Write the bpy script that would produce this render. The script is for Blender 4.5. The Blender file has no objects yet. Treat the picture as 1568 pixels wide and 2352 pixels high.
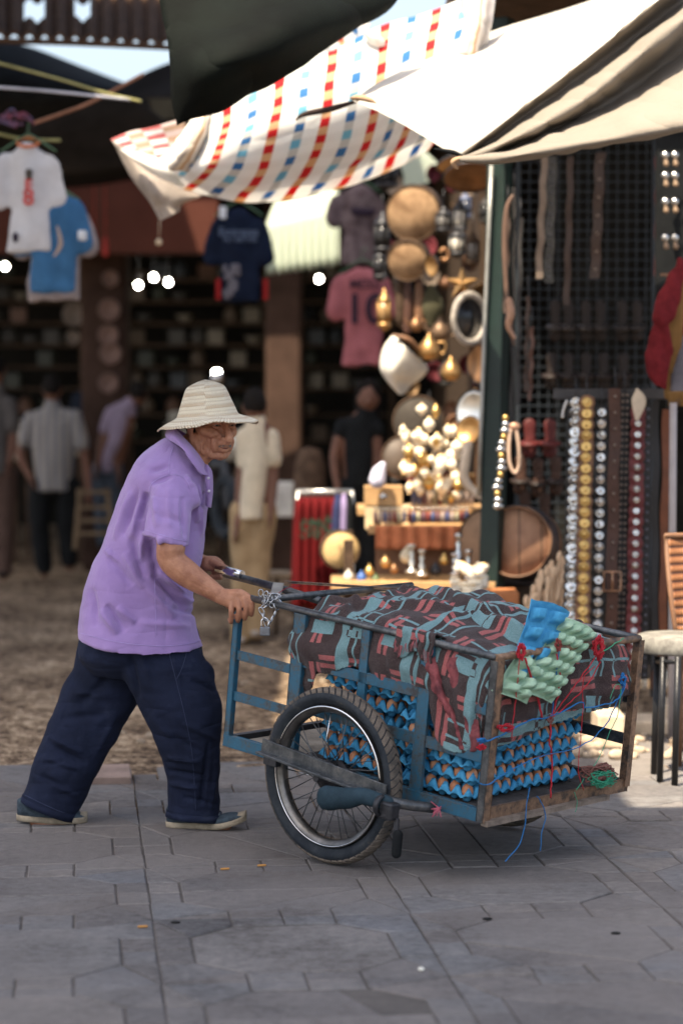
import bpy, bmesh, math, random
from math import sin, cos, pi, radians, atan, hypot, sqrt, exp
from mathutils import Vector, Matrix, Quaternion, noise
random.seed(7)
C = bpy.context.scene.collection
S = bpy.context.scene
# ---------------------------------------------------------------- camera, sky, sun, exposure
F = 5553.0; TH = atan(296/F); CAMH = 1.65            # focal length in px of a 1568 x 2352 picture, pitch, eye height
cam = bpy.data.cameras.new('camera'); camo = bpy.data.objects.new('camera', cam); C.objects.link(camo)
camo.location = (0, 0, CAMH); camo.rotation_euler = (pi/2-TH, 0, 0)
cam.sensor_fit = 'VERTICAL'; cam.sensor_height = 36; cam.lens = F/2352*36
cam.clip_end = 400; cam.clip_start = .1
cam.dof.use_dof = True; cam.dof.focus_distance = 8.55; cam.dof.aperture_fstop = 1.65
S.camera = camo
KX, KY = -.32, -.46                                  # towards the sun: horizontal run per metre of height
sd = Vector((KX, KY, 1)).normalized()
w = bpy.data.worlds.new('World'); S.world = w; w.use_nodes = True
nt = w.node_tree; bg = nt.nodes['Background']; sky = nt.nodes.new('ShaderNodeTexSky')
sky.sky_type = 'NISHITA'; sky.sun_disc = False
sky.sun_elevation = math.asin(sd.z); sky.sun_rotation = math.atan2(sd.x, sd.y)
sky.dust_density = 4.0
hs = nt.nodes.new('ShaderNodeHueSaturation'); hs.inputs['Saturation'].default_value = .78; nt.links.new(sky.outputs[0], hs.inputs['Color']); nt.links.new(hs.outputs[0], bg.inputs[0]); bg.inputs[1].default_value = .125
sl = bpy.data.lights.new('sun', 'SUN'); sl.energy = 4.9; sl.angle = radians(.5); sl.color = (1, .87, .67)
so = bpy.data.objects.new('sun', sl); C.objects.link(so); so.rotation_euler = sd.to_track_quat('Z', 'Y').to_euler()
S.view_settings.view_transform = 'Standard'; S.view_settings.look = 'None'; S.view_settings.exposure = 1.42
S.view_settings.gamma = 1
# ---------------------------------------------------------------- picture helpers: a pixel and a distance give a point
def P(x, y, d):
    xr = (x-784)/F; yr = (1176-y)/F
    Y = cos(TH)+yr*sin(TH); Z = -sin(TH)+yr*cos(TH); t = d/Y
    return Vector((xr*t, d, CAMH+Z*t))
def G(x, y):
    xr = (x-784)/F; yr = (1176-y)/F
    Y = cos(TH)+yr*sin(TH); Z = -sin(TH)+yr*cos(TH); t = -CAMH/Z
    return Vector((xr*t, Y*t, 0))
def proj(v):
    y, z = v.y, v.z-CAMH
    dep = y*cos(TH)-z*sin(TH); up = y*sin(TH)+z*cos(TH)
    return 784+F*v.x/dep, 1176-F*up/dep
# ---------------------------------------------------------------- materials
MATS = {}
def nodes(m): return m.node_tree.nodes, m.node_tree.links
def mat(name, col, rough=.7, metal=0, var=.25, scale=8, bump=.15, bscale=60, trans=0, spec=.4, col2=None, emit=0, detail=5, sheen=0):
    if name in MATS: return MATS[name]
    m = bpy.data.materials.new(name); m.use_nodes = True; MATS[name] = m
    n, l = nodes(m); b = n['Principled BSDF']
    b.inputs['Roughness'].default_value = rough; b.inputs['Metallic'].default_value = metal
    b.inputs['Specular IOR Level'].default_value = spec if rough < .7 else .1
    if sheen: b.inputs['Sheen Weight'].default_value = sheen
    tc = n.new('ShaderNodeTexCoord')
    nz = n.new('ShaderNodeTexNoise'); nz.inputs['Scale'].default_value = scale; nz.inputs['Detail'].default_value = detail
    nz.inputs['Roughness'].default_value = .65
    l.new(tc.outputs['Object'], nz.inputs[0])
    rp = n.new('ShaderNodeValToRGB'); e = rp.color_ramp.elements
    c2 = col2 or tuple(c*(1-var) for c in col); c1 = tuple(min(1, c*(1+var*.6)) for c in col) if not col2 else col
    e[0].position = .35; e[0].color = (*c2, 1); e[1].position = .65; e[1].color = (*c1, 1)
    l.new(nz.outputs[0], rp.inputs[0]); l.new(rp.outputs[0], b.inputs['Base Color'])
    if bump:
        nb = n.new('ShaderNodeTexNoise'); nb.inputs['Scale'].default_value = bscale; nb.inputs['Detail'].default_value = 4
        l.new(tc.outputs['Object'], nb.inputs[0])
        bp = n.new('ShaderNodeBump'); bp.inputs['Strength'].default_value = bump; bp.inputs['Distance'].default_value = .01
        l.new(nb.outputs[0], bp.inputs['Height']); l.new(bp.outputs[0], b.inputs['Normal'])
    if trans:
        t = n.new('ShaderNodeBsdfTranslucent'); mx = n.new('ShaderNodeMixShader'); mx.inputs[0].default_value = trans
        l.new(rp.outputs[0], t.inputs[0]); l.new(b.outputs[0], mx.inputs[1]); l.new(t.outputs[0], mx.inputs[2])
        l.new(mx.outputs[0], n['Material Output'].inputs[0])
    if emit:
        b.inputs['Emission Color'].default_value = (*col, 1); b.inputs['Emission Strength'].default_value = emit
    return m
class NG:                                            # small maths helper for shader graphs
    def __init__(s, m): s.m = m; s.n, s.l = nodes(m)
    def put(s, sock, v):
        if hasattr(v, 'is_output') or isinstance(v, bpy.types.NodeSocket): s.l.new(v, sock)
        else: sock.default_value = v
    def M(s, op, a, b=0., c=0.):
        q = s.n.new('ShaderNodeMath'); q.operation = op
        s.put(q.inputs[0], a); s.put(q.inputs[1], b); s.put(q.inputs[2], c); return q.outputs[0]
    def mix(s, f, a, b):
        q = s.n.new('ShaderNodeMix'); q.data_type = 'RGBA'
        s.put(q.inputs[0], f); s.put(q.inputs[6], a if not isinstance(a, tuple) else (*a, 1)); s.put(q.inputs[7], b if not isinstance(b, tuple) else (*b, 1))
        return q.outputs[2]
    def uv(s):
        q = s.n.new('ShaderNodeUVMap'); q.uv_map = 'UVMap'; x = s.n.new('ShaderNodeSeparateXYZ'); s.l.new(q.outputs[0], x.inputs[0])
        return x.outputs[0], x.outputs[1]
    def noise(s, scale, detail=4, vec=None, rough=.6):
        q = s.n.new('ShaderNodeTexNoise'); q.inputs['Scale'].default_value = scale; q.inputs['Detail'].default_value = detail
        q.inputs['Roughness'].default_value = rough
        if vec is None:
            t = s.n.new('ShaderNodeTexCoord'); vec = t.outputs['Object']
        s.l.new(vec, q.inputs[0]); return q.outputs[0]
    def band(s, x, a, b):                            # 1 where a < x < b
        return s.M('MULTIPLY', s.M('GREATER_THAN', x, a), s.M('LESS_THAN', x, b))
    def ramp(s, x, pts):
        q = s.n.new('ShaderNodeValToRGB'); e = q.color_ramp.elements
        e[0].position = pts[0][0]; e[0].color = (*pts[0][1], 1); e[1].position = pts[-1][0]; e[1].color = (*pts[-1][1], 1)
        for p, c in pts[1:-1]:
            k = e.new(p); k.color = (*c, 1)
        s.l.new(x, q.inputs[0]); return q.outputs[0]
    def bump(s, h, st=.3, dist=.01):
        b = s.n.new('ShaderNodeBump'); b.inputs['Strength'].default_value = st; b.inputs['Distance'].default_value = dist
        s.l.new(h, b.inputs['Height']); s.l.new(b.outputs[0], s.n['Principled BSDF'].inputs['Normal'])
def blank(name, rough=.8):
    m = bpy.data.materials.new(name); m.use_nodes = True; MATS[name] = m
    m.node_tree.nodes['Principled BSDF'].inputs['Roughness'].default_value = rough
    if rough >= .75: m.node_tree.nodes['Principled BSDF'].inputs['Specular IOR Level'].default_value = .15
    return m, NG(m), m.node_tree.nodes['Principled BSDF']
# ---------------------------------------------------------------- object helpers
def tag(o, label=None, cat=None, group=None, kind=None):
    if label: o['label'] = label
    if cat: o['category'] = cat
    if group: o['group'] = group
    if kind: o['kind'] = kind
    return o
def thing(name, loc, label, cat, group=None, mtx=None):
    o = bpy.data.objects.new(name, None); C.objects.link(o)
    o.empty_display_size = .1
    if mtx is not None: o.matrix_basis = mtx
    else: o.location = loc
    return tag(o, label, cat, group)
def root_of(o):
    while o.parent: o = o.parent
    return o
def link_copy(o, parent=None, loc=None, label=None, group=None, rot=None):
    c = o.copy(); C.objects.link(c); c.parent = parent
    if loc is not None: c.location = loc
    if rot is not None: c.rotation_euler = rot
    if label: c['label'] = label
    if group: c['group'] = group
    for ch in [k for k in KIDS.get(o.name, [])]:
        KIDS.setdefault(c.name, []).append(link_copy(ch, c))
    return c
KIDS = {}
def basis(v):                                        # two vectors square to v
    v = v.normalized(); a = Vector((0, 0, 1)) if abs(v.z) < .9 else Vector((1, 0, 0))
    x = a.cross(v).normalized(); return x, v.cross(x).normalized()
def smoothpts(pts, k=4):
    """Catmull-Rom through tuples of floats / Vectors"""
    pts = [Vector(p) for p in pts]; out = []
    n = len(pts)
    for i in range(n-1):
        p0 = pts[max(i-1, 0)]; p1 = pts[i]; p2 = pts[i+1]; p3 = pts[min(i+2, n-1)]
        for j in range(k):
            t = j/k
            out.append(.5*((2*p1)+(p2-p0)*t+(2*p0-5*p1+4*p2-p3)*t*t+(3*p1-p0-3*p2+p3)*t**3))
    out.append(pts[-1]); return out
class MB:
    def __init__(s): s.bm = bmesh.new(); s.uv = None
    def ring_loft(s, rings, cap=True, closed=True, uv=None):
        R = [[s.bm.verts.new(p) for p in r] for r in rings]
        n = len(R[0]); m = n if closed else n-1
        if uv and s.uv is None: s.uv = s.bm.loops.layers.uv.new('UVMap')
        for i in range(len(R)-1):
            for j in range(m):
                k = (j+1) % n
                try: f = s.bm.faces.new((R[i][j], R[i][k], R[i+1][k], R[i+1][j]))
                except ValueError: continue
                f.smooth = True
                if uv:
                    for lp, (a, b) in zip(f.loops, ((i, j), (i, j+1), (i+1, j+1), (i+1, j))): lp[s.uv].uv = uv(a, b)
        if cap and closed:
            for r in (R[0], R[-1]):
                try: s.bm.faces.new(r)
                except ValueError: pass
        return s
    def limb(s, pts, rad, n=12, k=4, flat=None, fdir=None, caps=True):
        """tapered round limb with round ends; flat = thickness factor along fdir"""
        q = smoothpts([(*p, r) for p, r in zip(pts, rad)] if False else pts, k)
        rr = [v.x for v in smoothpts([(r, 0, 0) for r in rad], k)]
        rings = []; x = None
        for i, p in enumerate(q):
            t = (q[min(i+1, len(q)-1)]-q[max(i-1, 0)])
            if t.length < 1e-9: t = Vector((0, 0, 1))
            t.normalize()
            if fdir is not None: y = (Vector(fdir)-t*t.dot(Vector(fdir))).normalized(); x = y.cross(t)
            elif x is None: x, y = basis(t)
            else: x = (x-t*x.dot(t)).normalized(); y = t.cross(x)
            fl = flat or 1
            def ring(c, r): return [c+(x*cos(2*pi*j/n)+y*sin(2*pi*j/n)*fl)*r for j in range(n)]
            if i == 0 and caps:
                for a in (80, 55, 28): rings.append(ring(p-t*rr[0]*sin(radians(a))*.9, rr[0]*cos(radians(a))))
            rings.append(ring(p, max(rr[i], 1e-4)))
            if i == len(q)-1 and caps:
                for a in (28, 55, 80): rings.append(ring(p+t*rr[-1]*sin(radians(a))*.9, rr[-1]*cos(radians(a))))
        return s.ring_loft(rings)
    def tube(s, pts, r, n=8, k=1):
        return s.limb(pts, [r]*len(pts), n, k, caps=False)
    def box(s, c, sz, rot=None, bev=0):
        q = bmesh.ops.create_cube(s.bm, size=1)['verts']
        M = Matrix.Translation(c) @ (rot.to_4x4() if rot is not None else Matrix.Identity(4)) @ Matrix.Diagonal((*sz, 1))
        for v in q: v.co = M @ v.co
        if bev:
            ed = list({e for v in q for e in v.link_edges})
            bmesh.ops.bevel(s.bm, geom=ed, offset=bev, segments=2, affect='EDGES', profile=.5)
        return s
    def bar(s, a, b, w, h, up=Vector((0, 0, 1)), bev=.002):
        """flat or square bar from a to b, w across, h along up"""
        t = (b-a); L = t.length; t.normalize(); x = up.cross(t).normalized(); y = t.cross(x)
        rot = Matrix((x, t, y)).transposed()
        return s.box((a+b)/2, (w, L, h), rot, bev)
    def ball(s, c, r, n=16, rot=None):
        q = bmesh.ops.create_uvsphere(s.bm, u_segments=n, v_segments=max(6, n*2//3), radius=1)['verts']
        if not hasattr(r, '__len__'): r = (r, r, r)
        M = Matrix.Translation(c) @ (rot.to_4x4() if rot is not None else Matrix.Identity(4)) @ Matrix.Diagonal((*r, 1))
        for v in q:
            v.co = M @ v.co
            for f in v.link_faces: f.smooth = True
        return s
    def lathe(s, prof, c, axis=Vector((0, 0, 1)), n=24, closed_prof=False, x=None):
        a = axis.normalized(); X, Y = basis(a)
        rings = [[c+a*h+(X*cos(2*pi*j/n)+Y*sin(2*pi*j/n))*max(r, 1e-4) for j in range(n)] for r, h in prof]
        if closed_prof: rings.append(rings[0])
        return s.ring_loft(rings, cap=not closed_prof)
    def sheet(s, grid, k=6, uvs=(1, 1), closed=False):
        """smooth surface through a grid of points, uv in 0..1 times uvs"""
        rows = [smoothpts(r, k) for r in grid]
        cols = [smoothpts(c, k) for c in zip(*rows)]
        rings = [list(r) for r in zip(*cols)]
        nr, nc = len(rings)-1, len(rings[0])-1
        return s.ring_loft(rings, cap=False, closed=False, uv=lambda a, b: (b/nc*uvs[0], a/nr*uvs[1]))
    def build(s, name, m, parent=None, solid=0, remesh=0, smooth=0, disp=None, flat=False, local=False, label=None, cat=None, group=None, kind=None, subdiv=0):
        bmesh.ops.recalc_face_normals(s.bm, faces=s.bm.faces)
        me = bpy.data.meshes.new(name); s.bm.to_mesh(me); s.bm.free()
        o = bpy.data.objects.new(name, me); C.objects.link(o)
        mods = False
        if remesh:
            q = o.modifiers.new('r', 'REMESH'); q.mode = 'VOXEL'; q.voxel_size = remesh; q.use_smooth_shade = True; mods = True
        if smooth:
            q = o.modifiers.new('s', 'SMOOTH'); q.iterations = smooth; q.factor = .5; mods = True
        if solid:
            q = o.modifiers.new('t', 'SOLIDIFY'); q.thickness = solid; q.offset = 0; mods = True
        if subdiv:
            q = o.modifiers.new('d', 'SUBSURF'); q.levels = subdiv; q.render_levels = subdiv; mods = True
        if mods:
            bpy.context.view_layer.update()
            dg = bpy.context.evaluated_depsgraph_get()
            me2 = bpy.data.meshes.new_from_object(o.evaluated_get(dg)); o.modifiers.clear(); o.data = me2
            bpy.data.meshes.remove(me); me = me2; me.name = name
        if disp:
            nn = [v.normal.copy() for v in me.vertices]
            for v, q in zip(me.vertices, nn): v.co = disp(v.co.copy(), q)
        if remesh or not flat:
            pass
        if remesh: me.shade_smooth()
        if flat: me.shade_flat()
        for mm in (m if isinstance(m, (list, tuple)) else [m]): me.materials.append(mm)
        if parent is not None:
            o.parent = parent; KIDS.setdefault(parent.name, []).append(o)
            if not local:
                me.transform(root_of(parent).matrix_basis.inverted())
        elif not local and kind != 'structure':
            xs = [v.co for v in me.vertices]
            c = Vector(((min(p.x for p in xs)+max(p.x for p in xs))/2, (min(p.y for p in xs)+max(p.y for p in xs))/2, min(p.z for p in xs)))
            me.transform(Matrix.Translation(-c)); o.location = c
        return tag(o, label, cat, group, kind)
def folds(lst):
    """cloth creases: pixel segments (x1,y1,x2,y2,width,height)"""
    def f(co, n, damp=1):
        x, y = proj(co); s = 0
        for x1, y1, x2, y2, w, a in lst:
            dx, dy = x2-x1, y2-y1; L = dx*dx+dy*dy
            t = max(-.15, min(1.15, ((x-x1)*dx+(y-y1)*dy)/L))
            d2 = (x-x1-t*dx)**2+(y-y1-t*dy)**2
            if d2 < w*w*9:
                e = 1 if 0 <= t <= 1 else 1
                s += a*exp(-d2/(w*w))*(sin(pi*max(0, min(1, t)))**.5 if 0 < t < 1 else .0)
        return co+n*s
    return f
def rnd(a, b): return random.uniform(a, b)
def nz3(co, s): return noise.noise(Vector(co)*s)
# ---------------------------------------------------------------- common materials
WOODK = mat('pale_wood', (.42, .28, .15), .7, var=.3)
DARKW = mat('dark_wood', (.07, .045, .03), .7, var=.4)
BLACK = mat('black_cloth', (.012, .013, .014), .9, var=.3)
IRON = mat('dark_iron', (.045, .045, .05), .45, .6, var=.4, bump=.3)
# ---------------------------------------------------------------- ground: dirt street, slab paving
m, g, b = blank('dirt', .95)
tcn = g.n.new('ShaderNodeTexCoord'); mp = g.n.new('ShaderNodeMapping'); g.l.new(tcn.outputs['Object'], mp.inputs[0])
n1 = g.noise(1.1, 6); n2 = g.noise(13, 5, rough=.8); n3 = g.noise(55, 4)
f = g.M('ADD', g.M('MULTIPLY', n1, .25), g.M('ADD', g.M('MULTIPLY', n2, .55), g.M('MULTIPLY', n3, .25)))
g.put(b.inputs['Base Color'], g.ramp(f, [(.455, (.045, .030, .021)), (.505, (.16, .108, .07)), (.55, (.28, .20, .13)), (.61, (.52, .40, .28))]))
g.bump(g.M('ADD', n2, n3), .7, .03)
DIRT = m
mb = MB(); X0, X1, Y0, Y1 = -7, 9, 9.2, 30
nx, ny = 160, 210
def gz(x, y):
    a = noise.noise(Vector((x*2.2, y*2.2, 0)))*.012+abs(noise.noise(Vector((x*9, y*9, 3))))*.045
    return -.012+a*min(1, max(0, (y-9.6)/2))
mb.ring_loft([[Vector((X0+(X1-X0)*i/nx, Y0+(Y1-Y0)*j/ny, gz(X0+(X1-X0)*i/nx, Y0+(Y1-Y0)*j/ny))) for i in range(nx+1)] for j in range(ny+1)], cap=False, closed=False)
mb.build('dirt_street', DIRT, kind='structure')
m, g, b = blank('joint_dust', .95)
g.put(b.inputs['Base Color'], g.ramp(g.noise(6, 6), [(.35, (.085, .076, .070)), (.7, (.15, .132, .12))]))
g.bump(g.noise(150), .5, .01)
mb = MB()
mb.box(Vector((0, 0, -.55)), (400, 400, 1.0))
mb.build('ground', m, kind='structure')
mb = MB()
mb.ring_loft([[Vector((-9, y, -.0048)), Vector((-3, y, -.0048)), Vector((.9, y, -.0048)), Vector((3, y, -.0048)), Vector((9, y, -.0048))] for y in (-6, 0, 5, 9.19)], cap=False, closed=False)
mb.build('paving_bed', m, kind='structure')
# paving slabs
m, g, b = blank('paving_stone', .88)
at = g.n.new('ShaderNodeAttribute'); at.attribute_name = 'tone'
n1 = g.noise(2.4, 7, rough=.7); n2 = g.noise(26, 6, rough=.75); n3 = g.noise(240, 3)
base = g.ramp(at.outputs['Fac'], [(0, (.150, .146, .150)), (.3, (.195, .180, .175)), (.6, (.195, .197, .205)), (.85, (.235, .218, .208)), (1, (.175, .185, .205))])
dirt = g.ramp(g.M('ADD', g.M('MULTIPLY', n1, .5), g.M('MULTIPLY', n2, .5)), [(.36, (.42, .38, .36)), (.5, (.84, .82, .80)), (.62, (1.18, 1.13, 1.08))])
mu = g.n.new('ShaderNodeMix'); mu.data_type = 'RGBA'; mu.blend_type = 'MULTIPLY'; mu.inputs[0].default_value = 1
g.l.new(base, mu.inputs[6]); g.l.new(dirt, mu.inputs[7])
# worn dark stains with their own outline, and the dust lying in the lows
st = g.ramp(g.noise(.55, 5, rough=.7), [(.60, (0, 0, 0)), (.72, (1, 1, 1))])
col = g.mix(g.M('MULTIPLY', st, .45), mu.outputs[2], (.06, .055, .055))
du = g.ramp(g.noise(.8, 6, rough=.62), [(.40, (0, 0, 0)), (.58, (1, 1, 1))])
col = g.mix(g.M('MULTIPLY', du, .6), col, (.215, .19, .175))
g.put(b.inputs['Base Color'], col)
g.bump(g.M('ADD', g.M('MULTIPLY', n2, 1.4), g.M('MULTIPLY', n3, .6)), .8, .009)
PAVE = m
bm = bmesh.new(); lay = bm.loops.layers.float_color.new('tone')
A = radians(6.2); ex = Vector((cos(A), sin(A), 0)); ey = Vector((-sin(A), cos(A), 0)); org = Vector((.128, 8.25, 0)); CELL = .80
oct_ = [(.30, .13), (.70, .13), (.87, .30), (.87, .70), (.70, .87), (.30, .87), (.13, .70), (.13, .30)]
def cell_polys(i, j):
    r = random.Random(i*131+j*17)
    out = []
    k = r.random()
    if k < .35: out.append(oct_)
    elif k < .7:
        out.append(oct_[:3]+oct_[7:]+[]) if False else out.append([oct_[0], oct_[1], oct_[2], (.87, .5), (.13, .5), oct_[7]])
        out.append([(.13, .5), (.87, .5), oct_[3], oct_[4], oct_[5], oct_[6]])
    else:
        out.append([oct_[0], (.5, .13), (.5, .87), oct_[5], oct_[6], oct_[7]])
        out.append([(.5, .13), oct_[1], oct_[2], oct_[3], oct_[4], (.5, .87)])
    def rot(p, q):
        for _ in range(q): p = [(y, 1-x) for x, y in p]
        return p
    if r.random() < .85:                                # some slabs are cut again
        big = out.pop(0); c = sum((Vector(p) for p in big), Vector((0, 0)))/len(big); n = len(big); k0 = r.randrange(n)
        h = n//2
        out.append([big[(k0+q) % n] for q in range(h+1)]); out.append([big[(k0+h+q) % n] for q in range(n-h+1)])
    for q in range(4):
        out.append(rot([(.30, 0), (.5, 0), (.5, .13), (.30, .13)], q)); out.append(rot([(.5, 0), (.70, 0), (.70, .13), (.5, .13)], q))
        out.append(rot([(0, 0), (.30, 0), (.30, .13)], q)); out.append(rot([(0, 0), (.30, .13), (.13, .30), (0, .30)], q))
    return out
def inset(poly, d):
    n = len(poly); out = []
    for i in range(n):
        p0, p1, p2 = (Vector(poly[(i+k) % n]) for k in (-1, 0, 1))
        a = (p1-p0).normalized(); c = (p2-p1).normalized()
        n1 = Vector((-a.y, a.x)); n2 = Vector((-c.y, c.x)); s = (n1+n2)
        s = s/max(.35, s.dot(n1)) if s.length > 1e-6 else n1
        out.append(p1+s*d)
    return out
for i in range(-12, 12):
    for j in range(-13, 5):
        pl = cell_polys(i, j)
        for q, poly in enumerate(pl):
            r = random.Random(i*977+j*31+q*7)
            c = sum((Vector(p) for p in poly), Vector((0, 0)))/len(poly)
            wc = org+ex*((c.x+i)*CELL)+ey*((c.y+j)*CELL)
            lim = 10.25 if wc.x < .75 else 11.9
            if wc.y > lim+r.uniform(-.12, .12) or wc.y < -3: continue
            w2 = [Vector(((p[0]+i)*CELL, (p[1]+j)*CELL)) for p in poly]
            area = sum(w2[k].x*w2[(k+1) % len(w2)].y-w2[(k+1) % len(w2)].x*w2[k].y for k in range(len(w2)))
            if area < 0: w2 = w2[::-1]
            z = r.uniform(-.0025, .002); tx, ty = r.uniform(-.006, .006), r.uniform(-.006, .006)
            gap = .0018+.0026*r.random()**2
            lo = inset(w2, gap); hi = inset(w2, gap+.004)
            def W(p, zz): return org+ex*p.x+ey*p.y+Vector((0, 0, zz))
            vl = [bm.verts.new(W(p, -.02)) for p in lo]; vm = [bm.verts.new(W(p, z-.004+(p.x-w2[0].x)*tx)) for p in lo]
            vh = [bm.verts.new(W(p, z+(p.x-w2[0].x)*tx+(p.y-w2[0].y)*ty)) for p in hi]
            t = r.random(); n = len(lo); fs = [bm.faces.new(vh)]
            for k in range(n):
                fs.append(bm.faces.new((vm[k], vm[(k+1) % n], vh[(k+1) % n], vh[k])))
                fs.append(bm.faces.new((vl[k], vl[(k+1) % n], vm[(k+1) % n], vm[k])))
            for fc in fs:
                for lp in fc.loops: lp[lay] = (t, t, t, 1)
me = bpy.data.meshes.new('paving'); bm.to_mesh(me); bm.free(); me.materials.append(PAVE)
o = bpy.data.objects.new('paving', me); C.objects.link(o); o['kind'] = 'structure'
# loose slab and litter
mb = MB(); p = G(245, 1790)
mb.box(p+Vector((0, 0, .02)), (.20, .26, .035), Matrix.Rotation(.12, 3, 'Z') @ Matrix.Rotation(.05, 3, 'X'), .005)
o = mb.build('loose_slab', mat('slab', (.27, .20, .17), .9), label='loose pinkish paving slab lying at the edge of the dirt behind the man', cat='slab')
LIT = [(517, 2000, (.5, .25, .08), 'orange cigarette butt on the paving below the wheel, left of a second butt'), (601, 1992, (.5, .25, .08), 'orange cigarette butt on the paving nearest the bottom of the wheel'), (328, 2133, (.5, .25, .08), 'orange cigarette butt lying on a paving joint at lower left'),
       (967, 2229, (.7, .68, .6), 'small white pebble on the paving, front middle'), (1118, 2113, (.02, .02, .02), 'dark flattened scrap on the paving below the cart'), (1413, 2146, (.02, .02, .02), 'dark stone on the paving at lower right'), (403, 2121, (.02, .02, .03), 'small dark scrap on the paving at lower left')]
for x, y, c, lb in LIT:
    p = G(x, y); mb = MB()
    if c[0] == .5: mb.limb([p+Vector((-.012, 0, .006)), p+Vector((.012, .006, .006))], [.004, .004], 8)
    else: mb.ball(p+Vector((0, 0, .004)), (.016 if c[0] < .1 else .010, .01, .006 if c[0] > .1 else .004), 8)
    mb.build('cigarette_butt' if c[0] == .5 else 'pebble' if c[0] > .6 else 'scrap', mat('lit%g' % c[0], c, .8), label=lb, cat='litter')
for k in range(26):                                   # rubble on the dirt
    x = rnd(20, 1500); y = rnd(1560, 1775) if k % 2 else rnd(1660, 1775); p = G(x, y)
    mb = MB(); r = rnd(.012, .035); mb.ball(p+Vector((0, 0, r*.3)), (r, r*rnd(.6, 1), r*rnd(.5, .8)), 8)
    mb.build('stone', mat('rubble', (.30, .24, .18), .9, scale=30), disp=lambda co, n: co+n*nz3(co, 40)*.008, label='small stone lying loose on the dirt behind the cart', cat='stone', group='stones on the dirt')
# ---------------------------------------------------------------- back arcade
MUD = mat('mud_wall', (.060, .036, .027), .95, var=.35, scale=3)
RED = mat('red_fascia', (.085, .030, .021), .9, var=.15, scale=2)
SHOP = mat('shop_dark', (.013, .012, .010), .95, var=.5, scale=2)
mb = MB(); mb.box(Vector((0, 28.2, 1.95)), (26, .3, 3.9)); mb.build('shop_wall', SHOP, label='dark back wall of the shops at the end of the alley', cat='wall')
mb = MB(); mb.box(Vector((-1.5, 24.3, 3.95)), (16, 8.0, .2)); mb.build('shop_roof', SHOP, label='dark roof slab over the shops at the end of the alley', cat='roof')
a, c2 = P(-200, 405, 20.6), P(502, 582, 20.6)
mb = MB(); mb.box(Vector(((a.x+c2.x)/2, 20.7, (a.z+c2.z)/2)), (c2.x-a.x, .2, a.z-c2.z), None, .01)
mb.build('shop_fascia', RED, label='reddish brown painted fascia board above the dark shops on the left', cat='fascia')
a, c2 = P(500, 405, 20.6), P(790, 560, 20.6)
mb = MB(); mb.box(Vector(((a.x+c2.x)/2+.1, 20.85, (a.z+c2.z)/2+.4)), (c2.x-a.x+.1, .2, .6), None, .01)
mb.build('shop_beam', SHOP, label='dark beam above the shops behind the navy jersey', cat='beam')
for x0, x1, lb in ((188, 292, 'brown mud plaster pillar hung with plates at the back, left of the straw hat'), (610, 692, 'brown mud plaster pillar at the back, right of the navy jersey')):
    a, c2 = P(x0, 560, 21.2), P(x1, 560, 21.2)
    mb = MB(); mb.box(Vector(((a.x+c2.x)/2, 21.3, 1.65)), (c2.x-a.x, .35, 3.3), None, .03)
    mb.build('pillar', MUD, label=lb, cat='pillar')
# shelves and the stock on them
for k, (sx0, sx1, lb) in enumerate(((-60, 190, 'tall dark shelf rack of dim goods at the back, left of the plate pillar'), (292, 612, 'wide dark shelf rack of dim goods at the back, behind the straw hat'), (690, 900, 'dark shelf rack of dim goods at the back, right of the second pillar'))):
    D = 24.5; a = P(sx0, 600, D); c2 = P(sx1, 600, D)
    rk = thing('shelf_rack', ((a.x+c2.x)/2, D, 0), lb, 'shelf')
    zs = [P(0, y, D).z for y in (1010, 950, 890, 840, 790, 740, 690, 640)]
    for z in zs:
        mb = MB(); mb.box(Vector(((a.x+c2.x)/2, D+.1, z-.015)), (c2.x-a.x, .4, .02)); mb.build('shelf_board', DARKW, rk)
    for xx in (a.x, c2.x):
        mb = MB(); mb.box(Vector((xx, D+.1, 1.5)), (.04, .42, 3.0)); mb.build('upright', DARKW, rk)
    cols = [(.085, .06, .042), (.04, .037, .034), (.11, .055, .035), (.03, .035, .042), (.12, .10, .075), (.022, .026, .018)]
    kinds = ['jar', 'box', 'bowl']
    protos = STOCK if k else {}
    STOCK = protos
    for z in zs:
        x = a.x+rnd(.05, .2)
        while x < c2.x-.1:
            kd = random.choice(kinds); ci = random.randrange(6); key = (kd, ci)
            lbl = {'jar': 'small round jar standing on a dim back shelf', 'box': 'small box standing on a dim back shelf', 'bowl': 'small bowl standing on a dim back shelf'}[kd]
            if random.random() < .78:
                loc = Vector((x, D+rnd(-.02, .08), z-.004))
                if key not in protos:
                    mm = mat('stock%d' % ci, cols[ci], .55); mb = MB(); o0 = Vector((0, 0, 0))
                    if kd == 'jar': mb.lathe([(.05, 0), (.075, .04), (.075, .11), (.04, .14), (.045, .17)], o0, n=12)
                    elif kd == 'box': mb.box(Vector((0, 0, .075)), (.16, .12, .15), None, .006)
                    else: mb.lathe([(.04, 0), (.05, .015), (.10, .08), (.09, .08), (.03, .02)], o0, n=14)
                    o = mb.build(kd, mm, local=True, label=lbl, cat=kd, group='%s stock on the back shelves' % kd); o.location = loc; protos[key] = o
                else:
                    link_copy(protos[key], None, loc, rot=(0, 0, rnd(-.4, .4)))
            x += rnd(.17, .27)
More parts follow.
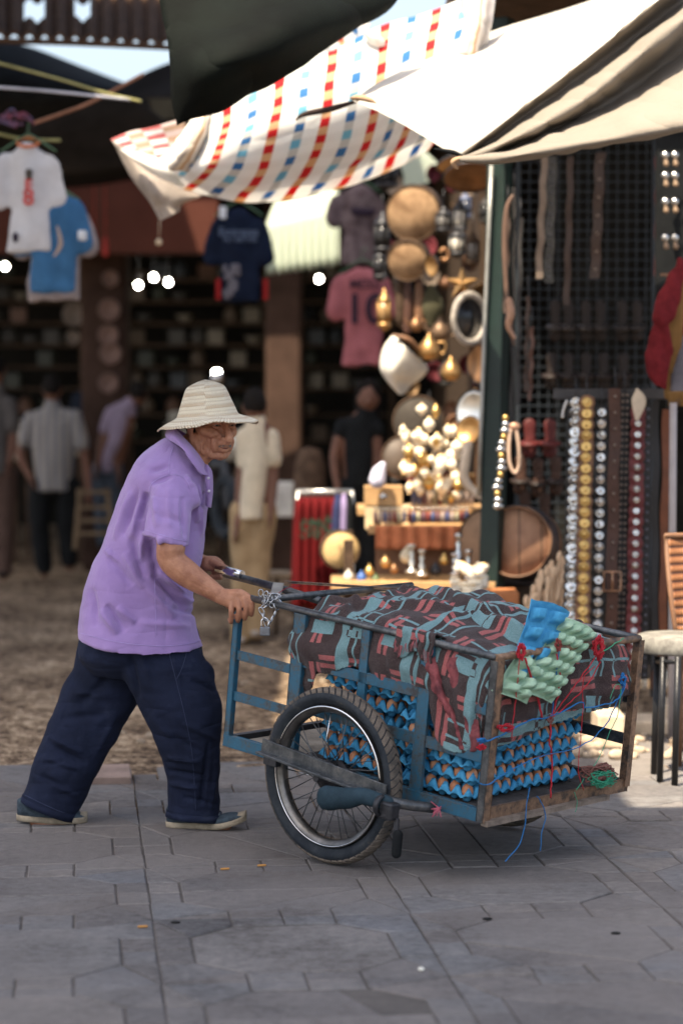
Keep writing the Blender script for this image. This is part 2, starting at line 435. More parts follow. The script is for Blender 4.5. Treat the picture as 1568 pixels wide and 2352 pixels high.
# plates on the pillar
for x, y, r, lb in ((255, 640, 20, 'topmost'), (252, 712, 26, 'second from the top'), (250, 770, 24, 'third from the top'), (255, 812, 26, 'fourth from the top'), (250, 880, 24, 'lowest')):
    c_ = P(x, y, 21.05); rr = r/F*21
    mb = MB(); mb.lathe([(0.001, .0), (rr*.6, -.01), (rr, .025), (rr*.97, .035), (rr*.58, .0), (.001, .01)], c_, Vector((0, -1, 0)), 20)
    mb.build('plate', mat('clay_plate', (.17, .095, .07), .6), label='terracotta plate hanging on the brown pillar, %s of five' % lb, cat='plate')
for x, y, r, lb in ((172, 722, 28, 'large pale round tray hanging at the back, left of the plate pillar'), (168, 775, 17, 'small round plate hanging under the pale round tray at the back')):
    c_ = P(x, y, 21.6); rr = r/F*21.6
    mb = MB(); mb.lathe([(0.001, .0), (rr*.6, -.01), (rr, .025), (rr*.97, .035), (rr*.58, .0), (.001, .01)], c_, Vector((0, -1, 0)), 20)
    mb.build('plate', mat('pale_plate', (.17, .13, .10), .6), label=lb, cat='plate')
    mb = MB(); mb.tube([c_+Vector((0, 0, rr)), Vector((c_.x, c_.y, 3.86))], .004); mb.build('cord', IRON, label='thin cord holding the round %s at the back' % ('tray' if r == 28 else 'plate'), cat='cord')
BULB = mat('lit_bulb', (1, .93, .78), emit=55, bump=0)
for x, y, D, lb in ((318, 655, 23, 'leftmost of the three lit bulbs over the dark shops'), (353, 637, 23, 'middle and highest of the three lit bulbs over the dark shops'), (387, 648, 23, 'rightmost of the three lit bulbs over the dark shops'), (733, 641, 23, 'single lit bulb under the scalloped pale awning'), (12, 612, 23, 'lit bulb at the left edge under the jerseys')):
    p = P(x, y, D); t = thing('light_bulb', p, lb, 'lamp')
    mb = MB(); mb.ball(p, .022, 12); mb.build('bulb', BULB, t)
    mb = MB(); mb.limb([p+Vector((0, 0, .04)), p+Vector((0, 0, .09))], [.022, .018], 10); mb.build('socket', IRON, t)
    mb = MB(); mb.tube([p+Vector((0, 0, .09)), Vector((p.x, p.y, 3.86))], .004); mb.build('cord', IRON, t)
# right stall shell: dark back, side and roof
mb = MB(); mb.box(Vector((3.1, 14.2, 2.0)), (3.7, .12, 4.4)); mb.build('stall_wall', SHOP, label='dark back wall of the leather stall on the right', cat='wall')
mb = MB(); mb.box(Vector((1.0, 20.3, 2.2)), (.15, 8, 4.4)); mb.build('stall_side_wall', mat('ochre_wall', (.055, .036, .024), .95), label='brown side wall behind the brass goods', cat='wall')
mb = MB(); mb.box(Vector((2.75, 12.95, 3.62)), (4.4, 2.4, .08)); mb.build('stall_roof', DARKW, label='dark timber roof of the leather stall on the right', cat='roof')
# unseen sheets added above the picture, cut to shade the street and leave sun gaps
def shade(name, pts, z, lb, m=BLACK, th=.01):
    mb = MB()
    mb.ring_loft([[Vector((x, y, z+noise.noise(Vector((x, y, 1)))*.12)) for x in [pts[0]+(pts[1]-pts[0])*i/10 for i in range(11)]] for y in [pts[2]+(pts[3]-pts[2])*j/14 for j in range(15)]], cap=False, closed=False)
    return mb.build(name, m, solid=th, label=lb, cat='sun blocker')
REED0 = mat('reed', (.075, .042, .026), .9, var=.5, scale=20)
shade('sun_blocker', (-3.7, -.80, 6.45, 8.75), 6.0, 'added unseen sun blocker high over the paving where the man walks')
shade('sun_blocker', (-6.5, -2.25, 8.7, 19.5), 6.02, 'largest added unseen sun blocker high over the dirt street', BLACK)
shade('sun_blocker', (-3.7, -.2, 1.5, 6.55), 6.05, 'added unseen sun blocker high above the near paving')
shade('sun_blocker', (-2.3, -1.75, 12.2, 13.4), 6.06, 'narrow added unseen sun blocker high above the alley')
shade('sun_blocker', (-2.3, -.4, 13.3, 15.7), 6.0, 'square added unseen sun blocker high above the hanging jerseys')
# ---------------------------------------------------------------- hanging cloths
def px(rows): return [[P(*q) for q in r] for r in rows]
# checked cloth
m, g, b = blank('checked_cloth', .85)
u, v = g.uv()                                        # u counts columns, v counts rows
u = g.M('ADD', u, g.M('MULTIPLY', g.M('SUBTRACT', g.noise(3, 2), .5), .06))
fu = g.M('FRACT', u); fv = g.M('FRACT', v)
ca = g.band(fu, .40, .59); cb = g.M('MAXIMUM', g.M('GREATER_THAN', fu, .91), g.M('LESS_THAN', fu, .09))
lo = g.M('LESS_THAN', fv, .5)
colA = g.mix(lo, (.72, .46, .26), (.62, .03, .035))
colB4 = g.M('FRACT', g.M('MULTIPLY', v, .5))
colB = g.mix(lo, (.62, .62, .60), g_blue := g.mix(g.M('LESS_THAN', colB4, .5), (.20, .50, .66), (.06, .20, .45)))
rowline = g.band(fv, .0, .5)
white = g.mix(g.M('MULTIPLY', rowline, .35), (.90, .90, .88), (.78, .77, .74))
col = g.mix(ca, white, colA); col = g.mix(cb, col, colB)
g.put(b.inputs['Base Color'], col)
g.bump(g.noise(25, 4), .35, .01)
t = g.n.new('ShaderNodeBsdfTranslucent'); g.l.new(col, t.inputs[0]); mx = g.n.new('ShaderNodeMixShader'); mx.inputs[0].default_value = .46
g.l.new(b.outputs[0], mx.inputs[1]); g.l.new(t.outputs[0], mx.inputs[2]); g.l.new(mx.outputs[0], g.n['Material Output'].inputs[0])
CHECK = m
cols = [[(452, 262, 12.0), (440, 310, 11.95), (420, 352, 11.9), (395, 385, 11.95), (372, 402, 12.1)],
        [(525, 225, 11.7), (523, 290, 11.6), (505, 345, 11.6), (480, 392, 11.7), (430, 437, 12.1)],
        [(645, 150, 11.6), (640, 235, 11.4), (625, 315, 11.4), (600, 392, 11.6), (548, 462, 12.1)],
        [(765, 115, 11.5), (758, 200, 11.3), (745, 290, 11.3), (715, 372, 11.5), (655, 461, 12.1)],
        [(888, 60, 11.5), (876, 160, 11.3), (860, 260, 11.3), (830, 350, 11.5), (775, 432, 12.0)],
        [(1003, 20, 11.5), (990, 110, 11.3), (968, 210, 11.3), (930, 305, 11.5), (880, 390, 12.0)],
        [(1120, -30, 11.5), (1105, 60, 11.3), (1080, 160, 11.3), (1040, 255, 11.5), (985, 345, 12.0)]]
rows = list(zip(*cols))
mb = MB(); mb.sheet(px(rows), 8, (6, 9.0))
uvl = mb.uv
for f in mb.bm.faces:                                # shift so that the red columns fall on the control columns
    for lp in f.loops: lp[uvl].uv = (lp[uvl].uv.x-.5, lp[uvl].uv.y)
CLOTH = mb.build('checked_cloth', CHECK, solid=.003, disp=lambda co, n: co+n*nz3(co, 3.5)*.03, label='white cloth checked in red, tan and blue, slung over the alley', cat='cloth')
# its folded left end, its shade put into greyer colours
m2 = mat('cloth_shaded', (.36, .31, .27), .9, trans=.1)
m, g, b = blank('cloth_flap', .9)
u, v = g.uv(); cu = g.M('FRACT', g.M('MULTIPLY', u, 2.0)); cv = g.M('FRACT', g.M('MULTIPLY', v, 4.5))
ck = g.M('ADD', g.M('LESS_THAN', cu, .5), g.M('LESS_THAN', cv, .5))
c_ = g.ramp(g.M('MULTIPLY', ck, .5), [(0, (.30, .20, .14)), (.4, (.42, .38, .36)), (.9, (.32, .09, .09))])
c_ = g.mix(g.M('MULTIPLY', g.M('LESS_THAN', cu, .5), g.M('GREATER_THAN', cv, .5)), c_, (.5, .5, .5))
g.put(b.inputs['Base Color'], c_)
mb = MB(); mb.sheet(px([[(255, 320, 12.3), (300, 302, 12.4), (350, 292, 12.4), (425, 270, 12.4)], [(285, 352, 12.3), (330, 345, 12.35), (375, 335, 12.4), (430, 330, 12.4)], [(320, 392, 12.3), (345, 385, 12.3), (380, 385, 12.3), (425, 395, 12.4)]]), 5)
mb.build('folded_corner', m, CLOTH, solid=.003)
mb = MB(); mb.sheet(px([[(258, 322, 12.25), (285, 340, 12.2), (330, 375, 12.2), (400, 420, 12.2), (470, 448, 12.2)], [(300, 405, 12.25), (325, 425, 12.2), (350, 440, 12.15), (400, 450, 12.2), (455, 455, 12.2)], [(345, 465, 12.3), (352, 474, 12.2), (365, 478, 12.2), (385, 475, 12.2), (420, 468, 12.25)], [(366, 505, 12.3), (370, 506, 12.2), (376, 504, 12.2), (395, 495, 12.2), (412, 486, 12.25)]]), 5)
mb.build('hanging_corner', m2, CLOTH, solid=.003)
mb = MB(); mb.sheet(px([[(275, 342, 12.15), (330, 352, 12.1), (385, 372, 12.0)], [(300, 362, 12.1), (340, 378, 12.0), (400, 395, 11.95)], [(335, 390, 12.1), (380, 415, 12.0), (425, 430, 12.0)]]), 5)
mb.build('rolled_hem', mat('cloth_white', (.8, .79, .75), .85, var=.1, trans=.5), CLOTH, solid=.003)
m, g, b = blank('striped_shawl', .9)
u, v = g.uv()
c_ = g.ramp(g.M('FRACT', g.M('MULTIPLY', u, 1.0)), [(0, (.75, .70, .62)), (.3, (.70, .66, .6)), (.42, (.35, .30, .28)), (.5, (.7, .62, .5)), (.6, (.42, .24, .12)), (.66, (.6, .55, .5)), (.8, (.25, .22, .21)), (1, (.6, .57, .55))])
g.put(b.inputs['Base Color'], c_)
mb = MB(); mb.sheet(px([[(455, 255, 11.9), (465, 248, 11.8), (478, 243, 11.8), (492, 240, 11.85)], [(430, 290, 11.8), (450, 290, 11.7), (470, 290, 11.7), (490, 290, 11.8)], [(395, 340, 11.8), (420, 345, 11.7), (450, 345, 11.7), (475, 345, 11.8)], [(362, 368, 11.9), (390, 385, 11.8), (420, 392, 11.8), (445, 400, 11.85)]]), 5)
mb.build('striped_shawl', m, solid=.003, disp=lambda co, n: co+n*nz3(co, 14)*.02, label='cream shawl with brown stripes folded over the left end of the checked cloth', cat='shawl')
# second checked cloth behind, and a white knot
mb = MB(); mb.sheet(px([[(690, 130, 13), (760, 85, 13), (840, 48, 13)], [(700, 160, 13), (775, 120, 13), (850, 85, 13)]]), 4, (2.5, 1))
mb.build('checked_cloth', CHECK, solid=.003, label='strip of a second checked cloth showing behind the dark tarp', cat='cloth')
mb = MB(); mb.limb([P(850, 38, 11.4), P(845, 55, 11.4), P(838, 72, 11.4), P(860, 90, 11.4)], [.012, .022, .035, .07], 10, flat=.4)
mb.build('cloth_knot', MATS['cloth_white'], CLOTH)
mb = MB(); mb.sheet(px([[(1062, -20, 11.4), (1085, -20, 11.2), (1110, -20, 11.2), (1140, -30, 11.3)], [(1068, 60, 11.3), (1085, 50, 11.1), (1105, 50, 11.1), (1132, 40, 11.2)], [(1040, 130, 11.3), (1065, 130, 11.1), (1090, 120, 11.1), (1118, 100, 11.2)]]), 5)
mb.build('striped_shawl', MATS['striped_shawl'], solid=.003, disp=lambda co, n: co+n*nz3(co, 12)*.03, label='cream striped shawl hanging at the right end of the checked cloth', cat='shawl')
# white tarp
def whitecloth(name, col, tr):
    m, g, b = blank(name, .9)
    g.put(b.inputs['Base Color'], g.ramp(g.noise(2.5, 5), [(.35, tuple(c*.9 for c in col)), (.65, col)]))
    g.bump(g.noise(14, 5), .3, .02)
    t = g.n.new('ShaderNodeBsdfTranslucent'); t.inputs[0].default_value = (*col, 1); mx = g.n.new('ShaderNodeMixShader'); mx.inputs[0].default_value = tr
    g.l.new(b.outputs[0], mx.inputs[1]); g.l.new(t.outputs[0], mx.inputs[2]); g.l.new(mx.outputs[0], g.n['Material Output'].inputs[0])
    return m
WT = whitecloth('white_tarp', (.82, .80, .75), .55)
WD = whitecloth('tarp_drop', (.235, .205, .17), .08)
tp = thing('white_tarp', P(1200, 340, 10.2), 'big off-white canvas tarp with a folded front drop slung over the right stall', 'tarp')
A_ = [(812, 232, 10.6), (872, 188, 10.9), (1000, 128, 11.2), (1130, 72, 11.4), (1300, 20, 11.5), (1480, -40, 11.5), (1620, -80, 11.5)]
B_ = [(880, 262, 10.5), (930, 235, 10.6), (1040, 185, 10.75), (1160, 140, 10.9), (1310, 80, 11.0), (1490, 0, 11.0), (1640, -50, 11.0)]
B2 = [(950, 300, 10.35), (985, 285, 10.4), (1060, 270, 10.4), (1150, 225, 10.45), (1300, 140, 10.5), (1450, 45, 10.5), (1620, -40, 10.5)]
C_ = [(1050, 362, 10.2), (1062, 354, 10.15), (1110, 316, 10.1), (1180, 262, 10.1), (1290, 178, 10.1), (1410, 82, 10.1), (1560, -40, 10.1)]
mb = MB(); mb.sheet(px([A_, B_, B2, C_]), 7); mb.build('canopy_sheet', WT, tp, solid=.003)
C2 = [(1052, 364, 10.22), (1075, 358, 10.2), (1130, 322, 10.2), (1205, 268, 10.2), (1318, 190, 10.22), (1440, 100, 10.25), (1590, -15, 10.3)]
D1 = [(1054, 364, 10.1), (1095, 356, 10.0), (1160, 327, 9.98), (1240, 288, 9.95), (1350, 222, 9.95), (1470, 125, 9.95), (1600, 20, 9.95)]
D2 = [(1056, 365, 10.18), (1110, 357, 10.14), (1180, 335, 10.12), (1262, 300, 10.12), (1380, 245, 10.15), (1480, 180, 10.2), (1610, 80, 10.2)]
D3 = [(1058, 366, 10.05), (1120, 360, 9.98), (1200, 342, 9.92), (1300, 310, 9.88), (1410, 275, 9.85), (1500, 240, 9.8), (1620, 180, 9.8)]
D4 = [(1060, 367, 10.0), (1140, 366, 9.9), (1230, 352, 9.8), (1330, 335, 9.75), (1430, 318, 9.7), (1530, 300, 9.65), (1640, 282, 9.6)]
D5 = [(1075, 369, 10.2), (1140, 372, 10.15), (1230, 362, 10.1), (1330, 344, 10.05), (1430, 327, 10.0), (1530, 308, 9.95), (1640, 290, 9.9)]
mb = MB(); mb.sheet(px([C_, C2, D1, D2, D3, D4, D5]), 7)
mb.build('front_drop', WD, tp, solid=.003, disp=lambda co, n: co+n*(nz3(Vector((co.x*.7-co.z, co.y, (co.x*.6+co.z)*3)), 3)*.02))
mb = MB(); mb.limb([P(812, 226, 10.55), P(828, 224, 10.5), P(850, 230, 10.5), P(862, 236, 10.5)], [.018, .028, .022, .008], 10, flat=.5); mb.build('rolled_hem', mat('canvas_brown', (.40, .26, .16), .8), tp)
mb = MB(); mb.limb([P(1048, 385, 10.1), P(1040, 372, 10.1), P(1062, 362, 10.1), P(1080, 362, 10.1)], [.012, .026, .02, .01], 10, flat=.5); mb.build('torn_corner', MATS['canvas_brown'], tp)
mb = MB(); mb.limb([P(998, 342, 10.1), P(1020, 346, 10.1), P(1045, 352, 10.1), P(1075, 366, 10.1)], [.006, .016, .02, .008], 10, flat=.5); mb.build('tie_cord', BLACK, tp)
mb = MB(); mb.limb([P(680, 275, 10.9), P(700, 262, 10.9), P(760, 250, 10.9), P(820, 232, 10.6)], [.004, .012, .014, .008], 8); mb.build('twisted_strap', mat('strap_brown', (.05, .035, .03), .9), label='dark twisted strap tying the white tarp corner across the checked cloth', cat='strap')
# dark tarps
DT = mat('dark_tarp', (.003, .0045, .0036), .8, var=.5, scale=3)
mb = MB(); mb.sheet(px([[(365, -30, 10.6), (520, -40, 10.6), (700, -50, 10.7), (925, -20, 10.9)], [(378, 60, 10.5), (520, 50, 10.4), (690, 40, 10.4), (880, 25, 10.8)], [(392, 150, 10.4), (500, 140, 10.2), (640, 120, 10.3), (760, 105, 10.6)], [(400, 230, 10.4), (470, 210, 10.3), (580, 180, 10.35), (685, 160, 10.5)], [(405, 292, 10.4), (440, 272, 10.4), (505, 250, 10.4), (590, 208, 10.5)]]), 6)
mb.build('dark_tarp', DT, solid=.004, disp=lambda co, n: co+n*nz3(co, 4)*.03, label='dark green-black tarp hanging in front of the checked cloth, top centre', cat='tarp')
DT2 = mat('dark_awning', (.028, .026, .026), .9, var=.4, scale=2)
mb = MB(); mb.sheet(px([[(-60, 75, 18), (70, 108, 18), (180, 150, 18), (290, 192, 18), (340, 210, 18)], [(-60, 200, 17), (70, 210, 17), (180, 215, 17), (290, 225, 17), (330, 240, 17)], [(-60, 320, 18), (70, 320, 18), (180, 320, 18), (300, 310, 18), (400, 292, 18)], [(-60, 420, 20), (70, 425, 20), (180, 430, 20), (350, 400, 20), (520, 330, 20)]]), 6)
mb.build('dark_awning', BLACK, solid=.005, label='large black awning at upper left above the hanging jerseys', cat='awning')
mb = MB(); mb.sheet(px([[(288, 192, 16.9), (350, 160, 16.8), (415, 135, 16.8)], [(210, 232, 16.8), (320, 225, 16.6), (420, 228, 16.6)]]), 5); mb.build('awning_flap', DT2, solid=.005, label='triangular dark grey awning flap between two gaps of white sky', cat='awning')
mb = MB(); mb.sheet(px([[(70, 290, 16.5), (220, 232, 16.5), (325, 233, 16.5)], [(60, 330, 16.6), (250, 290, 16.6), (400, 292, 16.6)], [(150, 400, 17), (300, 390, 17), (480, 330, 17)]]), 5); mb.build('awning_flap', DT2, solid=.005, label='lower dark grey awning flap behind the clothes line', cat='awning')
# reed roof with square holes
ro = thing('reed_roof', P(180, 40, 16), 'brown reed mat roof with square bright holes at top left', 'roof')
a, bq = P(-80, -60, 17.5), P(420, -60, 17.5); c_, d_ = P(-80, 74, 15.2), P(420, 100, 15.2)
hol = [(.26, .50, .36, .98), (.50, .74, .36, .98)]
mb = MB(); n1, n2 = 50, 24
def rp(s, t): return a.lerp(bq, s).lerp(c_.lerp(d_, s), t)+Vector((0, 0, .02*sin(s*90)))
holes = [(.27, .37, .45, .78), (.50, .58, .45, .74), (.0, .04, .5, .8), (.32, .50, .0, .17), (.64, .74, .0, .17), (.80, .9, .0, .15)]
for i in range(100):
    for j in range(n2):
        s0, s1, t0, t1 = i/100, (i+1)/100, j/n2, (j+1)/n2
        if any(h[0] < (s0+s1)/2 < h[1] and h[2] < (t0+t1)/2 < h[3] for h in holes): continue
        q = [mb.bm.verts.new(rp(*k)) for k in ((s0, t0), (s1, t0), (s1, t1), (s0, t1))]
        mb.bm.faces.new(q)
bmesh.ops.remove_doubles(mb.bm, verts=mb.bm.verts, dist=.001)
mb.build('reed_mat', REED0, ro, solid=.02)
for t_, lb in ((.30, 0), (.86, 1), (.995, 2)):
    mb = MB(); mb.limb([rp(0, t_)+Vector((0, 0, -.05)), rp(.5, t_)+Vector((0, 0, -.05)), rp(1, t_)+Vector((0, 0, -.05))], [.018, .02, .018], 8); mb.build('roof_pole', mat('pole_brown', (.07, .04, .025), .8), ro)
# pale awning with scalloped edge
aw = thing('pale_awning', P(690, 600, 18), 'sunlit pale green awning with a scalloped edge beyond the checked cloth', 'awning')
AW = whitecloth('awning_pale', (.66, .72, .60), .45)
mb = MB(); mb.sheet(px([[(640, 440, 19.5), (700, 420, 19.5), (775, 395, 19.5)], [(612, 512, 18.2), (690, 492, 18.2), (778, 470, 18.2)]]), 4); mb.build('awning_top', AW, aw, solid=.004)
mb = MB(); r0, r1 = [], []
for i in range(97):
    s = i/96; r0.append(P(612+166*s, 512-42*s, 18.2)); r1.append(P(612+166*s, 634-22*s-6*abs(sin(s*pi*12)), 18.15+.02*sin(s*60)))
rows = [[p.lerp(q, t/6) for p, q in zip(r0, r1)] for t in range(7)]
mb.ring_loft(rows, cap=False, closed=False); mb.build('valance', AW, aw, solid=.004)
mb = MB(); mb.sheet(px([[(905, 350, 16), (960, 340, 16), (1010, 380, 16)], [(925, 400, 16), (960, 400, 16), (1005, 405, 16)], [(925, 425, 16), (955, 428, 16), (985, 418, 16)]]), 4); mb.build('sunlit_cloth', AW, solid=.004, label='bright pale cloth showing under the right end of the checked cloth', cat='cloth')
# lines
LN = mat('yellow_rope', (.30, .28, .12), .8); LW = mat('pale_rope', (.45, .45, .5), .8); LR = mat('rust_rope', (.28, .14, .09), .8)
for pts, m_, r, lb in (([(-40, 135, 13.5), (130, 180, 13.5), (240, 213, 13.5), (325, 233, 13.5)], LN, .008, 'yellow-green rope running down across the upper left corner'),
                       ([(-40, 198, 13.4), (120, 210, 13.4), (300, 229, 13.5)], LW, .008, 'whitish blue rope stretched nearly level at upper left'),
                       ([(80, 282, 14), (150, 258, 14), (215, 232, 14), (330, 170, 14)], LR, .010, 'rust coloured rope rising from the red knot at upper left'),
                       ([(-40, 300, 14.1), (0, 308, 14.1), (60, 320, 14.1), (140, 322, 14.1)], LN, .009, 'yellow-green rope that carries the white jersey hanger')):
    mb = MB(); mb.tube([P(*q) for q in pts], r, 8, 5); mb.build('rope', m_, label=lb, cat='rope')
mb = MB()
for k in range(12):
    c0 = P(rnd(15, 75), rnd(262, 288), 14); mb.limb([c0, c0+Vector((rnd(-.06, .06), 0, rnd(-.04, .04))), c0+Vector((rnd(-.08, .08), 0, rnd(-.04, .04)))], [.006, .009, .006], 6)
mb.build('cord_knot', mat('knot_red', (.22, .03, .03), .8, col2=(.06, .09, .16), scale=12), label='tangled knot of red and blue cord above the white jersey', cat='knot')
# jerseys
def text_mesh(s, size, extr=.002):
    cu = bpy.data.curves.new('t', 'FONT'); cu.body = s; cu.size = size; cu.extrude = extr; cu.align_x = 'CENTER'; cu.offset = size*.02
    o = bpy.data.objects.new('t', cu); C.objects.link(o); bpy.context.view_layer.update()
    me = bpy.data.meshes.new_from_object(o.evaluated_get(bpy.context.evaluated_depsgraph_get())); bpy.data.objects.remove(o); return me
def put_text(s, size, c, m_, parent, name='lettering', tilt=0):
    me = text_mesh(s, size); me.materials.append(m_); me.name = name
    me.transform(Matrix.Translation(c) @ Matrix.Rotation(tilt, 4, 'Y') @ Matrix.Rotation(pi/2, 4, 'X'))
    o = bpy.data.objects.new(name, me); C.objects.link(o); o.parent = parent; KIDS.setdefault(parent.name, []).append(o)
    me.transform(root_of(parent).matrix_basis.inverted()); return o
def jersey(cx, top, wid, bot, d, m_, lb, collar=None, slv=1.0, tilt=0, thick=.05):
    """hanging short-sleeved jersey: neck point, body width, hem in pixels"""
    wid *= .90; s = d/F; p = P(cx, top, d); t = thing('jersey', p, lb, 'jersey')
    Wd = wid*s/2; H = (bot-top)*s
    def E(x, z, w, th, dy=0): return [p+Vector((x+w*cos(2*pi*j/20), dy+th*sin(2*pi*j/20), z)) for j in range(20)]
    mb = MB()
    mb.ring_loft([E(0, .0, Wd*.34, .02), E(0, -.02, Wd*.5, .03), E(0, -.05, Wd*.92, thick*.8), E(0, -.14, Wd*1.0, thick), E(0, -.3*H, Wd*.98, thick), E(.01, -.6*H, Wd*.97, thick*.9), E(0, -.85*H, Wd*1.0, thick), E(0, -H, Wd*1.02, thick*.9)])
    for sg in (-1, 1):
        mb.limb([p+Vector((sg*Wd*.6, 0, -.09)), p+Vector((sg*Wd*1.0, 0, -.13)), p+Vector((sg*Wd*(1.08+.22*slv), 0, -.15-.17*slv))], [.05, .072, .072], 14, 3, flat=.35, fdir=(0, 1, 0))
    def dp(co, n):
        q = Vector((co.x*9, co.y*2, co.z*1.6)); return co+n*noise.noise(q+Vector((cx, 0, 0)))*.028+n*noise.noise(co*9+Vector((cx, 0, 0)))*.010
    mb.build('body', m_, t, remesh=.012, smooth=3, disp=dp)
    if collar:
        mb = MB(); mb.lathe([(.062, 0), (.07, -.012), (.064, -.022), (.056, -.01)], p+Vector((0, -.012, .012)), Vector((0, -.55, 1)), 20, closed_prof=True); mb.build('collar', collar, t)
    mb = MB(); mb.tube([p+Vector((-.16, 0, -.05)), p+Vector((-.04, 0, .03)), p+Vector((0, 0, .045)), p+Vector((.04, 0, .03)), p+Vector((.16, 0, -.05))], .006, 6, 3)
    mb.tube([p+Vector((0, 0, .045)), p+Vector((.0, 0, .1)), p+Vector((.018, 0, .125)), p+Vector((.036, 0, .10))], .003, 6, 3); mb.build('hanger', mat('hanger_green', (.08, .16, .09), .5), t)
    return t, p
JW = mat('jersey_white', (.60, .59, .60), .8, var=.1, trans=.15); JB = mat('jersey_blue', (.05, .15, .30), .75, var=.2); JN = mat('jersey_navy', (.006, .011, .028), .7)
JP = mat('jersey_pink', (.36, .12, .135), .8, var=.15); JG = mat('jersey_grey', (.17, .13, .135), .85, var=.3, scale=14, col2=(.075, .05, .055)); JC = mat('jersey_cream', (.32, .27, .26), .8)
RD = mat('red_print', (.55, .07, .06), .7); DK = mat('dark_print', (.03, .02, .035), .7); WP = mat('white_print', (.7, .72, .75), .7); OR = mat('orange_trim', (.55, .18, .08), .8)
t, p = jersey(125, 448, 128, 690, 14.9, JC, 'cream jersey whose hem shows below the light blue one'); 
t, p = jersey(122, 440, 118, 668, 14.5, JB, 'light blue jersey hanging behind the white one', tilt=.05)
mb = MB(); mb.limb([P(132, 520, 14.3), P(140, 560, 14.28), P(125, 588, 14.3)], [.006, .014, .006], 8, 3, flat=.3, fdir=(0, 1, 0)); mb.build('swoosh_mark', mat('peach_print', (.55, .42, .34), .7), t)
mb = MB(); mb.box(P(190, 541, 14.4), (.05, .06, .06), None, .01); mb.build('sleeve_badge', WP, t)
t, p = jersey(66, 328, 108, 575, 14.0, JW, 'white jersey with red chest print and orange collar hanging at upper left', OR)
put_text('F', .10, P(66, 440, 13.92), RD, t, 'chest_print'); put_text('8', .13, P(66, 470, 13.92), RD, t, 'chest_print')
mb = MB(); mb.limb([P(67, 395, 13.93), P(67, 412, 13.93)], [.022, .016], 10, flat=.3, fdir=(0, 1, 0)); mb.build('crest', mat('crest_dark', (.05, .04, .03), .6), t)
mb = MB(); mb.ball(P(36, 545, 13.93), (.018, .01, .03), 10); mb.build('hem_badge', DK, t)
t, p = jersey(548, 478, 100, 690, 16.0, JN, 'navy jersey with faint lettering hanging below the checked cloth', slv=1.0)
put_text('Emirates', .075, P(548, 541, 15.93), mat('faint_print', (.10, .13, .2), .7), t); put_text('FLY BETTER', .042, P(552, 555, 15.93), MATS['faint_print'], t)
mb = MB(); mb.box(P(512, 488, 15.92), (.045, .02, .08), None, .005); mb.build('swing_tag', WP, t)
mb = MB()
for k in range(16):
    mb.ball(P(rnd(515, 548), rnd(600, 690), 15.94), (rnd(.015, .03), .008, rnd(.02, .04)), 8)
mb.build('grey_motif', mat('motif_grey', (.14, .13, .15), .8), t)
for xx in (502, 610):
    mb = MB(); mb.box(P(xx, 665, 15.97), (.035, .03, .14), None, .008); mb.build('red_side_panel', mat('deep_red', (.30, .02, .02), .8), t)
t, p = jersey(832, 612, 100, 838, 16.4, JP, 'dark pink jersey printed with a big number ten', slv=.9)
put_text('MESSI', .085, P(838, 662, 16.32), DK, t); put_text('10', .28, P(838, 742, 16.32), DK, t, 'number')
t, p = jersey(822, 425, 90, 608, 17.0, JG, 'greyish pink patterned jersey hanging above the number ten one', slv=.5)
mb = MB()
for k in range(7): mb.ball(P(812+k*7, 483+(k*5) % 9, 16.93), (.022, .008, .025), 8)
mb.build('dark_motif', DK, t)
# small bulb-like weights and red bits by the jerseys
mb = MB(); mb.ball(P(365, 556, 15), .02, 10); mb.tube([P(365, 556, 15), P(367, 505, 15)], .002); mb.build('hanging_weight', mat('weight_pale', (.75, .6, .4), .6), label='small pale weight hanging on a thread below the cloth corner', cat='weight')
for x, y, lb in ((217, 555, 'left one of two red pouches hanging in front of the reddish fascia'), (243, 566, 'right one of two red pouches hanging in front of the reddish fascia')):
    mb = MB(); c0 = P(x, y, 20); mb.limb([c0+Vector((0, 0, .06)), c0+Vector((0, 0, -.05))], [.025, .04], 10, flat=.6); mb.tube([c0+Vector((0, 0, .06)), c0+Vector((0, 0, .5))], .003); mb.build('pouch', RD, label=lb, cat='pouch')
# ---------------------------------------------------------------- handcart
PA = radians(6.6)
CU = Vector((.745*cos(PA), -.667*cos(PA), -sin(PA))).normalized(); CV = Vector((.667, .745, 0)).normalized(); CW = CU.cross(CV)
CO = Vector((.010, 8.18, .302))
def K(u, v, w): return CO+CU*u+CV*v+CW*w
# blue paint worn through to dark steel
m, g, b = blank('worn_blue_paint', .5)
n1 = g.noise(14, 8, rough=.75); n2 = g.noise(90, 5, rough=.7); n3 = g.noise(3, 3)
f = g.M('ADD', g.M('MULTIPLY', n1, .6), g.M('ADD', g.M('MULTIPLY', n2, .3), g.M('MULTIPLY', n3, .25)))
g.put(b.inputs['Base Color'], g.ramp(f, [(.46, (.035, .032, .035)), (.53, (.05, .075, .09)), (.58, (.018, .085, .14)), (.72, (.014, .11, .185))]))
g.bump(f, .5, .004); PAINT = m
m, g, b = blank('bare_steel', .38)
n1 = g.noise(20, 8, rough=.75)
g.put(b.inputs['Base Color'], g.ramp(n1, [(.4, (.045, .05, .055)), (.55, (.10, .105, .11)), (.66, (.17, .16, .15))])); b.inputs['Metallic'].default_value = .55
g.bump(n1, .4, .003); STEEL = m
m, g, b = blank('rusty_steel', .55)
n1 = g.noise(25, 8, rough=.75)
g.put(b.inputs['Base Color'], g.ramp(n1, [(.38, (.05, .04, .035)), (.52, (.20, .12, .075)), (.66, (.30, .19, .12))])); b.inputs['Metallic'].default_value = .35
g.bump(n1, .5, .003); RUST = m
CHROME = mat('chrome', (.62, .62, .63), .14, 1, var=.15, bump=0)
m, g, b = blank('tyre_rubber', .75)
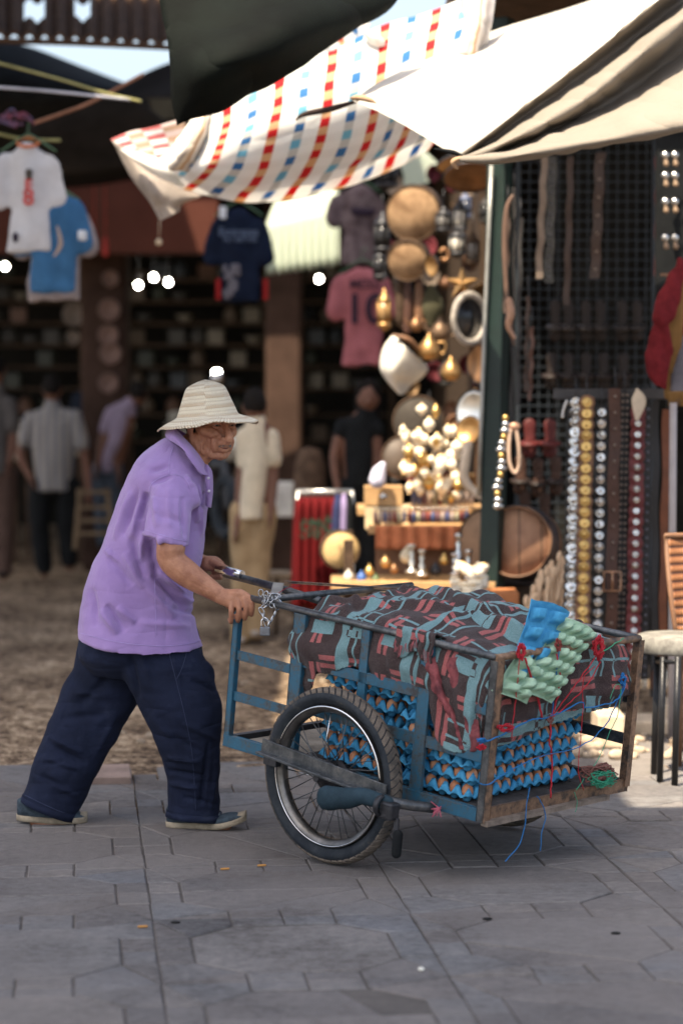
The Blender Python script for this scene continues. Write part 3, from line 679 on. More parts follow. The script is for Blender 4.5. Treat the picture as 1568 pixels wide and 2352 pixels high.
n1 = g.noise(9, 6, rough=.7)
g.put(b.inputs['Base Color'], g.ramp(n1, [(.38, (.018, .022, .028)), (.58, (.035, .04, .046)), (.70, (.10, .085, .07))]))
g.bump(g.noise(60), .3, .004); RUBBER = m
m, g, b = blank('dusty_tread', .9)
n1 = g.noise(11, 6, rough=.7)
g.put(b.inputs['Base Color'], g.ramp(n1, [(.38, (.06, .055, .05)), (.6, (.16, .13, .105))])); g.bump(g.noise(70), .4, .004); TREAD = m
cm = Matrix.Translation(CO) @ Matrix((CU, CV, CW)).transposed().to_4x4()
cart = thing('handcart', CO, 'worn blue steel two-wheeled handcart pushed by the man in purple, loaded with egg trays', 'handcart', mtx=cm)
R0 = .302
UW = -.056
def wheel(v0, gv):
    c = K(UW, v0, 0); ax = CV
    mb = MB(); mb.lathe([(.001, -.075), (.014, -.075), (.014, -.045), (.032, -.042), (.034, -.03), (.052, -.028), (.055, -.012), (.036, -.008), (.036, .02), (.05, .024), (.05, .036), (.02, .04), (.014, .07), (.001, .07)], c, ax, 28)
    hub = mb.build('wheel', IRON, cart)
    prof = []
    for k in range(20):
        a = 2*pi*k/20; prof.append((.268+.033*cos(a)*(1.0 if cos(a) > 0 else .8), .034*sin(a)*(1 if cos(a) > -.3 else .8)))
    mb = MB(); mb.lathe(prof, c, ax, 96, closed_prof=True); ty = mb.build('tyre', RUBBER, hub)
    X, Y = basis(ax)
    mb = MB(); N = 64
    for k in range(N):                               # tread blocks, slanted both ways
        for sgn in (-1, 1):
            rows = []
            for t in range(5):
                a0 = 2*pi*(k+t*.22*1.0)/N; hw = .0 + .0068*(t+.1)
                vv = sgn*hw; rr = .2985+sqrt(max(0, 1-(vv/.034)**2))*.0055-.004
                rr = .268+.033*sqrt(max(0, 1-(vv/.036)**2))
                rows.append((a0, vv, rr))
            inner = []; outer = []
            rings = []
            for a0, vv, rr in rows:
                q = []
                for da, dr in ((-.038, -.004), (-.036, .0034), (.036, .0034), (.038, -.004)):
                    a = a0+da; d = (X*cos(a)+Y*sin(a)); q.append(c+d*(rr+dr)+ax*vv)
                rings.append(q)
            mb.ring_loft(rings)
    mb.build('tread', TREAD, hub, flat=True)
    mb = MB(); mb.lathe([(.243, -.026), (.236, -.024), (.222, -.016), (.218, -.008), (.218, .008), (.222, .016), (.236, .024), (.243, .026), (.246, .0)], c, ax, 80, closed_prof=True)
    mb.build('rim', mat('dull_rim', (.16, .15, .14), .35, .8, var=.4, scale=10), hub)
    mb = MB(); mb.lathe([(.2425, -.0295), (.2395, -.032), (.2365, -.0295), (.2395, -.026)], c, ax, 80, closed_prof=True); mb.build('rim_edge', CHROME, hub)
    for k in range(36):
        sgn = -1 if k % 2 else 1; a = 2*pi*k/36; off = (.55 if (k//2) % 2 else -.55)
        p0 = c+(X*cos(a+off)+Y*sin(a+off))*.047+ax*(.026*sgn); p1 = c+(X*cos(a)+Y*sin(a))*.222+ax*(.004*sgn)
        mb = MB(); mb.tube([p0, p1], .0019, 6); mb.build('spoke', STEEL if k % 9 else CHROME, hub)
    return hub
wheel(0.0, 0); wheel(.95, 1)
NV, FV = .10, .905; TOP, BOT = .515, -.015; UF = .524; UR = -.655
def part(name, m_, *bars, fn=None):
    mb = MB()
    for q in bars: mb.bar(*q)
    return mb.build(name, m_, cart)
def tubep(name, m_, pts, r, k=1, parent=None, n=12):
    mb = MB(); mb.tube(pts, r, n, k); return mb.build(name, m_, parent or cart)
# top rails
tubep('top_rail', STEEL, [K(UR-.02, NV, TOP), K(-.2, NV, TOP), K(UF, NV, TOP)], .0125)
tubep('top_rail', RUST, [K(UF, NV-.008, TOP), K(UF, .5, TOP+.004), K(UF, FV, TOP)], .0125)
tubep('top_rail', STEEL, [K(-.36, FV, TOP), K(UF, FV, TOP)], .0125)
tubep('cross_rail', STEEL, [K(-.53, NV+.01, TOP+.008), K(-.53, FV, TOP+.008)], .013)
# middle handle with chrome grip
tubep('handle', STEEL, [K(-1.0, .37, TOP+.005), K(-.72, .37, TOP+.0), K(-.50, .365, TOP-.012)], .0145)
tubep('grip', CHROME, [K(-1.03, .36, TOP+.020), K(-.90, .36, TOP+.018)], .017)
tubep('grip', CHROME, [K(UR-.03, NV, TOP), K(UR+.02, NV, TOP)], .0140)
part('flat_brace', mat('pale_steel', (.30, .28, .25), .5, .5), (K(-.735, .385, TOP+.012), K(-.50, NV+.012, TOP+.004), .036, .006, CW))
part('far_rail', RUST, (K(-.72, .40, TOP+.02), K(-.35, FV, TOP+.012), .012, .008, CW))
# posts
U_, = (Vector((0, 0, 1)),)
def post(u, v, w0, w1, a, b_, m_, name='post'):
    return part(name, m_, (K(u, v, w0), K(u, v, w1), a, b_, CV))
post(UR, NV, BOT, TOP-.012, .022, .022, PAINT)
post(-.345, NV-.002, BOT, TOP-.012, .052, .024, PAINT)
post(-.041, NV-.002, .18, TOP-.012, .036, .010, PAINT)
post(.237, NV-.004, BOT, TOP-.012, .050, .010, PAINT)
mb = MB(); mb.bar(K(UF, NV, BOT-.02), K(UF, NV, TOP-.012), .028, .026, CV); mb.build('corner_post', STEEL, cart)
mb = MB(); mb.bar(K(UF+.016, NV+.002, BOT-.02), K(UF+.016, NV+.002, TOP-.002), .005, .030, CV); mb.build('corner_angle', RUST, cart)
mb = MB(); mb.bar(K(UF, FV, BOT), K(UF, FV, TOP-.006), .028, .026, CV); mb.build('corner_post', RUST, cart)
post(-.345, FV, BOT, TOP-.012, .04, .02, PAINT); post(UR+.28, .62, BOT, TOP, .03, .02, PAINT)
post(.1, FV, BOT, TOP-.012, .04, .012, PAINT)
# side rails
part('side_rail', PAINT, (K(-.32, NV-.003, .338), K(UF-.014, NV-.003, .338), .008, .036, CW))
part('side_rail', PAINT, (K(-.32, NV-.003, .178), K(UF-.014, NV-.003, .178), .008, .036, CW))
part('side_rail', PAINT, (K(UR+.012, NV, .30), K(-.372, NV, .30), .008, .030, CW))
part('side_rail', PAINT, (K(UR+.012, NV, .15), K(-.372, NV, .15), .008, .030, CW))
part('bottom_rail', PAINT, (K(UR-.012, NV, BOT-.002), K(UF-.014, NV, BOT-.002), .024, .040, CW))
part('side_rail', STEEL, (K(-.32, FV, .30), K(UF-.014, FV, .30), .008, .036, CW)); part('side_rail', STEEL, (K(-.32, FV, .15), K(UF-.014, FV, .15), .008, .036, CW))
part('bottom_rail', STEEL, (K(-.36, FV, BOT), K(UF-.014, FV, BOT), .02, .035, CW))
part('bottom_rail', RUST, (K(UF+.004, NV-.01, BOT+.002), K(UF+.004, FV+.01, BOT+.002), .006, .046, CW))
mb = MB(); mb.bar(K(UF+.018, NV-.008, BOT-.024), K(UF+.018, FV-.13, BOT-.022), .026, .016, CW)
mb.build('front_batten', mat('grey_batten', (.20, .16, .13), .85, var=.5, scale=14), cart, disp=lambda co, n: co+n*nz3(co, 18)*.004)
# rear cage floor
part('cage_rail', IRON, (K(UR, NV+.012, BOT), K(UR, .60, BOT), .022, .03, CW)); part('cage_rail', IRON, (K(UR+.012, .60, BOT), K(-.37, .60, BOT), .02, .03, CW))
mb = MB(); mb.box(K(-.50, .35, BOT-.006), (.26, .47, .008), Matrix((CU, CV, CW)).transposed()); mb.build('cage_floor', mat('grey_board', (.33, .29, .24), .8, var=.4, scale=9), cart)
# bed boards
for k in range(5):
    v0 = NV+.018+k*.158
    mb = MB(); mb.box(K((UF-.375)/2+.005, v0+.076, BOT-.003), (UF+.345, .152, .018), Matrix((CU, CV, CW)).transposed(), .002)
    mb.build('bed_board', mat('bed_wood', (.085, .075, .07), .75, var=.4, scale=10), cart)
# outrigger beam over the axle end, clamp and brake lever
mb = MB(); mb.bar(K(-.335, -.075, .030), K(.235, -.075, -.002), .034, .005, CW); mb.bar(K(-.335, -.060, .052), K(.235, -.060, .018), .005, .045, CW)
mb.build('outrigger_beam', STEEL, cart)
mb = MB(); mb.box(K(-.27, -.075, .012), (.06, .03, .03), Matrix((CU, CV, CW)).transposed(), .003); mb.build('beam_bracket', IRON, cart)
tubep('axle', IRON, [K(UW, -.085, .0), K(UW, 1.02, 0)], .012)
tubep('beam_end', STEEL, [K(.20, -.075, .0), K(.27, -.02, -.02), K(.33, NV-.01, -.035)], .018, 3)
mb = MB(); mb.limb([K(.03, -.115, -.045), K(.10, -.11, -.028), K(.19, -.10, -.005), K(.27, -.085, -.008)], [.042, .037, .028, .026], 14, 4, flat=.75, fdir=CV)
mb.build('rubber_sleeve', mat('sleeve_rubber', (.025, .045, .06), .75, var=.3), cart, disp=lambda co, n: co+n*nz3(co, 28)*.006)
mb = MB(); mb.box(K(.285, -.09, -.03), (.055, .045, .06), Matrix((CU, CV, CW)).transposed(), .008); mb.lathe([(.034, -.012), (.040, 0), (.034, .012), (.026, 0)], K(.255, -.095, -.02), CU, 18, closed_prof=True); mb.build('clamp', IRON, cart)
mb = MB(); mb.bar(K(.315, -.085, -.05), K(.325, -.09, -.13), .018, .012, CV); mb.build('brake_lever', IRON, cart)
mb = MB(); mb.limb([K(.330, -.09, -.10), K(.335, -.095, -.165)], [.017, .016], 12); mb.build('lever_grip', BLACK, cart)
mb = MB()
for k in range(14):
    a = rnd(0, 6.28); mb.limb([K(.365, NV-.03, -.025), K(.365+rnd(-.03, .03), NV-.04, -.025+rnd(-.035, .025))], [.003, .0015], 5)
mb.build('red_rag', mat('rag_red', (.38, .10, .14), .9), cart)
# chain and padlock
def link(c, ax, up, L=.026, W=.016, r=.0028):
    mb = MB(); pts = []
    for k in range(17):
        a = 2*pi*k/16; pts.append(c+up*(cos(a)*L*.5*(1.0))+ax*(sin(a)*W*.5))
    mb.tube(pts, r, 6); return mb
CHN = mat('zinc_chain', (.42, .43, .45), .25, .95, var=.2, bump=0)
ch = thing('chain', K(-.47, NV, TOP), 'short zinc chain wrapped round the handcart cross rail', 'chain')
cc = P(614, 1376, 8.58)
for k in range(16):
    a = k*2.4; c0 = P(599+(k*13) % 40, 1362+(k*17) % 32, 8.535+.012*cos(k*1.9))
    r_ = Matrix.Rotation(a+(k % 2)*1.2, 3, 'Y') @ Matrix.Rotation(k*.9, 3, 'Z')
    link(c0, r_ @ Vector((1, 0, 0)), r_ @ Vector((0, 0, 1))).build('chain_link', CHN, ch)
for (x, y, t) in ((601, 1404, -.35), (606, 1418, -.3), (612, 1433, -.3), (632, 1408, .42), (625, 1421, .42), (618, 1434, .35)):
    r_ = Matrix.Rotation(t, 3, 'Y'); link(P(x, y, 8.535), (Vector((1, 0, 0)) if (x+y) % 2 else Vector((.3, 1, 0)).normalized()), r_ @ Vector((0, 0, 1)), .030).build('chain_link', CHN, ch)
pk = thing('padlock', P(609, 1468, 8.53), 'grey steel padlock hanging from the chain under the near handcart rail', 'padlock')
c0 = P(608.5, 1450, 8.53)
mb = MB(); mb.box(c0, (.036, .018, .032), None, .004); mb.build('body', mat('lock_steel', (.20, .21, .23), .4, .7, scale=30), pk)
mb = MB(); mb.tube([c0+Vector((-.012, 0, .012)), c0+Vector((-.012, 0, .035)), c0+Vector((-.007, 0, .044)), c0+Vector((0, 0, .048)), c0+Vector((.007, 0, .044)), c0+Vector((.012, 0, .035)), c0+Vector((.012, 0, .012))], .0035, 8, 2); mb.build('shackle', CHROME, pk)
# ---------------------------------------------------------------- egg trays and eggs
m, g, b = blank('blue_pulp', .9)
n1 = g.noise(18, 5); g.put(b.inputs['Base Color'], g.ramp(n1, [(.35, (.04, .22, .42)), (.7, (.09, .37, .60))])); g.bump(g.noise(160, 5), .6, .004); PULP = m
m, g, b = blank('green_pulp', .9)
n1 = g.noise(14, 5); g.put(b.inputs['Base Color'], g.ramp(n1, [(.35, (.27, .42, .30)), (.7, (.42, .58, .42))])); g.bump(g.noise(160, 5), .6, .004); GPULP = m
m, g, b = blank('egg_shell', .5)
oi = g.n.new('ShaderNodeObjectInfo')
g.put(b.inputs['Base Color'], g.ramp(oi.outputs['Random'], [(0, (.36, .135, .055)), (.5, (.47, .19, .085)), (1, (.55, .26, .13))])); g.bump(g.noise(200), .1, .002); EGG = m
CE = .052
def tray_h(a, b_):                                   # a, b in cells
    ca, cb = cos(2*pi*a), cos(2*pi*b_)
    s = (ca+cb)*.5                                   # 1 on the posts between cups, -1 in a cup's centre
    s = max(-.80, min(.95, s*1.3))
    return .029*s-.001
def cup_h(a, b_):
    t = max(abs(a-int(a)-.5), abs(b_-int(b_)-.5))*.75+.25*hypot(a-int(a)-.5, b_-int(b_)-.5)
    t = max(0, min(1, (t-.20)/.17)); return -.030*(1-t*t*(3-2*t))
def tray_mesh(na, nb, name='tray', tray_h=tray_h):
    mb = MB(); q = 8 if tray_h is not cup_h else 14; e = .14
    A_ = [-e]+[i/q for i in range(na*q+1)]+[na+e]; B_ = [-e]+[i/q for i in range(nb*q+1)]+[nb+e]
    def pt(a, b_):
        ed = a < 0 or b_ < 0 or a > na or b_ > nb
        h = -.010+tray_h(max(0, min(na, a)), max(0, min(nb, b_)))*.35 if ed else tray_h(a, b_)
        if not ed:
            d = min(a, b_, na-a, nb-b_)
            if d < .08: h = h*.75-.004
        return Vector(((a-na/2)*CE, (b_-nb/2)*CE, h))
    mb.ring_loft([[pt(a, b_) for b_ in B_] for a in A_], cap=False, closed=False)
    return mb
ORD = ['lowest', 'second from the bottom', 'third from the bottom', 'fourth from the bottom', 'fifth from the bottom', 'sixth from the bottom', 'seventh from the bottom', 'eighth from the bottom']
tr = tray_mesh(6, 5).build('egg_tray', PULP, solid=.003, local=True); me_a = tr.data
tr2 = tray_mesh(5, 6).build('egg_tray', PULP, solid=.003, local=True); me_b = tr2.data
mb = MB(); prof = []
for k in range(15):
    a = pi*k/14; prof.append((.0205*sin(a)*(1+.10*cos(a)), -.0265*cos(a)*(1.0)))
mb.lathe(prof, Vector((0, 0, 0)), n=18); eg = mb.build('egg', EGG, local=True); egm = eg.data
used = {'a': False, 'b': False, 'e': False}
RC = Matrix((CU, CV, CW)).transposed().to_4x4()
DZ = .0535
for uc, vc, na, nb, layers, sname in ((.275, .275, 6, 5, 7, 'near front'), (.285, .595, 5, 6, 6, 'far front'), (-.095, .28, 6, 5, 7, 'near rear')):
    for L in range(layers):
        key = 'a' if na == 6 else 'b'; me = me_a if na == 6 else me_b
        if not used[key]: o = tr if key == 'a' else tr2; used[key] = True
        else: o = bpy.data.objects.new('egg_tray', me); C.objects.link(o)
        du, dv, rz = rnd(-.011, .009), rnd(-.010, .010), rnd(-.05, .05)
        if L == 0: dv = 0
        w0 = BOT+.034+L*DZ
        o.matrix_basis = Matrix.Translation(K(uc+du, vc+dv, w0)) @ RC @ Matrix.Rotation(rz, 4, 'Z')
        tag(o, 'blue pulp egg tray, %s in the %s stack of the handcart' % (ORD[L], sname), 'egg tray', 'blue egg trays stacked in the handcart')
        if L == layers-1 and sname != 'x': pass
        cells = [(na-.5, j+.5) for j in range(nb)]+[(i+.5, .5) for i in range(na-1)]
        for (a, b_) in cells:
            if random.random() < .10: continue
            if not used['e']: e = eg; used['e'] = True
            else: e = bpy.data.objects.new('egg', egm); C.objects.link(e)
            lp = Vector(((a-na/2)*CE, (b_-nb/2)*CE, .009))
            e.matrix_basis = Matrix.Translation(K(uc+du, vc+dv, w0)) @ RC @ Matrix.Rotation(rz, 4, 'Z') @ Matrix.Translation(lp) @ Matrix.Rotation(rnd(-.12, .12), 4, 'X') @ Matrix.Rotation(rnd(-.12, .12), 4, 'Y')
            tag(e, 'brown hen egg sitting in the %s stack of blue trays' % sname, 'egg', 'eggs in the %s stack' % sname)
# torn trays on the front
def warped_tray(name, corners, na, nb, m_, lb, bend=.0, mess=.0, push=.03, seed=0):
    """corners: four points; cups stand towards the camera side"""
    a0, a1, b0, b1 = corners
    mb = tray_mesh(na, nb, tray_h=cup_h)
    nrm = ((a1-a0).cross(b0-a0)).normalized()
    if nrm.y > 0: nrm = -nrm
    W_, H_ = na*CE, nb*CE
    for v in mb.bm.verts:
        s, t = v.co.x/W_+.5, v.co.y/H_+.5
        p = a0.lerp(a1, s).lerp(b0.lerp(b1, s), t)
        w_ = noise.noise_vector(p*7+Vector((seed, 0, 0)))*mess+noise.noise_vector(p*25+Vector((seed, 0, 0)))*mess*.3
        v.co = p-nrm*(v.co.z*1.45)+nrm*(push*sin(pi*t)*bend)+w_
    return mb.build(name, m_, solid=.003, label=lb, cat='egg tray')
def KP(x, y, u):                                     # the point of the cart's plane u seen at a pixel
    d0 = (P(x, y, 1)-Vector((0, 0, CAMH))); o_ = Vector((0, 0, CAMH)); t = (K(u, 0, 0)-o_).dot(CU)/d0.dot(CU); return o_+d0*t
warped_tray('egg_tray', (KP(1175, 1585, .545), KP(1285, 1420, .47), KP(1258, 1612, .56), KP(1352, 1455, .50)), 6, 4, GPULP, 'torn pale green egg tray with cups outward, leaning on the front of the load', .6, .006)
warped_tray('egg_tray', (KP(1128, 1585, .515), KP(1190, 1500, .50), KP(1200, 1612, .545), KP(1225, 1545, .54)), 3, 2, GPULP, 'inner side of a broken pale green egg tray just behind the cart front post', .5, .006, seed=5)
warped_tray('egg_tray', (KP(1168, 1570, .50), KP(1222, 1388, .46), KP(1222, 1560, .53), KP(1292, 1412, .46)), 4, 2, PULP, 'crushed blue egg tray piece sticking up behind the pale green one', .5, .016, seed=9)
# ---------------------------------------------------------------- blanket
m, g, b = blank('plaid_wool', .95)
u, v = g.uv()                                        # metres of cloth
wv = g.noise(7, 3); u = g.M('ADD', u, g.M('MULTIPLY', g.M('SUBTRACT', wv, .5), .006))
PR = .29
def stripes(x, off):
    f = g.M('FRACT', g.M('ADD', g.M('DIVIDE', x, PR), off))
    teal = g.M('MAXIMUM', g.M('MAXIMUM', g.band(f, .0, .16), g.band(f, .22, .25)), g.band(f, .40, .43))
    red = g.M('MAXIMUM', g.band(f, .60, .66), g.band(f, .70, .76))
    return teal, red
tu, ru = stripes(u, .1); tv, rv = stripes(v, .35)
br1 = g.M('GREATER_THAN', g.M('FRACT', g.M('DIVIDE', v, .12)), .30); br2 = g.M('GREATER_THAN', g.M('FRACT', g.M('DIVIDE', u, .16)), .42)
tv = g.M('MULTIPLY', tv, br2); ru = g.M('MULTIPLY', ru, g.M('GREATER_THAN', g.M('FRACT', g.M('DIVIDE', v, .24)), .28)); rv = g.M('MULTIPLY', rv, g.M('GREATER_THAN', g.M('FRACT', g.M('DIVIDE', u, .31)), .5))
tw = g.M('LESS_THAN', g.M('FRACT', g.M('MULTIPLY', g.M('ADD', u, v), 210)), .5)     # twill
both = g.M('MULTIPLY', tu, tv)
cu_ = g.M('LESS_THAN', g.M('FRACT', g.M('MULTIPLY', u, 24)), .5); cv_ = g.M('LESS_THAN', g.M('FRACT', g.M('MULTIPLY', v, 24)), .5)
chk = g.M('ABSOLUTE', g.M('SUBTRACT', cu_, cv_))
teal = g.M('SUBTRACT', g.M('MAXIMUM', tu, tv), g.M('MULTIPLY', both, g.M('SUBTRACT', 1., chk)))
red = g.M('MULTIPLY', g.M('MAXIMUM', ru, rv), g.M('SUBTRACT', 1., g.M('MAXIMUM', tu, tv)))
spk = g.noise(420, 2, rough=.8)
brown = g.ramp(spk, [(.45, (.036, .023, .023)), (.60, (.070, .050, .048)), (.75, (.22, .18, .17))])
tealc = g.ramp(spk, [(.42, (.13, .25, .27)), (.65, (.26, .43, .45))]); redc = g.ramp(spk, [(.42, (.32, .08, .08)), (.65, (.52, .18, .17))])
teal = g.M('MULTIPLY', teal, g.M('ADD', .62, g.M('MULTIPLY', tw, .38))); red = g.M('MULTIPLY', red, g.M('ADD', .62, g.M('MULTIPLY', tw, .38)))
c_ = g.mix(teal, brown, tealc); c_ = g.mix(red, c_, redc); g.put(b.inputs['Base Color'], c_)
b.inputs['Sheen Weight'].default_value = .1
g.bump(g.M('ADD', spk, g.M('MULTIPLY', tw, .5)), .5, .003); PLAID = m
RR = .055
def roll(t):                                         # arc then straight: (out, down)
    if t <= 0: return 0, 0
    if t < RR*pi/2: return RR*sin(t/RR), RR*(1-cos(t/RR))
    return RR, RR+(t-RR*pi/2)
U0, U1, V0, V1 = -.335, .455, .165, .85
def hump(u, v):
    s = (u-U0)/(U1-U0); t = (v-V0)/(V1-V0); s = max(0, min(1, s)); t = max(0, min(1, t))
    return .105*(sin(pi*min(1, s*.78+.16))**.8)*(sin(pi*(t*.75+.14))**.8)
def blanket(a, b_):
    cu_, cv_ = max(U0, min(U1, a)), max(V0, min(V1, b_)); ou, ov = a-cu_, b_-cv_
    t = hypot(ou, ov); out, dn = roll(t)
    du, dv = (ou/t, ov/t) if t > 1e-6 else (0, 0)
    q = Vector((a*1, b_*1, 0))
    flare = 1.0
    w = .488+hump(cu_, cv_)-dn
    # long creases on top, running along and across
    if t < .08:
        k = 1-t/.08
        w += k*(.020*noise.noise(Vector((a*5.5, b_*9, 2)))+.016*noise.noise(Vector((a*4, b_*16+a*8, 7)))+.010*noise.noise(Vector((a*18, b_*10, 4))))
        w += k*.026*exp(-((b_-.30-a*.25-.02*sin(a*9))/.020)**2)+k*.030*exp(-((b_-.50+a*.35+.02*sin(a*12))/.024)**2)+k*.022*exp(-((a-.12-b_*.2)/.02)**2)+k*.02*exp(-((a+.16+b_*.25)/.018)**2)-k*.016*exp(-((b_-.40+a*.1)/.03)**2)+k*.03*exp(-((a+.05)/.05)**2-((b_-.78)/.06)**2)
    wob = .020*noise.noise(Vector(((a+b_)*9, dn*3, 1)))*min(1, dn/.06)+.012*noise.noise(Vector((a*22, b_*22, dn*6)))*min(1, dn/.06)
    ex = .0
    if ov < 0 and ou <= 0:                           # near side: bulges out between the posts
        ex = .034*exp(-((dn-.13)/.06)**2)*(1-exp(-((a+.041)/.05)**2)*.9)*(1 if a < .2 else .3)
        ex += .02*min(1, dn/.2)*(0 if a < .2 else 1)
    if ou > 0: ex = .02*exp(-((dn-.15)/.08)**2)+.012*sin(b_*26)*min(1, dn/.1)
    return K(cu_+du*(out+wob+ex), cv_+dv*(out+wob+ex), w)
def drop_near(a): return .225+.02*sin(a*21)+(.13*max(0, min(1, (a-.26)/.05)))+(.12*max(0, min(1, (-.25-a)/.05)))
def drop_front(b_): return .335-.09*(b_-V0)/(V1-V0)
NA, NB = 380, 320
mb = MB(); grid = []
for i in range(NA+1):
    row = []
    for j in range(NB+1):
        s, t = i/NA, j/NB
        a = U0-.36+s*((U1+.38)-(U0-.36)); b_ = V0-.48+t*((V1+.25)-(V0-.48))
        row.append((a, b_))
    grid.append(row)
uvl = mb.bm.loops.layers.uv.new('UVMap'); vt = {}
def keep(a, b_):
    ou = a-max(U0, min(U1, a)); ov = b_-max(V0, min(V1, b_)); t = hypot(ou, ov)
    if ou > 0 and ov == 0: return t < drop_front(b_)
    if ou > 0 and ov < 0: return t < .33 and b_ > V0-.40
    if ou == 0 and ov < 0: return t < drop_near(a)
    if ou < 0 and ov < 0: return t < .30
    if ou < 0: return t < .30
    return t < .22
def gv_(i, j):
    if (i, j) not in vt: vt[(i, j)] = mb.bm.verts.new(blanket(*grid[i][j]))
    return vt[(i, j)]
for i in range(NA):
    for j in range(NB):
        a = (grid[i][j][0]+grid[i+1][j][0])/2; b_ = (grid[i][j][1]+grid[i][j+1][1])/2
        if keep(a, b_):
            f = mb.bm.faces.new([gv_(i, j), gv_(i+1, j), gv_(i+1, j+1), gv_(i, j+1)]); f.smooth = True
            for lp, (x, y) in zip(f.loops, ((i, j), (i+1, j), (i+1, j+1), (i, j+1))): lp[uvl].uv = (grid[x][y][0]+1, grid[x][y][1]+1)
BL = mb.build('blanket', PLAID, solid=.005, smooth=1, label='brown plaid wool blanket with teal and red stripes covering the egg trays in the handcart', cat='blanket')
# fold that lies over the near rail, and the red bunched corner
mb = MB(); rows = []
for i in range(30):
    s = i/29; u_ = .10+s*.17+.0; r = []
    for j in range(22):
        t = j/21*.15; 
        ww = .548-.002; 
        if t < .05: v_ = .15-t; w_ = ww-.02+.4*t
        elif t < .085: a_ = (t-.05)/.035*pi*.6; v_ = .10-.018*sin(a_); w_ = ww-.018+.018*cos(a_)-.0
        else: v_ = .082-.006*sin(s*20); w_ = ww-.03-(t-.085)*(.9+.25*sin(s*9))
        r.append(K(u_+.004*sin(t*90), v_+.003*sin(s*24), w_))
    rows.append(r)
mb.ring_loft(rows, cap=False, closed=False, uv=lambda i, j: (1.1+i/29*.19, .9+j/21*.15)); mb.build('rail_fold', PLAID, BL, solid=.004)
mb = MB(); FR = mat('wool_fringe', (.36, .12, .13), .9)
for k in range(34):
    s = rnd(0, 1); p = K(.10+s*.17, .078, .49-.02*sin(s*9)); mb.limb([p+CW*.012, p, p+CW*rnd(-.03, -.012)+CU*rnd(-.008, .008)-CV*.004], [.0014, .0012, .0008], 5, 2)
mb.build('fringe', FR, BL)
def KV(x, y, v):                                     # the point of the cart's plane v seen at a pixel
    d0 = (P(x, y, 1)-Vector((0, 0, CAMH))); o_ = Vector((0, 0, CAMH)); t = (K(0, v, 0)-o_).dot(CV)/d0.dot(CV); return o_+d0*t
bc = [[(968, 1492, .12), (990, 1502, .10), (1012, 1498, .12), (1040, 1512, .10), (1066, 1508, .13)], [(978, 1540, .10), (996, 1545, .075), (1018, 1540, .115), (1042, 1552, .085), (1075, 1550, .12)], [(992, 1585, .105), (1012, 1600, .07), (1028, 1590, .11), (1052, 1598, .085), (1088, 1590, .11)],
      [(1022, 1632, .11), (1036, 1640, .085), (1050, 1634, .112), (1072, 1645, .088), (1098, 1640, .11)], [(1040, 1672, .108), (1050, 1682, .088), (1064, 1678, .11), (1082, 1690, .088), (1100, 1684, .10)], [(1052, 1712, .105), (1060, 1720, .09), (1074, 1718, .105), (1088, 1728, .09), (1102, 1722, .10)]]
mb = MB(); mb.sheet([[KV(*q) for q in r] for r in bc], 8)
mb.build('bunched_corner', mat('red_wool', (.30, .085, .09), .95, var=.45, scale=22, col2=(.10, .035, .04)), BL, solid=.005, disp=lambda co, n: co+n*(nz3(co, 26)*.012))
# ---------------------------------------------------------------- strings
YR = mat('red_yarn', (.50, .035, .05), .9, bump=.4, bscale=200); YB = mat('blue_string', (.03, .17, .42), .8); YG = mat('green_string', (.06, .33, .20), .8); YW = mat('brown_rope', (.20, .09, .075), .85)
UFR = UF+.034
def strg(name, m_, px_, r, lb, k=5, jit=.0):
    pts = [KP(x, y, UFR+(q[0] if q else 0)) for x, y, *q in px_]
    pts = smoothpts(pts, k); pts = [p+noise.noise_vector(p*40)*jit for p in pts]
    mb = MB(); mb.tube(pts, r, 6); return mb.build(name, m_, label=lb, cat='string')
strg('string', YB, [(1100, 1708, -.02), (1150, 1690), (1215, 1655), (1250, 1650), (1290, 1634), (1335, 1612), (1342, 1626), (1380, 1620), (1420, 1605), (1436, 1570, -.02)], 0.0025, 'long blue string strung across the front of the handcart over the blanket', jit=.004)
strg('string', YB, [(1100, 1798, -.02), (1122, 1800), (1170, 1770), (1240, 1738), (1330, 1715), (1385, 1672), (1410, 1625), (1437, 1560, -.02)], 0.0020, 'lower blue string slanting up from the cart corner post to the far post', jit=.004)
strg('string', YB, [(1216, 1808), (1208, 1850), (1202, 1910), (1185, 1950), (1160, 1978)], 0.0019, 'left one of two blue string ends dangling below the handcart', jit=.003)
strg('string', YB, [(1232, 1828), (1246, 1850), (1252, 1880), (1243, 1915), (1240, 1955)], 0.0019, 'right one of two blue string ends dangling below the handcart', jit=.003)
strg('string', YB, [(1284, 1480), (1278, 1540), (1270, 1600), (1268, 1640)], 0.0023, 'blue string hanging from the middle of the cart front rail over the green tray', jit=.003)
strg('string', YR, [(1278, 1500), (1285, 1560), (1275, 1620), (1266, 1650), (1262, 1700), (1268, 1750), (1264, 1800), (1263, 1832)], 0.0030, 'reddish brown twisted cord running down the middle of the handcart front', jit=.006)
strg('string', YR, [(1205, 1510), (1220, 1560), (1235, 1610), (1245, 1648)], 0.0040, 'thick red yarn slanting from the left knot towards the middle of the handcart front', jit=.004)
strg('string', YR, [(1192, 1510), (1186, 1580), (1180, 1640), (1174, 1695)], 0.0017, 'thin red yarn hanging straight down from the left knot of the cart front rail', jit=.003)
strg('string', YR, [(1372, 1500), (1330, 1560), (1290, 1615), (1262, 1652)], 0.0019, 'upper red yarn running from the right knot down to the middle of the handcart front', jit=.003)
strg('string', YR, [(1378, 1520), (1345, 1575), (1300, 1620), (1266, 1650)], 0.0019, 'lower red yarn running from the right knot down to the middle of the handcart front', jit=.003)
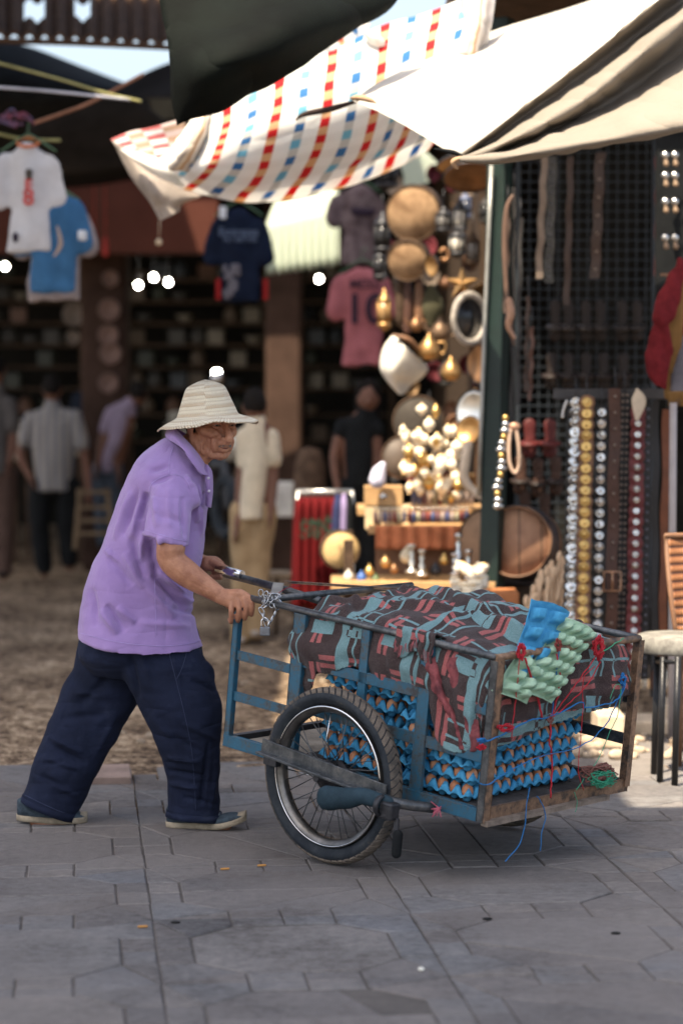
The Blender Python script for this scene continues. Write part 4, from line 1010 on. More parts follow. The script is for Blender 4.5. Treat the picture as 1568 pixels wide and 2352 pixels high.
strg('string', YR, [(1365, 1530), (1338, 1560), (1338, 1625), (1332, 1700), (1327, 1770), (1340, 1815)], 0.0014, 'thin red yarn hanging down near the far end of the handcart front', jit=.003)
strg('string', YG, [(1372, 1500), (1395, 1490), (1412, 1478), (1432, 1466)], 0.0017, 'green string tied at the top right corner of the handcart', jit=.005)
strg('string', YG, [(1400, 1605), (1412, 1575), (1425, 1580), (1418, 1640), (1400, 1680), (1372, 1745), (1340, 1790), (1322, 1815)], 0.0014, 'green string looping down the far front post of the handcart', jit=.004)
strg('string', YG, [(1318, 1820), (1325, 1845), (1320, 1865)], 0.0013, 'short green string end hanging below the cart front batten', jit=.003)
def knot(lb, m_, cx, cy, rx, ry, n, r, u=UFR, jit=.004):
    pts = []
    for k in range(n):
        a = k*2.4; q = sqrt(rnd(.1, 1)); pts.append(KP(cx+cos(a)*rx*q, cy+sin(a)*ry*q, u+rnd(-.018, .014)))
    mb = MB(); mb.tube(smoothpts(pts, 5), r, 6); return mb.build('yarn_knot', m_, label=lb, cat='knot')
knot('red yarn knot wound on the left end of the cart front rail', YR, 1196, 1497, 12, 22, 34, 0.0019)
knot('brownish red knot wound on the middle of the cart front rail', mat('dull_red', (.28, .07, .06), .9), 1281, 1482, 9, 17, 30, 0.0022)
knot('fluffy red yarn knot wound on the right end of the cart front rail', YR, 1373, 1487, 16, 32, 60, 0.0017)
knot('red yarn wound round the near front corner post of the handcart', YR, 1105, 1716, 12, 8, 30, 0.0019, u=UFR-.01)
knot('red frayed yarn lying on the blue string near the cart corner post', YR, 1160, 1672, 24, 12, 30, 0.0016)
knot('blue string turns wound round the near front corner post of the handcart', YB, 1106, 1700, 14, 5, 20, 0.0022, u=UFR-.01)
knot('blue string turns wound round the far front post of the handcart', YB, 1429, 1562, 10, 18, 26, 0.0020, u=UFR-.01)
knot('tangled green string bundle hanging from the far end of the cart front batten', YG, 1382, 1788, 36, 24, 150, 0.0013)
knot('tangled brown rope bundle on the far end of the cart front batten', YW, 1372, 1775, 48, 26, 34, 0.0030)
knot('small red and brown knot in the middle of the strings on the cart front', YW, 1262, 1652, 9, 12, 22, 0.0022)
strg('string', mat('wine_yarn', (.25, .03, .05), .9), [(640, 1362, -1.12), (660, 1350, -1.12), (690, 1345, -1.1)], 0.0014, 'thin dark red string lying on the cart cross rail')
# ---------------------------------------------------------------- the man
DM = 8.93
def skinmat(name, c1, c2, sc=14):
    m, g, b = blank(name, .52)
    n1 = g.noise(sc, 6, rough=.65)
    g.put(b.inputs['Base Color'], g.ramp(n1, [(.36, c2), (.64, c1)])); b.inputs['Specular IOR Level'].default_value = .45
    b.inputs['Subsurface Weight'].default_value = .06; b.inputs['Subsurface Radius'].default_value = (.01, .004, .002)
    g.bump(g.M('ADD', g.noise(180, 4), g.M('MULTIPLY', g.noise(60, 4), .8)), .55, .004); return m
SKIN = skinmat('tanned_skin', (.47, .225, .130), (.30, .125, .070))

def creases(g, sc, st, tilt=(0, 0, 0)):
    tc = g.n.new('ShaderNodeTexCoord'); mp = g.n.new('ShaderNodeMapping'); mp.inputs['Scale'].default_value = sc; mp.inputs['Rotation'].default_value = tilt
    g.l.new(tc.outputs['Object'], mp.inputs[0]); n = g.noise(1.0, 2, mp.outputs[0], .5)
    return g.M('MULTIPLY', g.M('POWER', g.M('SUBTRACT', 1., g.M('MINIMUM', 1., g.M('MULTIPLY', g.M('ABSOLUTE', g.M('SUBTRACT', n, .5)), 9.))), 2.), st)
m, g, b = blank('lilac_polo', .92)
n1 = g.noise(3, 5, rough=.6); n2 = g.noise(350, 2); n3 = g.noise(1.6, 3)
tcx = g.n.new('ShaderNodeTexCoord'); sx = g.n.new('ShaderNodeSeparateXYZ'); g.l.new(tcx.outputs['Object'], sx.inputs[0])
g.put(b.inputs['Base Color'], g.ramp(n1, [(.34, (.27, .175, .39)), (.55, (.335, .225, .475)), (.75, (.38, .26, .52))]))
g.bump(g.M('ADD', g.M('ADD', g.M('MULTIPLY', n2, .35), g.M('MULTIPLY', g.noise(22, 4), .5)), g.M('ADD', creases(g, (7, 4, 2.2), -.55, (0, .5, 0)), creases(g, (2.6, 4, 8), -.35, (0, .5, 0)))), .6, .009); b.inputs['Sheen Weight'].default_value = .25; POLO = m
m, g, b = blank('navy_trousers', .9)
n1 = g.noise(5, 6, rough=.7)
g.put(b.inputs['Base Color'], g.ramp(n1, [(.36, (.008, .011, .024)), (.60, (.014, .019, .042)), (.78, (.038, .048, .082))]))
g.bump(g.M('ADD', g.M('MULTIPLY', g.noise(300, 2), .3), g.M('ADD', creases(g, (2.4, 3, 8), -.6, (0, .3, 0)), creases(g, (5, 3, 2.2), -.4, (0, -.4, 0)))), .6, .011); NAVY = m
man = thing('person', G(330, 1900), 'man in a lilac polo shirt and straw hat leaning forward to push the handcart', 'person')
def ell(L, R, dc, th, n=28, ex=2.3):
    """ring through two pixel edge points, centre depth dc, half thickness th"""
    a = P(L[0], L[1], dc); c = P(R[0], R[1], dc); mid = (a+c)/2; h = (c-a)/2; out = []
    for j in range(n):
        t = 2*pi*j/n; ct, st = cos(t), sin(t)
        x = abs(ct)**(2/ex)*(1 if ct >= 0 else -1); y = abs(st)**(2/ex)*(1 if st >= 0 else -1)
        out.append(mid+h*x+Vector((0, th*y, 0)))
    return out
def rings(lst, k=3, ex=2.3, n=28):
    v = smoothpts([(a, b_, c, d, e, f) for (a, b_), (c, d), e, f in lst], k) if False else None
    out = []
    flat = [(a, b_, c, d, e, f) for (a, b_), (c, d), e, f in lst]
    N = len(flat)
    for i in range(N-1):
        p0, p1, p2, p3 = flat[max(i-1, 0)], flat[i], flat[i+1], flat[min(i+2, N-1)]
        for j in range(k):
            t = j/k; out.append(tuple(.5*(2*b1+(c1-a1)*t+(2*a1-5*b1+4*c1-d1)*t*t+(3*b1-a1-3*c1+d1)*t**3) for a1, b1, c1, d1 in zip(p0, p1, p2, p3)))
    out.append(flat[-1])
    return [ell((q[0], q[1]), (q[2], q[3]), q[4], q[5], n, ex) for q in out]
def mm(c): return c
# --- body: one continuous surface: head, neck, torso, arms with hands, legs
HC = P(484, 970, 8.90); HS = 1.08
yaw = radians(40)
fx = Vector((sin(radians(38)), -cos(radians(38)), -.10)).normalized(); fy = Vector((0, 0, 1)).cross(fx).normalized(); fz = fx.cross(fy)
def H(x, y, z): return HC+(fx*x+fy*y+fz*z)*HS
RH = Matrix((fx, fy, fz)).transposed()
HSs, HS = HS, 1.0
mb = MB()
mb.ball(H(-.014, 0, .018), (.090, .072, .080), 24, RH)          # skull
mb.ball(H(.022, 0, -.030), (.066, .061, .088), 24, RH)          # face
mb.ball(H(.034, 0, -.083), (.040, .044, .036), 16, RH)          # jaw
mb.ball(H(.064, 0, -.104), (.021, .024, .019), 14, RH)          # chin
for s in (-1, 1):
    mb.limb([H(.0, s*.062, -.055), H(.030, s*.052, -.088), H(.058, s*.022, -.106)], [.022, .018, .015], 12)   # jaw line
    mb.limb([H(.045, s*.055, -.022), H(.070, s*.038, -.028), H(.078, s*.022, -.036)], [.020, .019, .014], 12)   # cheek
    mb.limb([H(.070, s*.044, .018), H(.085, s*.026, .024), H(.088, s*.008, .018)], [.010, .011, .009], 10)     # brow
    mb.limb([H(.094, s*.012, -.050), H(.098, s*.014, -.046)], [.010, .009], 10)                                # nostril wing
    mb.ball(H(-.006, s*.078, -.012), (.020, .008, .033), 12, RH); mb.ball(H(-.002, s*.076, -.036), (.010, .007, .012), 10, RH)
    mb.limb([H(.078, s*.036, -.054), H(.074, s*.030, -.082)], [.011, .012], 10)                                # fold beside the mouth
mb.limb([H(.084, 0, .014), H(.096, 0, -.008), H(.113, 0, -.034), H(.112, 0, -.046)], [.009, .0105, .0125, .014], 12)   # nose
mb.limb([H(.090, -.016, -.060), H(.098, 0, -.058), H(.090, .016, -.060)], [.010, .013, .010], 10)
mb.limb([H(.082, -.021, -.074), H(.092, 0, -.071), H(.082, .021, -.074)], [.006, .008, .006], 10)
mb.limb([H(.080, -.018, -.084), H(.089, 0, -.085), H(.080, .018, -.084)], [.006, .0085, .006], 10)
HS = HSs
for v in mb.bm.verts: v.co = HC+(v.co-HC)*HS
mb.limb([H(-.045, 0, -.02), H(-.050, 0, -.075), P(418, 1050, 8.93), P(395, 1090, 8.95)], [.062, .060, .068, .085], 18, 4)  # neck
mb.limb([H(.025, 0, -.085), P(455, 1050, 8.88), P(445, 1085, 8.9)], [.035, .045, .06], 14, 4)
# torso and hips
for r in [rings([((325, 1080), (470, 1095), 8.95, .14), ((285, 1150), (462, 1180), 8.95, .165), ((262, 1240), (448, 1250), 8.95, .15), ((225, 1330), (420, 1340), 8.95, .15), ((205, 1430), (425, 1450), 8.95, .16), ((205, 1500), (430, 1510), 8.95, .16)], 3)]: mb.ring_loft(r)
# near arm (his right)
mb.limb([P(392, 1130, 8.80), P(389, 1180, 8.72), P(393, 1250, 8.67), P(394, 1285, 8.665), P(430, 1318, 8.66), P(478, 1350, 8.645), P(512, 1372, 8.635)], [.056, .052, .052, .050, .049, .037, .0285], 18, 5)
mb.ball(P(392, 1262, 8.66), (.052, .05, .058), 16)
# far arm
mb.limb([P(430, 1120, 9.13), P(440, 1210, 9.16), P(432, 1280, 9.17), P(460, 1292, 9.15), P(480, 1296, 9.14)], [.06, .05, .044, .034, .028], 16, 5)
# legs
mb.limb([P(330, 1500, 8.86), P(440, 1660, 8.87), P(440, 1860, 8.93)], [.085, .065, .045], 14, 4); mb.limb([P(290, 1500, 9.03), P(200, 1680, 9.03), P(100, 1850, 9.02)], [.085, .06, .045], 14, 4)
mb.limb([P(440, 1860, 8.93), P(432, 1888, 8.93), P(520, 1893, 8.90)], [.04, .035, .025], 12, 4); mb.limb([P(100, 1845, 9.02), P(85, 1880, 9.01), P(150, 1888, 9.0)], [.04, .035, .025], 12, 4)
# near hand gripping the rail
RB = K(UR-.005, NV, TOP)
def HN(x, y, dd=0): return P(x, y, 8.625+dd)
mb.limb([HN(508, 1370), HN(528, 1374), HN(548, 1378)], [.030, .034, .030], 16, 4, flat=.62, fdir=(0, 1, -.15))
mb.limb([HN(530, 1368, .0), HN(552, 1368, -.004), HN(566, 1376, -.002)], [.024, .024, .018], 14, 4, flat=.8, fdir=(0, 1, 0))
FG = [((567, 1367), (579, 1385), (578, 1408), .0102), ((556, 1370), (565, 1393), (563, 1417), .0102), ((543, 1374), (549, 1398), (547, 1422), .0100), ((530, 1380), (531, 1404), (531, 1426), .0092)]
for k, (a, b_, c_, r) in enumerate(FG):
    mb.limb([HN(a[0]-16, a[1]+2, .002), HN(*a, -.010), HN(*b_, -.022), HN(*c_, -.010), HN(c_[0]-1, c_[1]+3, .010), HN(c_[0]-4, c_[1]-4, .026)], [r*1.05, r*1.08, r*1.02, r*.95, r*.85, r*.8], 12, 4)
mb.limb([HN(520, 1384, .012), HN(538, 1398, .034), HN(560, 1404, .046), HN(572, 1398, .044)], [.015, .013, .011, .009], 12, 4)   # thumb, on the far side of the rail
# far hand lying on the chrome grip
HB = K(-.955, .37, TOP+.02)
def HF(x, y, dd=0): return P(x+6, y-3, 9.11+dd)
mb.limb([HF(472, 1296), HF(488, 1298), HF(498, 1302)], [.028, .029, .022], 14, 4, flat=.7, fdir=(0, 1, -.2))
mb.limb([HF(482, 1294, -.015), HF(498, 1300, -.03), HF(512, 1306, -.034), HF(516, 1309, -.030)], [.014, .0115, .010, .0085], 12, 4)
for k in range(4):
    mb.limb([HF(490, 1300, .012+k*.006), HF(502-k*5, 1308, .030), HF(503-k*6, 1322, .034), HF(500-k*6, 1330, .018), HF(497-k*6, 1326, .004)], [.011, .010, .0095, .009, .008], 10, 4)
wr = [(503, 1000, 489, 1018, 2.4, -.0055), (489, 1018, 487, 1040, 2.2, -.0045), (476, 1006, 470, 1022, 3, -.005), (470, 1020, 469, 1036, 2.6, -.006), (469, 1036, 475, 1050, 2.6, -.0045), (460, 1016, 456, 1036, 3, -.005), (457, 1036, 466, 1054, 3, -.004), (466, 1010, 463, 1046, 3.2, .004), (481, 1008, 478, 1044, 3.2, .0045), (494, 996, 480, 1004, 4.5, .0055), (479, 988, 496, 987, 1.8, -.003), (482, 993, 494, 992, 1.6, -.002), (470, 980, 479, 984, 1.5, -.002), (468, 990, 478, 988, 1.5, -.002), (494, 1034, 508, 1035, 2.2, -.003), (440, 1000, 448, 1040, 3, -.003), (430, 1005, 438, 1030, 3, -.0025)]
arm = [(400, 1275, 425, 1300, 6, .004), (430, 1310, 470, 1335, 5, .0025), (440, 1335, 480, 1358, 4, -.002), (508, 1352, 498, 1372, 1.6, -.002), (512, 1354, 502, 1376, 1.6, -.002), (530, 1360, 556, 1366, 2, .0022), (528, 1370, 548, 1380, 2, .0018), (545, 1362, 552, 1378, 2, -.002), (534, 1366, 540, 1382, 2, -.002)]
fd_ = folds(wr+arm)
def fd(co, n): return fd_(co, n)+n*(noise.noise(co*45)*.0006)
mb.build('body', SKIN, man, remesh=.0042, smooth=1, disp=fd)
# eyes, brows, moustache, stubble hair
EW = mat('eye_white', (.30, .23, .19), .25, bump=0, var=.05); EK = mat('eye_dark', (.012, .008, .006), .15, bump=0)
for s in (-1, 1):
    mb = MB(); mb.ball(H(.0755, s*.031, .001), .0122, 14); e = mb.build('eye', EW, man)
    mb = MB(); d_ = (Vector((.2, -1, 0)).normalized()*.35+fx*.65).normalized(); mb.ball(H(.0755, s*.031, .001)+d_*.0078, .0066, 10); mb.build('iris', EK, e)
    mb = MB(); mb.limb([H(.079, s*.045, .003), H(.087, s*.031, .0085), H(.085, s*.018, .003)], [.0045, .0068, .0045], 8); mb.build('eyelid', SKIN, man)
    mb = MB(); mb.limb([H(.079, s*.044, -.005), H(.086, s*.031, -.0085), H(.084, s*.019, -.005)], [.004, .0058, .004], 8); mb.build('eyelid', SKIN, man)
HAIR = mat('grey_hair', (.26, .23, .205), .8, var=.6, scale=120, bump=.5, bscale=300)
mb = MB()
for k in range(110):
    s = rnd(-1, 1); y = s*.024; x = .104-.018*s*s; z = -.0615-.008*s*s+rnd(-.004, .004); p = H(x, y, z)
    mb.limb([p, p+fx*.004+fy*s*.004-fz*rnd(.003, .007)], [.0009, .0004], 4, 1)
mb.build('moustache', HAIR, man)
mb = MB()
for k in range(50):
    for s in (-1, 1):
        t = rnd(0, 1); p = H(.080+.011*sin(t*pi), s*(.044-.030*t), .020+.008*sin(t*pi)+rnd(-.002, .002)); mb.limb([p, p+fx*.005+fy*s*.004+fz*.002], [.001, .0005], 4, 1)
mb.build('eyebrow', mat('dark_hair', (.06, .05, .045), .8), man)
mb = MB(); mb.ball(H(-.036, 0, .000), (.078, .080, .074), 20, RH); mb.build('hair', mat('short_grey_hair', (.06, .048, .042), .9, var=.5, scale=150, bump=.6, bscale=400), man, disp=lambda co, n: co+n*nz3(co, 90)*.003)
mb = MB(); mb.limb([H(.087, -.021, -.0725), H(.096, 0, -.078), H(.087, .021, -.0725)], [.0022, .003, .0022], 8); mb.build('mouth_line', mat('lip_dark', (.12, .035, .03), .5), man)
# polo shirt
T = [((179, 1462), (468, 1484), 8.95, .232), ((181, 1425), (458, 1455), 8.95, .222), ((186, 1385), (447, 1415), 8.95, .205), ((196, 1345), (441, 1378), 8.95, .203), ((214, 1298), (449, 1330), 8.95, .2),
     ((234, 1252), (464, 1282), 8.95, .195), ((250, 1210), (472, 1235), 8.95, .195), ((266, 1165), (478, 1190), 8.95, .2), ((282, 1120), (482, 1140), 8.95, .215), ((300, 1082), (482, 1105), 8.95, .225), ((322, 1048), (480, 1085), 8.95, .205), ((348, 1025), (474, 1072), 8.94, .16), ((372, 1010), (462, 1058), 8.93, .11), ((388, 1004), (450, 1048), 8.92, .08)]
mb = MB()
RS = rings(T, 3, 2.5, 48)
def sag(ring, L, R, amt):
    x0, x1 = P(*L, 8.95).x, P(*R, 8.95).x
    return [p-Vector((0, 0, amt*sin(pi*max(0, min(1, (p.x-x0)/(x1-x0)))))) for p in ring]
RS = [sag(r, (180, 1460), (466, 1480), .030*max(0, 1-i/6)) for i, r in enumerate(RS)]
mb.ring_loft(RS)
mb.limb([P(388, 1110, 8.80), P(393, 1150, 8.745)], [.085, .085], 20, 3)
mb.ring_loft(rings([((352, 1085), (430, 1075), 8.80, .07), ((345, 1120), (441, 1112), 8.76, .085), ((340, 1160), (441, 1165), 8.72, .085), ((334, 1198), (437, 1212), 8.70, .083), ((331, 1226), (432, 1256), 8.69, .082)], 3, 2.2, 28))
mb.ring_loft(rings([((400, 1085), (470, 1080), 9.10, .07), ((395, 1150), (474, 1160), 9.15, .08), ((395, 1200), (474, 1215), 9.17, .08)], 3, 2.2, 28))
fl = folds([(438, 1108, 452, 1200, 5, .012), (436, 1120, 426, 1092, 4, .006), (350, 1110, 395, 1092, 6, -.008), (345, 1085, 392, 1068, 6, -.006), (455, 1115, 462, 1230, 4, .008), (335, 1130, 322, 1195, 6, -.012), (325, 1150, 300, 1240, 7, .009), (318, 1120, 280, 1230, 6, -.009), (300, 1130, 262, 1240, 6, .008),
            (372, 1230, 350, 1300, 7, .010), (345, 1240, 360, 1330, 7, -.012), (330, 1220, 322, 1290, 7, .012), (300, 1230, 330, 1330, 8, -.010), (285, 1270, 330, 1350, 8, .010), (250, 1280, 305, 1345, 8, -.008), (365, 1310, 440, 1385, 7, .014), (350, 1320, 430, 1400, 7, -.014), (380, 1340, 438, 1376, 5, -.010),
            (400, 1300, 445, 1330, 6, .010), (395, 1395, 452, 1410, 6, -.008), (330, 1340, 400, 1420, 8, .008), (230, 1400, 270, 1455, 8, .010), (245, 1390, 290, 1450, 8, -.010), (270, 1395, 310, 1430, 7, .008), (210, 1350, 222, 1440, 8, -.007), (320, 1430, 440, 1440, 8, .006), (240, 1260, 270, 1290, 5, .005),
            (350, 1180, 430, 1200, 9, -.004), (352, 1140, 362, 1210, 6, .006), (420, 1140, 425, 1235, 6, -.006), (386, 1120, 390, 1210, 8, .004), (455, 1170, 470, 1130, 4, -.008)])
def shirt_disp(co, n):
    q = co+(fl(co, n)-co)*2.3; x, y = proj(co)
    q += n*(noise.noise(Vector((co.x*7+co.z*3, co.y*4, co.z*4)))*.010+noise.noise(co*22)*.003)
    return q
sh = mb.build('polo_shirt', POLO, man, remesh=.0065, smooth=4, disp=shirt_disp)
# open the shirt below the hem and inside the sleeve ends: thin cuff and hem bands stand proud
def band(pairs, m_, name, th=.003, wpx=10, par=sh):
    mb = MB()
    for (L, R, dc, t_) in pairs: pass
    r = [ell(L, R, dc, t_, 40, 2.5) for L, R, dc, t_ in pairs]
    mb.ring_loft(r, cap=False); return mb.build(name, m_, par, solid=th)
SEAM = mat('seam_light', (.42, .32, .60), .9)
# collar and placket
mb = MB()
mb.sheet(px([[(383, 990, 8.93), (382, 1004, 8.86), (404, 1018, 8.80)], [(400, 984, 8.86), (402, 1003, 8.80), (422, 1032, 8.755)], [(420, 1003, 8.82), (424, 1024, 8.765), (432, 1050, 8.735)], [(440, 1024, 8.80), (442, 1044, 8.75), (447, 1070, 8.73)], [(458, 1047, 8.80), (458, 1066, 8.755), (461, 1088, 8.745)], [(470, 1066, 8.83), (470, 1080, 8.79), (478, 1092, 8.785)]]), 6)
mb.build('collar', POLO, sh, solid=.004)
mb = MB(); mb.sheet(px([[(383, 990, 8.93), (400, 982, 9.0), (430, 1000, 9.03), (462, 1040, 8.98), (474, 1062, 8.93)], [(386, 1006, 8.95), (410, 1006, 9.05), (440, 1030, 9.08), (470, 1060, 9.02), (482, 1084, 8.95)]]), 5); mb.build('collar', POLO, sh, solid=.004)
mb = MB(); mb.sheet(px([[(470, 1066, 8.84), (478, 1070, 8.83), (486, 1082, 8.86)], [(472, 1090, 8.80), (480, 1095, 8.79), (488, 1100, 8.82)], [(474, 1125, 8.80), (481, 1128, 8.79), (488, 1130, 8.82)], [(473, 1160, 8.82), (479, 1165, 8.81), (484, 1166, 8.84)]]), 5); mb.build('placket', POLO, sh, solid=.005)
for x, y in ((479, 1098), (480, 1128)):
    mb = MB(); mb.lathe([(.0001, 0), (.0055, 0), (.0055, .002), (.0001, .003)], P(x, y, 8.785), Vector((0, -1, 0)), 12); mb.build('button', mat('button_pale', (.55, .5, .6), .4), sh)
# seams
from mathutils.bvhtree import BVHTree
bvh = BVHTree.FromPolygons([v.co+man.location for v in sh.data.vertices], [list(p.vertices) for p in sh.data.polygons])
def on_shirt(x, y, off=.0015):
    o_ = Vector((0, 0, CAMH)); d_ = (P(x, y, 5)-o_).normalized(); h = bvh.ray_cast(o_, d_, 20)
    return (h[0]+h[1]*off*(1 if h[1].dot(d_) < 0 else -1)) if h[0] else P(x, y, 8.75)
for pts in ([(343, 1150), (345, 1120), (358, 1103), (385, 1092), (410, 1092), (430, 1105), (438, 1125)], [(388, 1090), (389, 1060), (394, 1040), (399, 1026)], [(186, 1454), (230, 1466), (280, 1476), (330, 1482), (380, 1484), (430, 1479), (460, 1472)], [(355, 1330), (357, 1390), (358, 1460)], [(333, 1216), (360, 1226), (400, 1237), (432, 1244)]):
    q = [on_shirt(p.x, p.y) for p in smoothpts([(x, y, 0) for x, y in pts], 5)]
    mb = MB(); mb.tube(q, .0011, 5); mb.build('seam', SEAM, sh)
# trousers
mb = MB()
mb.ring_loft(rings([((188, 1425), (452, 1440), 8.95, .18), ((183, 1470), (464, 1485), 8.95, .185), ((182, 1510), (470, 1522), 8.95, .17), ((215, 1550), (455, 1565), 8.95, .11)], 3, 2.4, 32))
mb.ring_loft(rings([((262, 1470), (455, 1480), 8.90, .115), ((272, 1530), (478, 1525), 8.87, .115), ((300, 1590), (498, 1570), 8.86, .105), ((326, 1640), (508, 1625), 8.86, .10), ((348, 1685), (510, 1675), 8.87, .098), ((370, 1735), (504, 1730), 8.88, .095), ((382, 1785), (503, 1790), 8.90, .092), ((385, 1835), (505, 1845), 8.92, .092), ((383, 1868), (506, 1880), 8.93, .094)], 3, 2.3, 30))
mb.ring_loft(rings([((184, 1460), (420, 1500), 9.03, .12), ((168, 1530), (360, 1565), 9.04, .115), ((140, 1590), (318, 1615), 9.04, .105), ((115, 1650), (284, 1668), 9.03, .10), ((92, 1710), (252, 1722), 9.03, .097), ((72, 1770), (220, 1785), 9.02, .095), ((58, 1812), (194, 1840), 9.02, .094), ((52, 1834), (172, 1882), 9.02, .094)], 3, 2.3, 30))
tf = folds([(300, 1500, 318, 1605, 7, -.010), (320, 1490, 345, 1560, 6, .006), (395, 1500, 420, 1600, 4, .004), (470, 1520, 500, 1560, 5, .010), (440, 1560, 500, 1590, 6, -.008), (420, 1660, 500, 1700, 7, .008), (395, 1690, 470, 1730, 6, -.008), (385, 1740, 460, 1750, 5, .009), (385, 1770, 480, 1785, 5, -.010), (390, 1800, 460, 1812, 5, .010), (420, 1830, 500, 1850, 5, -.008), (480, 1700, 462, 1850, 5, -.010), (500, 1720, 486, 1860, 5, .008),
            (165, 1590, 280, 1600, 8, .010), (140, 1650, 250, 1640, 8, -.009), (110, 1690, 190, 1730, 5, .012), (115, 1710, 200, 1755, 5, -.012), (100, 1740, 190, 1770, 5, .010), (95, 1780, 150, 1810, 5, -.010), (120, 1800, 180, 1830, 5, .009), (250, 1560, 180, 1620, 9, -.008), (270, 1640, 215, 1740, 7, .006), (90, 1755, 150, 1750, 5, -.008), (345, 1640, 400, 1700, 8, .007)])
def tdisp(co, n): return co+(tf(co, n)-co)*1.45+n*(noise.noise(Vector((co.x*5, co.y*3, co.z*11)))*.008+noise.noise(co*24)*.003)
tro = mb.build('trousers', NAVY, man, remesh=.007, smooth=3, disp=tdisp)
band([((384, 1858), (508, 1868), 8.93, .098), ((382, 1872), (508, 1884), 8.93, .098)], NAVY, 'trouser_cuff', .006, par=tro)
band([((54, 1824), (178, 1866), 9.02, .097), ((50, 1836), (172, 1886), 9.02, .097)], NAVY, 'trouser_cuff', .006, par=tro)
bvt = BVHTree.FromPolygons([v.co+man.location for v in tro.data.vertices], [list(p.vertices) for p in tro.data.polygons])
for pts in ([(388, 1497), (404, 1560), (424, 1640), (440, 1720), (446, 1790), (450, 1862)], [(430, 1494), (420, 1530), (406, 1560)], [(386, 1868), (420, 1876), (460, 1879), (500, 1877)], [(58, 1826), (90, 1842), (130, 1860), (168, 1874)]):
    q = []
    for p in smoothpts([(x, y, 0) for x, y in pts], 6):
        o_ = Vector((0, 0, CAMH)); d_ = (P(p.x, p.y, 5)-o_).normalized(); h = bvt.ray_cast(o_, d_, 20)
        if h[0]: q.append(h[0]-d_*.001)
    if len(q) > 3: mb = MB(); mb.tube(q, .0012, 5); mb.build('seam', mat('navy_seam', (.045, .055, .10), .9), tro)
# shoes: upper, sole
UPP = mat('shoe_cloth', (.055, .075, .095), .85, var=.45, scale=30); SOLE = mat('shoe_sole', (.36, .30, .22), .85, var=.3, scale=24); REDP = mat('shoe_red', (.28, .04, .05), .7)
def shoe(base, L, toe_up, heel_up, yawr, mir):
    ex_ = Vector((cos(yawr), sin(yawr), 0)); ey_ = Vector((-sin(yawr), cos(yawr), 0))
    def Q(x, y, z):
        lift = toe_up*max(0, (x/L-.62)/.38)**1.5+heel_up*max(0, (.45-x/L)/.45)
        return base+ex_*x+ey_*y+Vector((0, 0, z+lift))
    out = [(.0, .010), (.02, .026), (.06, .034), (.11, .034), (.16, .040), (.21, .046), (.25, .043), (.28, .030), (.295, .010)]
    out = [(x*L/.295, w_) for x, w_ in out]; out = [(p.x, p.y) for p in smoothpts([(x, w_, 0) for x, w_ in out], 4)]
    mb = MB()
    mb.ring_loft([[Q(x, y*w_, z) for (y, z) in ((-1, .0), (-1.03, .010), (-1, .022), (-.6, .024), (.6, .024), (1, .022), (1.03, .010), (1, .0), (.6, -.0), (-.6, -.0))] for x, w_ in out])
    s_ = mb.build('shoe', SOLE, man)
    mb = MB(); top = lambda x: .024+.062*exp(-((x/L-.10)/.20)**2)+.045*exp(-((x/L-.42)/.20)**2)+.026*exp(-((x/L-.78)/.16)**2)
    rs = []
    for x, w_ in out[1:-1]:
        h = top(x); rs.append([Q(x, w_*.97*cos(a), .020+max(.004, h-.02)*sin(a)**.8) if 0 <= a <= pi else Q(x, 0, 0) for a in [pi*k/14 for k in range(15)]]+[Q(x, -w_*.5, .018), Q(x, w_*.5, .018)])
    mb.ring_loft(rs); mb.build('upper', UPP, s_)
    mb = MB(); mb.box(Q(L*.50, -.036, .045), (.045, .006, .022), Matrix.Rotation(yawr, 3, 'Z'), .002); mb.build('side_panel', REDP, s_)
    mb = MB()
    for k in range(3): x = L*(.52+.07*k); mb.tube([Q(x, -.03, top(x)*.80), Q(x+.004, 0, top(x)+.006), Q(x, .03, top(x)*.80)], .003, 6, 3)
    mb.build('laces', mat('lace_grey', (.12, .15, .18), .8), s_)
    mb = MB()
    mb.ring_loft([[Q(x, y*w_*1.02, z) for (y, z) in ((-1, .010), (-1.03, .018), (-.7, .034), (0, .040), (.7, .034), (1.03, .018), (1, .010), (0, .008))] for x, w_ in out if x > L*.84])
    mb.build('toe_cap', SOLE, s_)
g0 = G(380, 1905); shoe(Vector((g0.x, 8.93, .0)), .302, .032, .0, radians(-8), 1)
g0 = G(32, 1900); shoe(Vector((g0.x, 9.0, .002)), .265, .0, .012, radians(5), 1)
# straw hat
m, g, b = blank('straw_weave', .75)
u, v = g.uv()                                        # u around (0..1), v along the profile in metres
vs = g.M('ADD', g.M('ADD', g.M('DIVIDE', v, .0135), g.M('MULTIPLY', u, 1.0)), g.M('MULTIPLY', g.noise(14, 3), .5))
row = g.M('FLOOR', vs); fr = g.M('FRACT', vs)
dirn = g.M('SUBTRACT', g.M('MULTIPLY', g.M('MODULO', row, 2.), 2.), 1.)
s1 = g.M('ADD', g.M('MULTIPLY', u, 92.), g.M('MULTIPLY', g.M('MULTIPLY', fr, dirn), .9))
st_ = g.M('ABSOLUTE', g.M('SINE', g.M('MULTIPLY', s1, pi)))
edge = g.M('ADD', .25, g.M('MULTIPLY', g.M('SINE', g.M('MULTIPLY', fr, pi)), .75))
hgt = g.M('MULTIPLY', g.M('POWER', st_, .5), g.M('POWER', edge, .35))
band_ = g.M('FRACT', g.M('DIVIDE', vs, 3.0))
cn = g.noise(26, 4)
base = g.ramp(hgt, [(.25, (.20, .11, .06)), (.5, (.64, .54, .38)), (.85, (.84, .77, .61))])
base = g.mix(g.M('MULTIPLY', g.M('GREATER_THAN', band_, .72), .45), base, (.42, .25, .12))
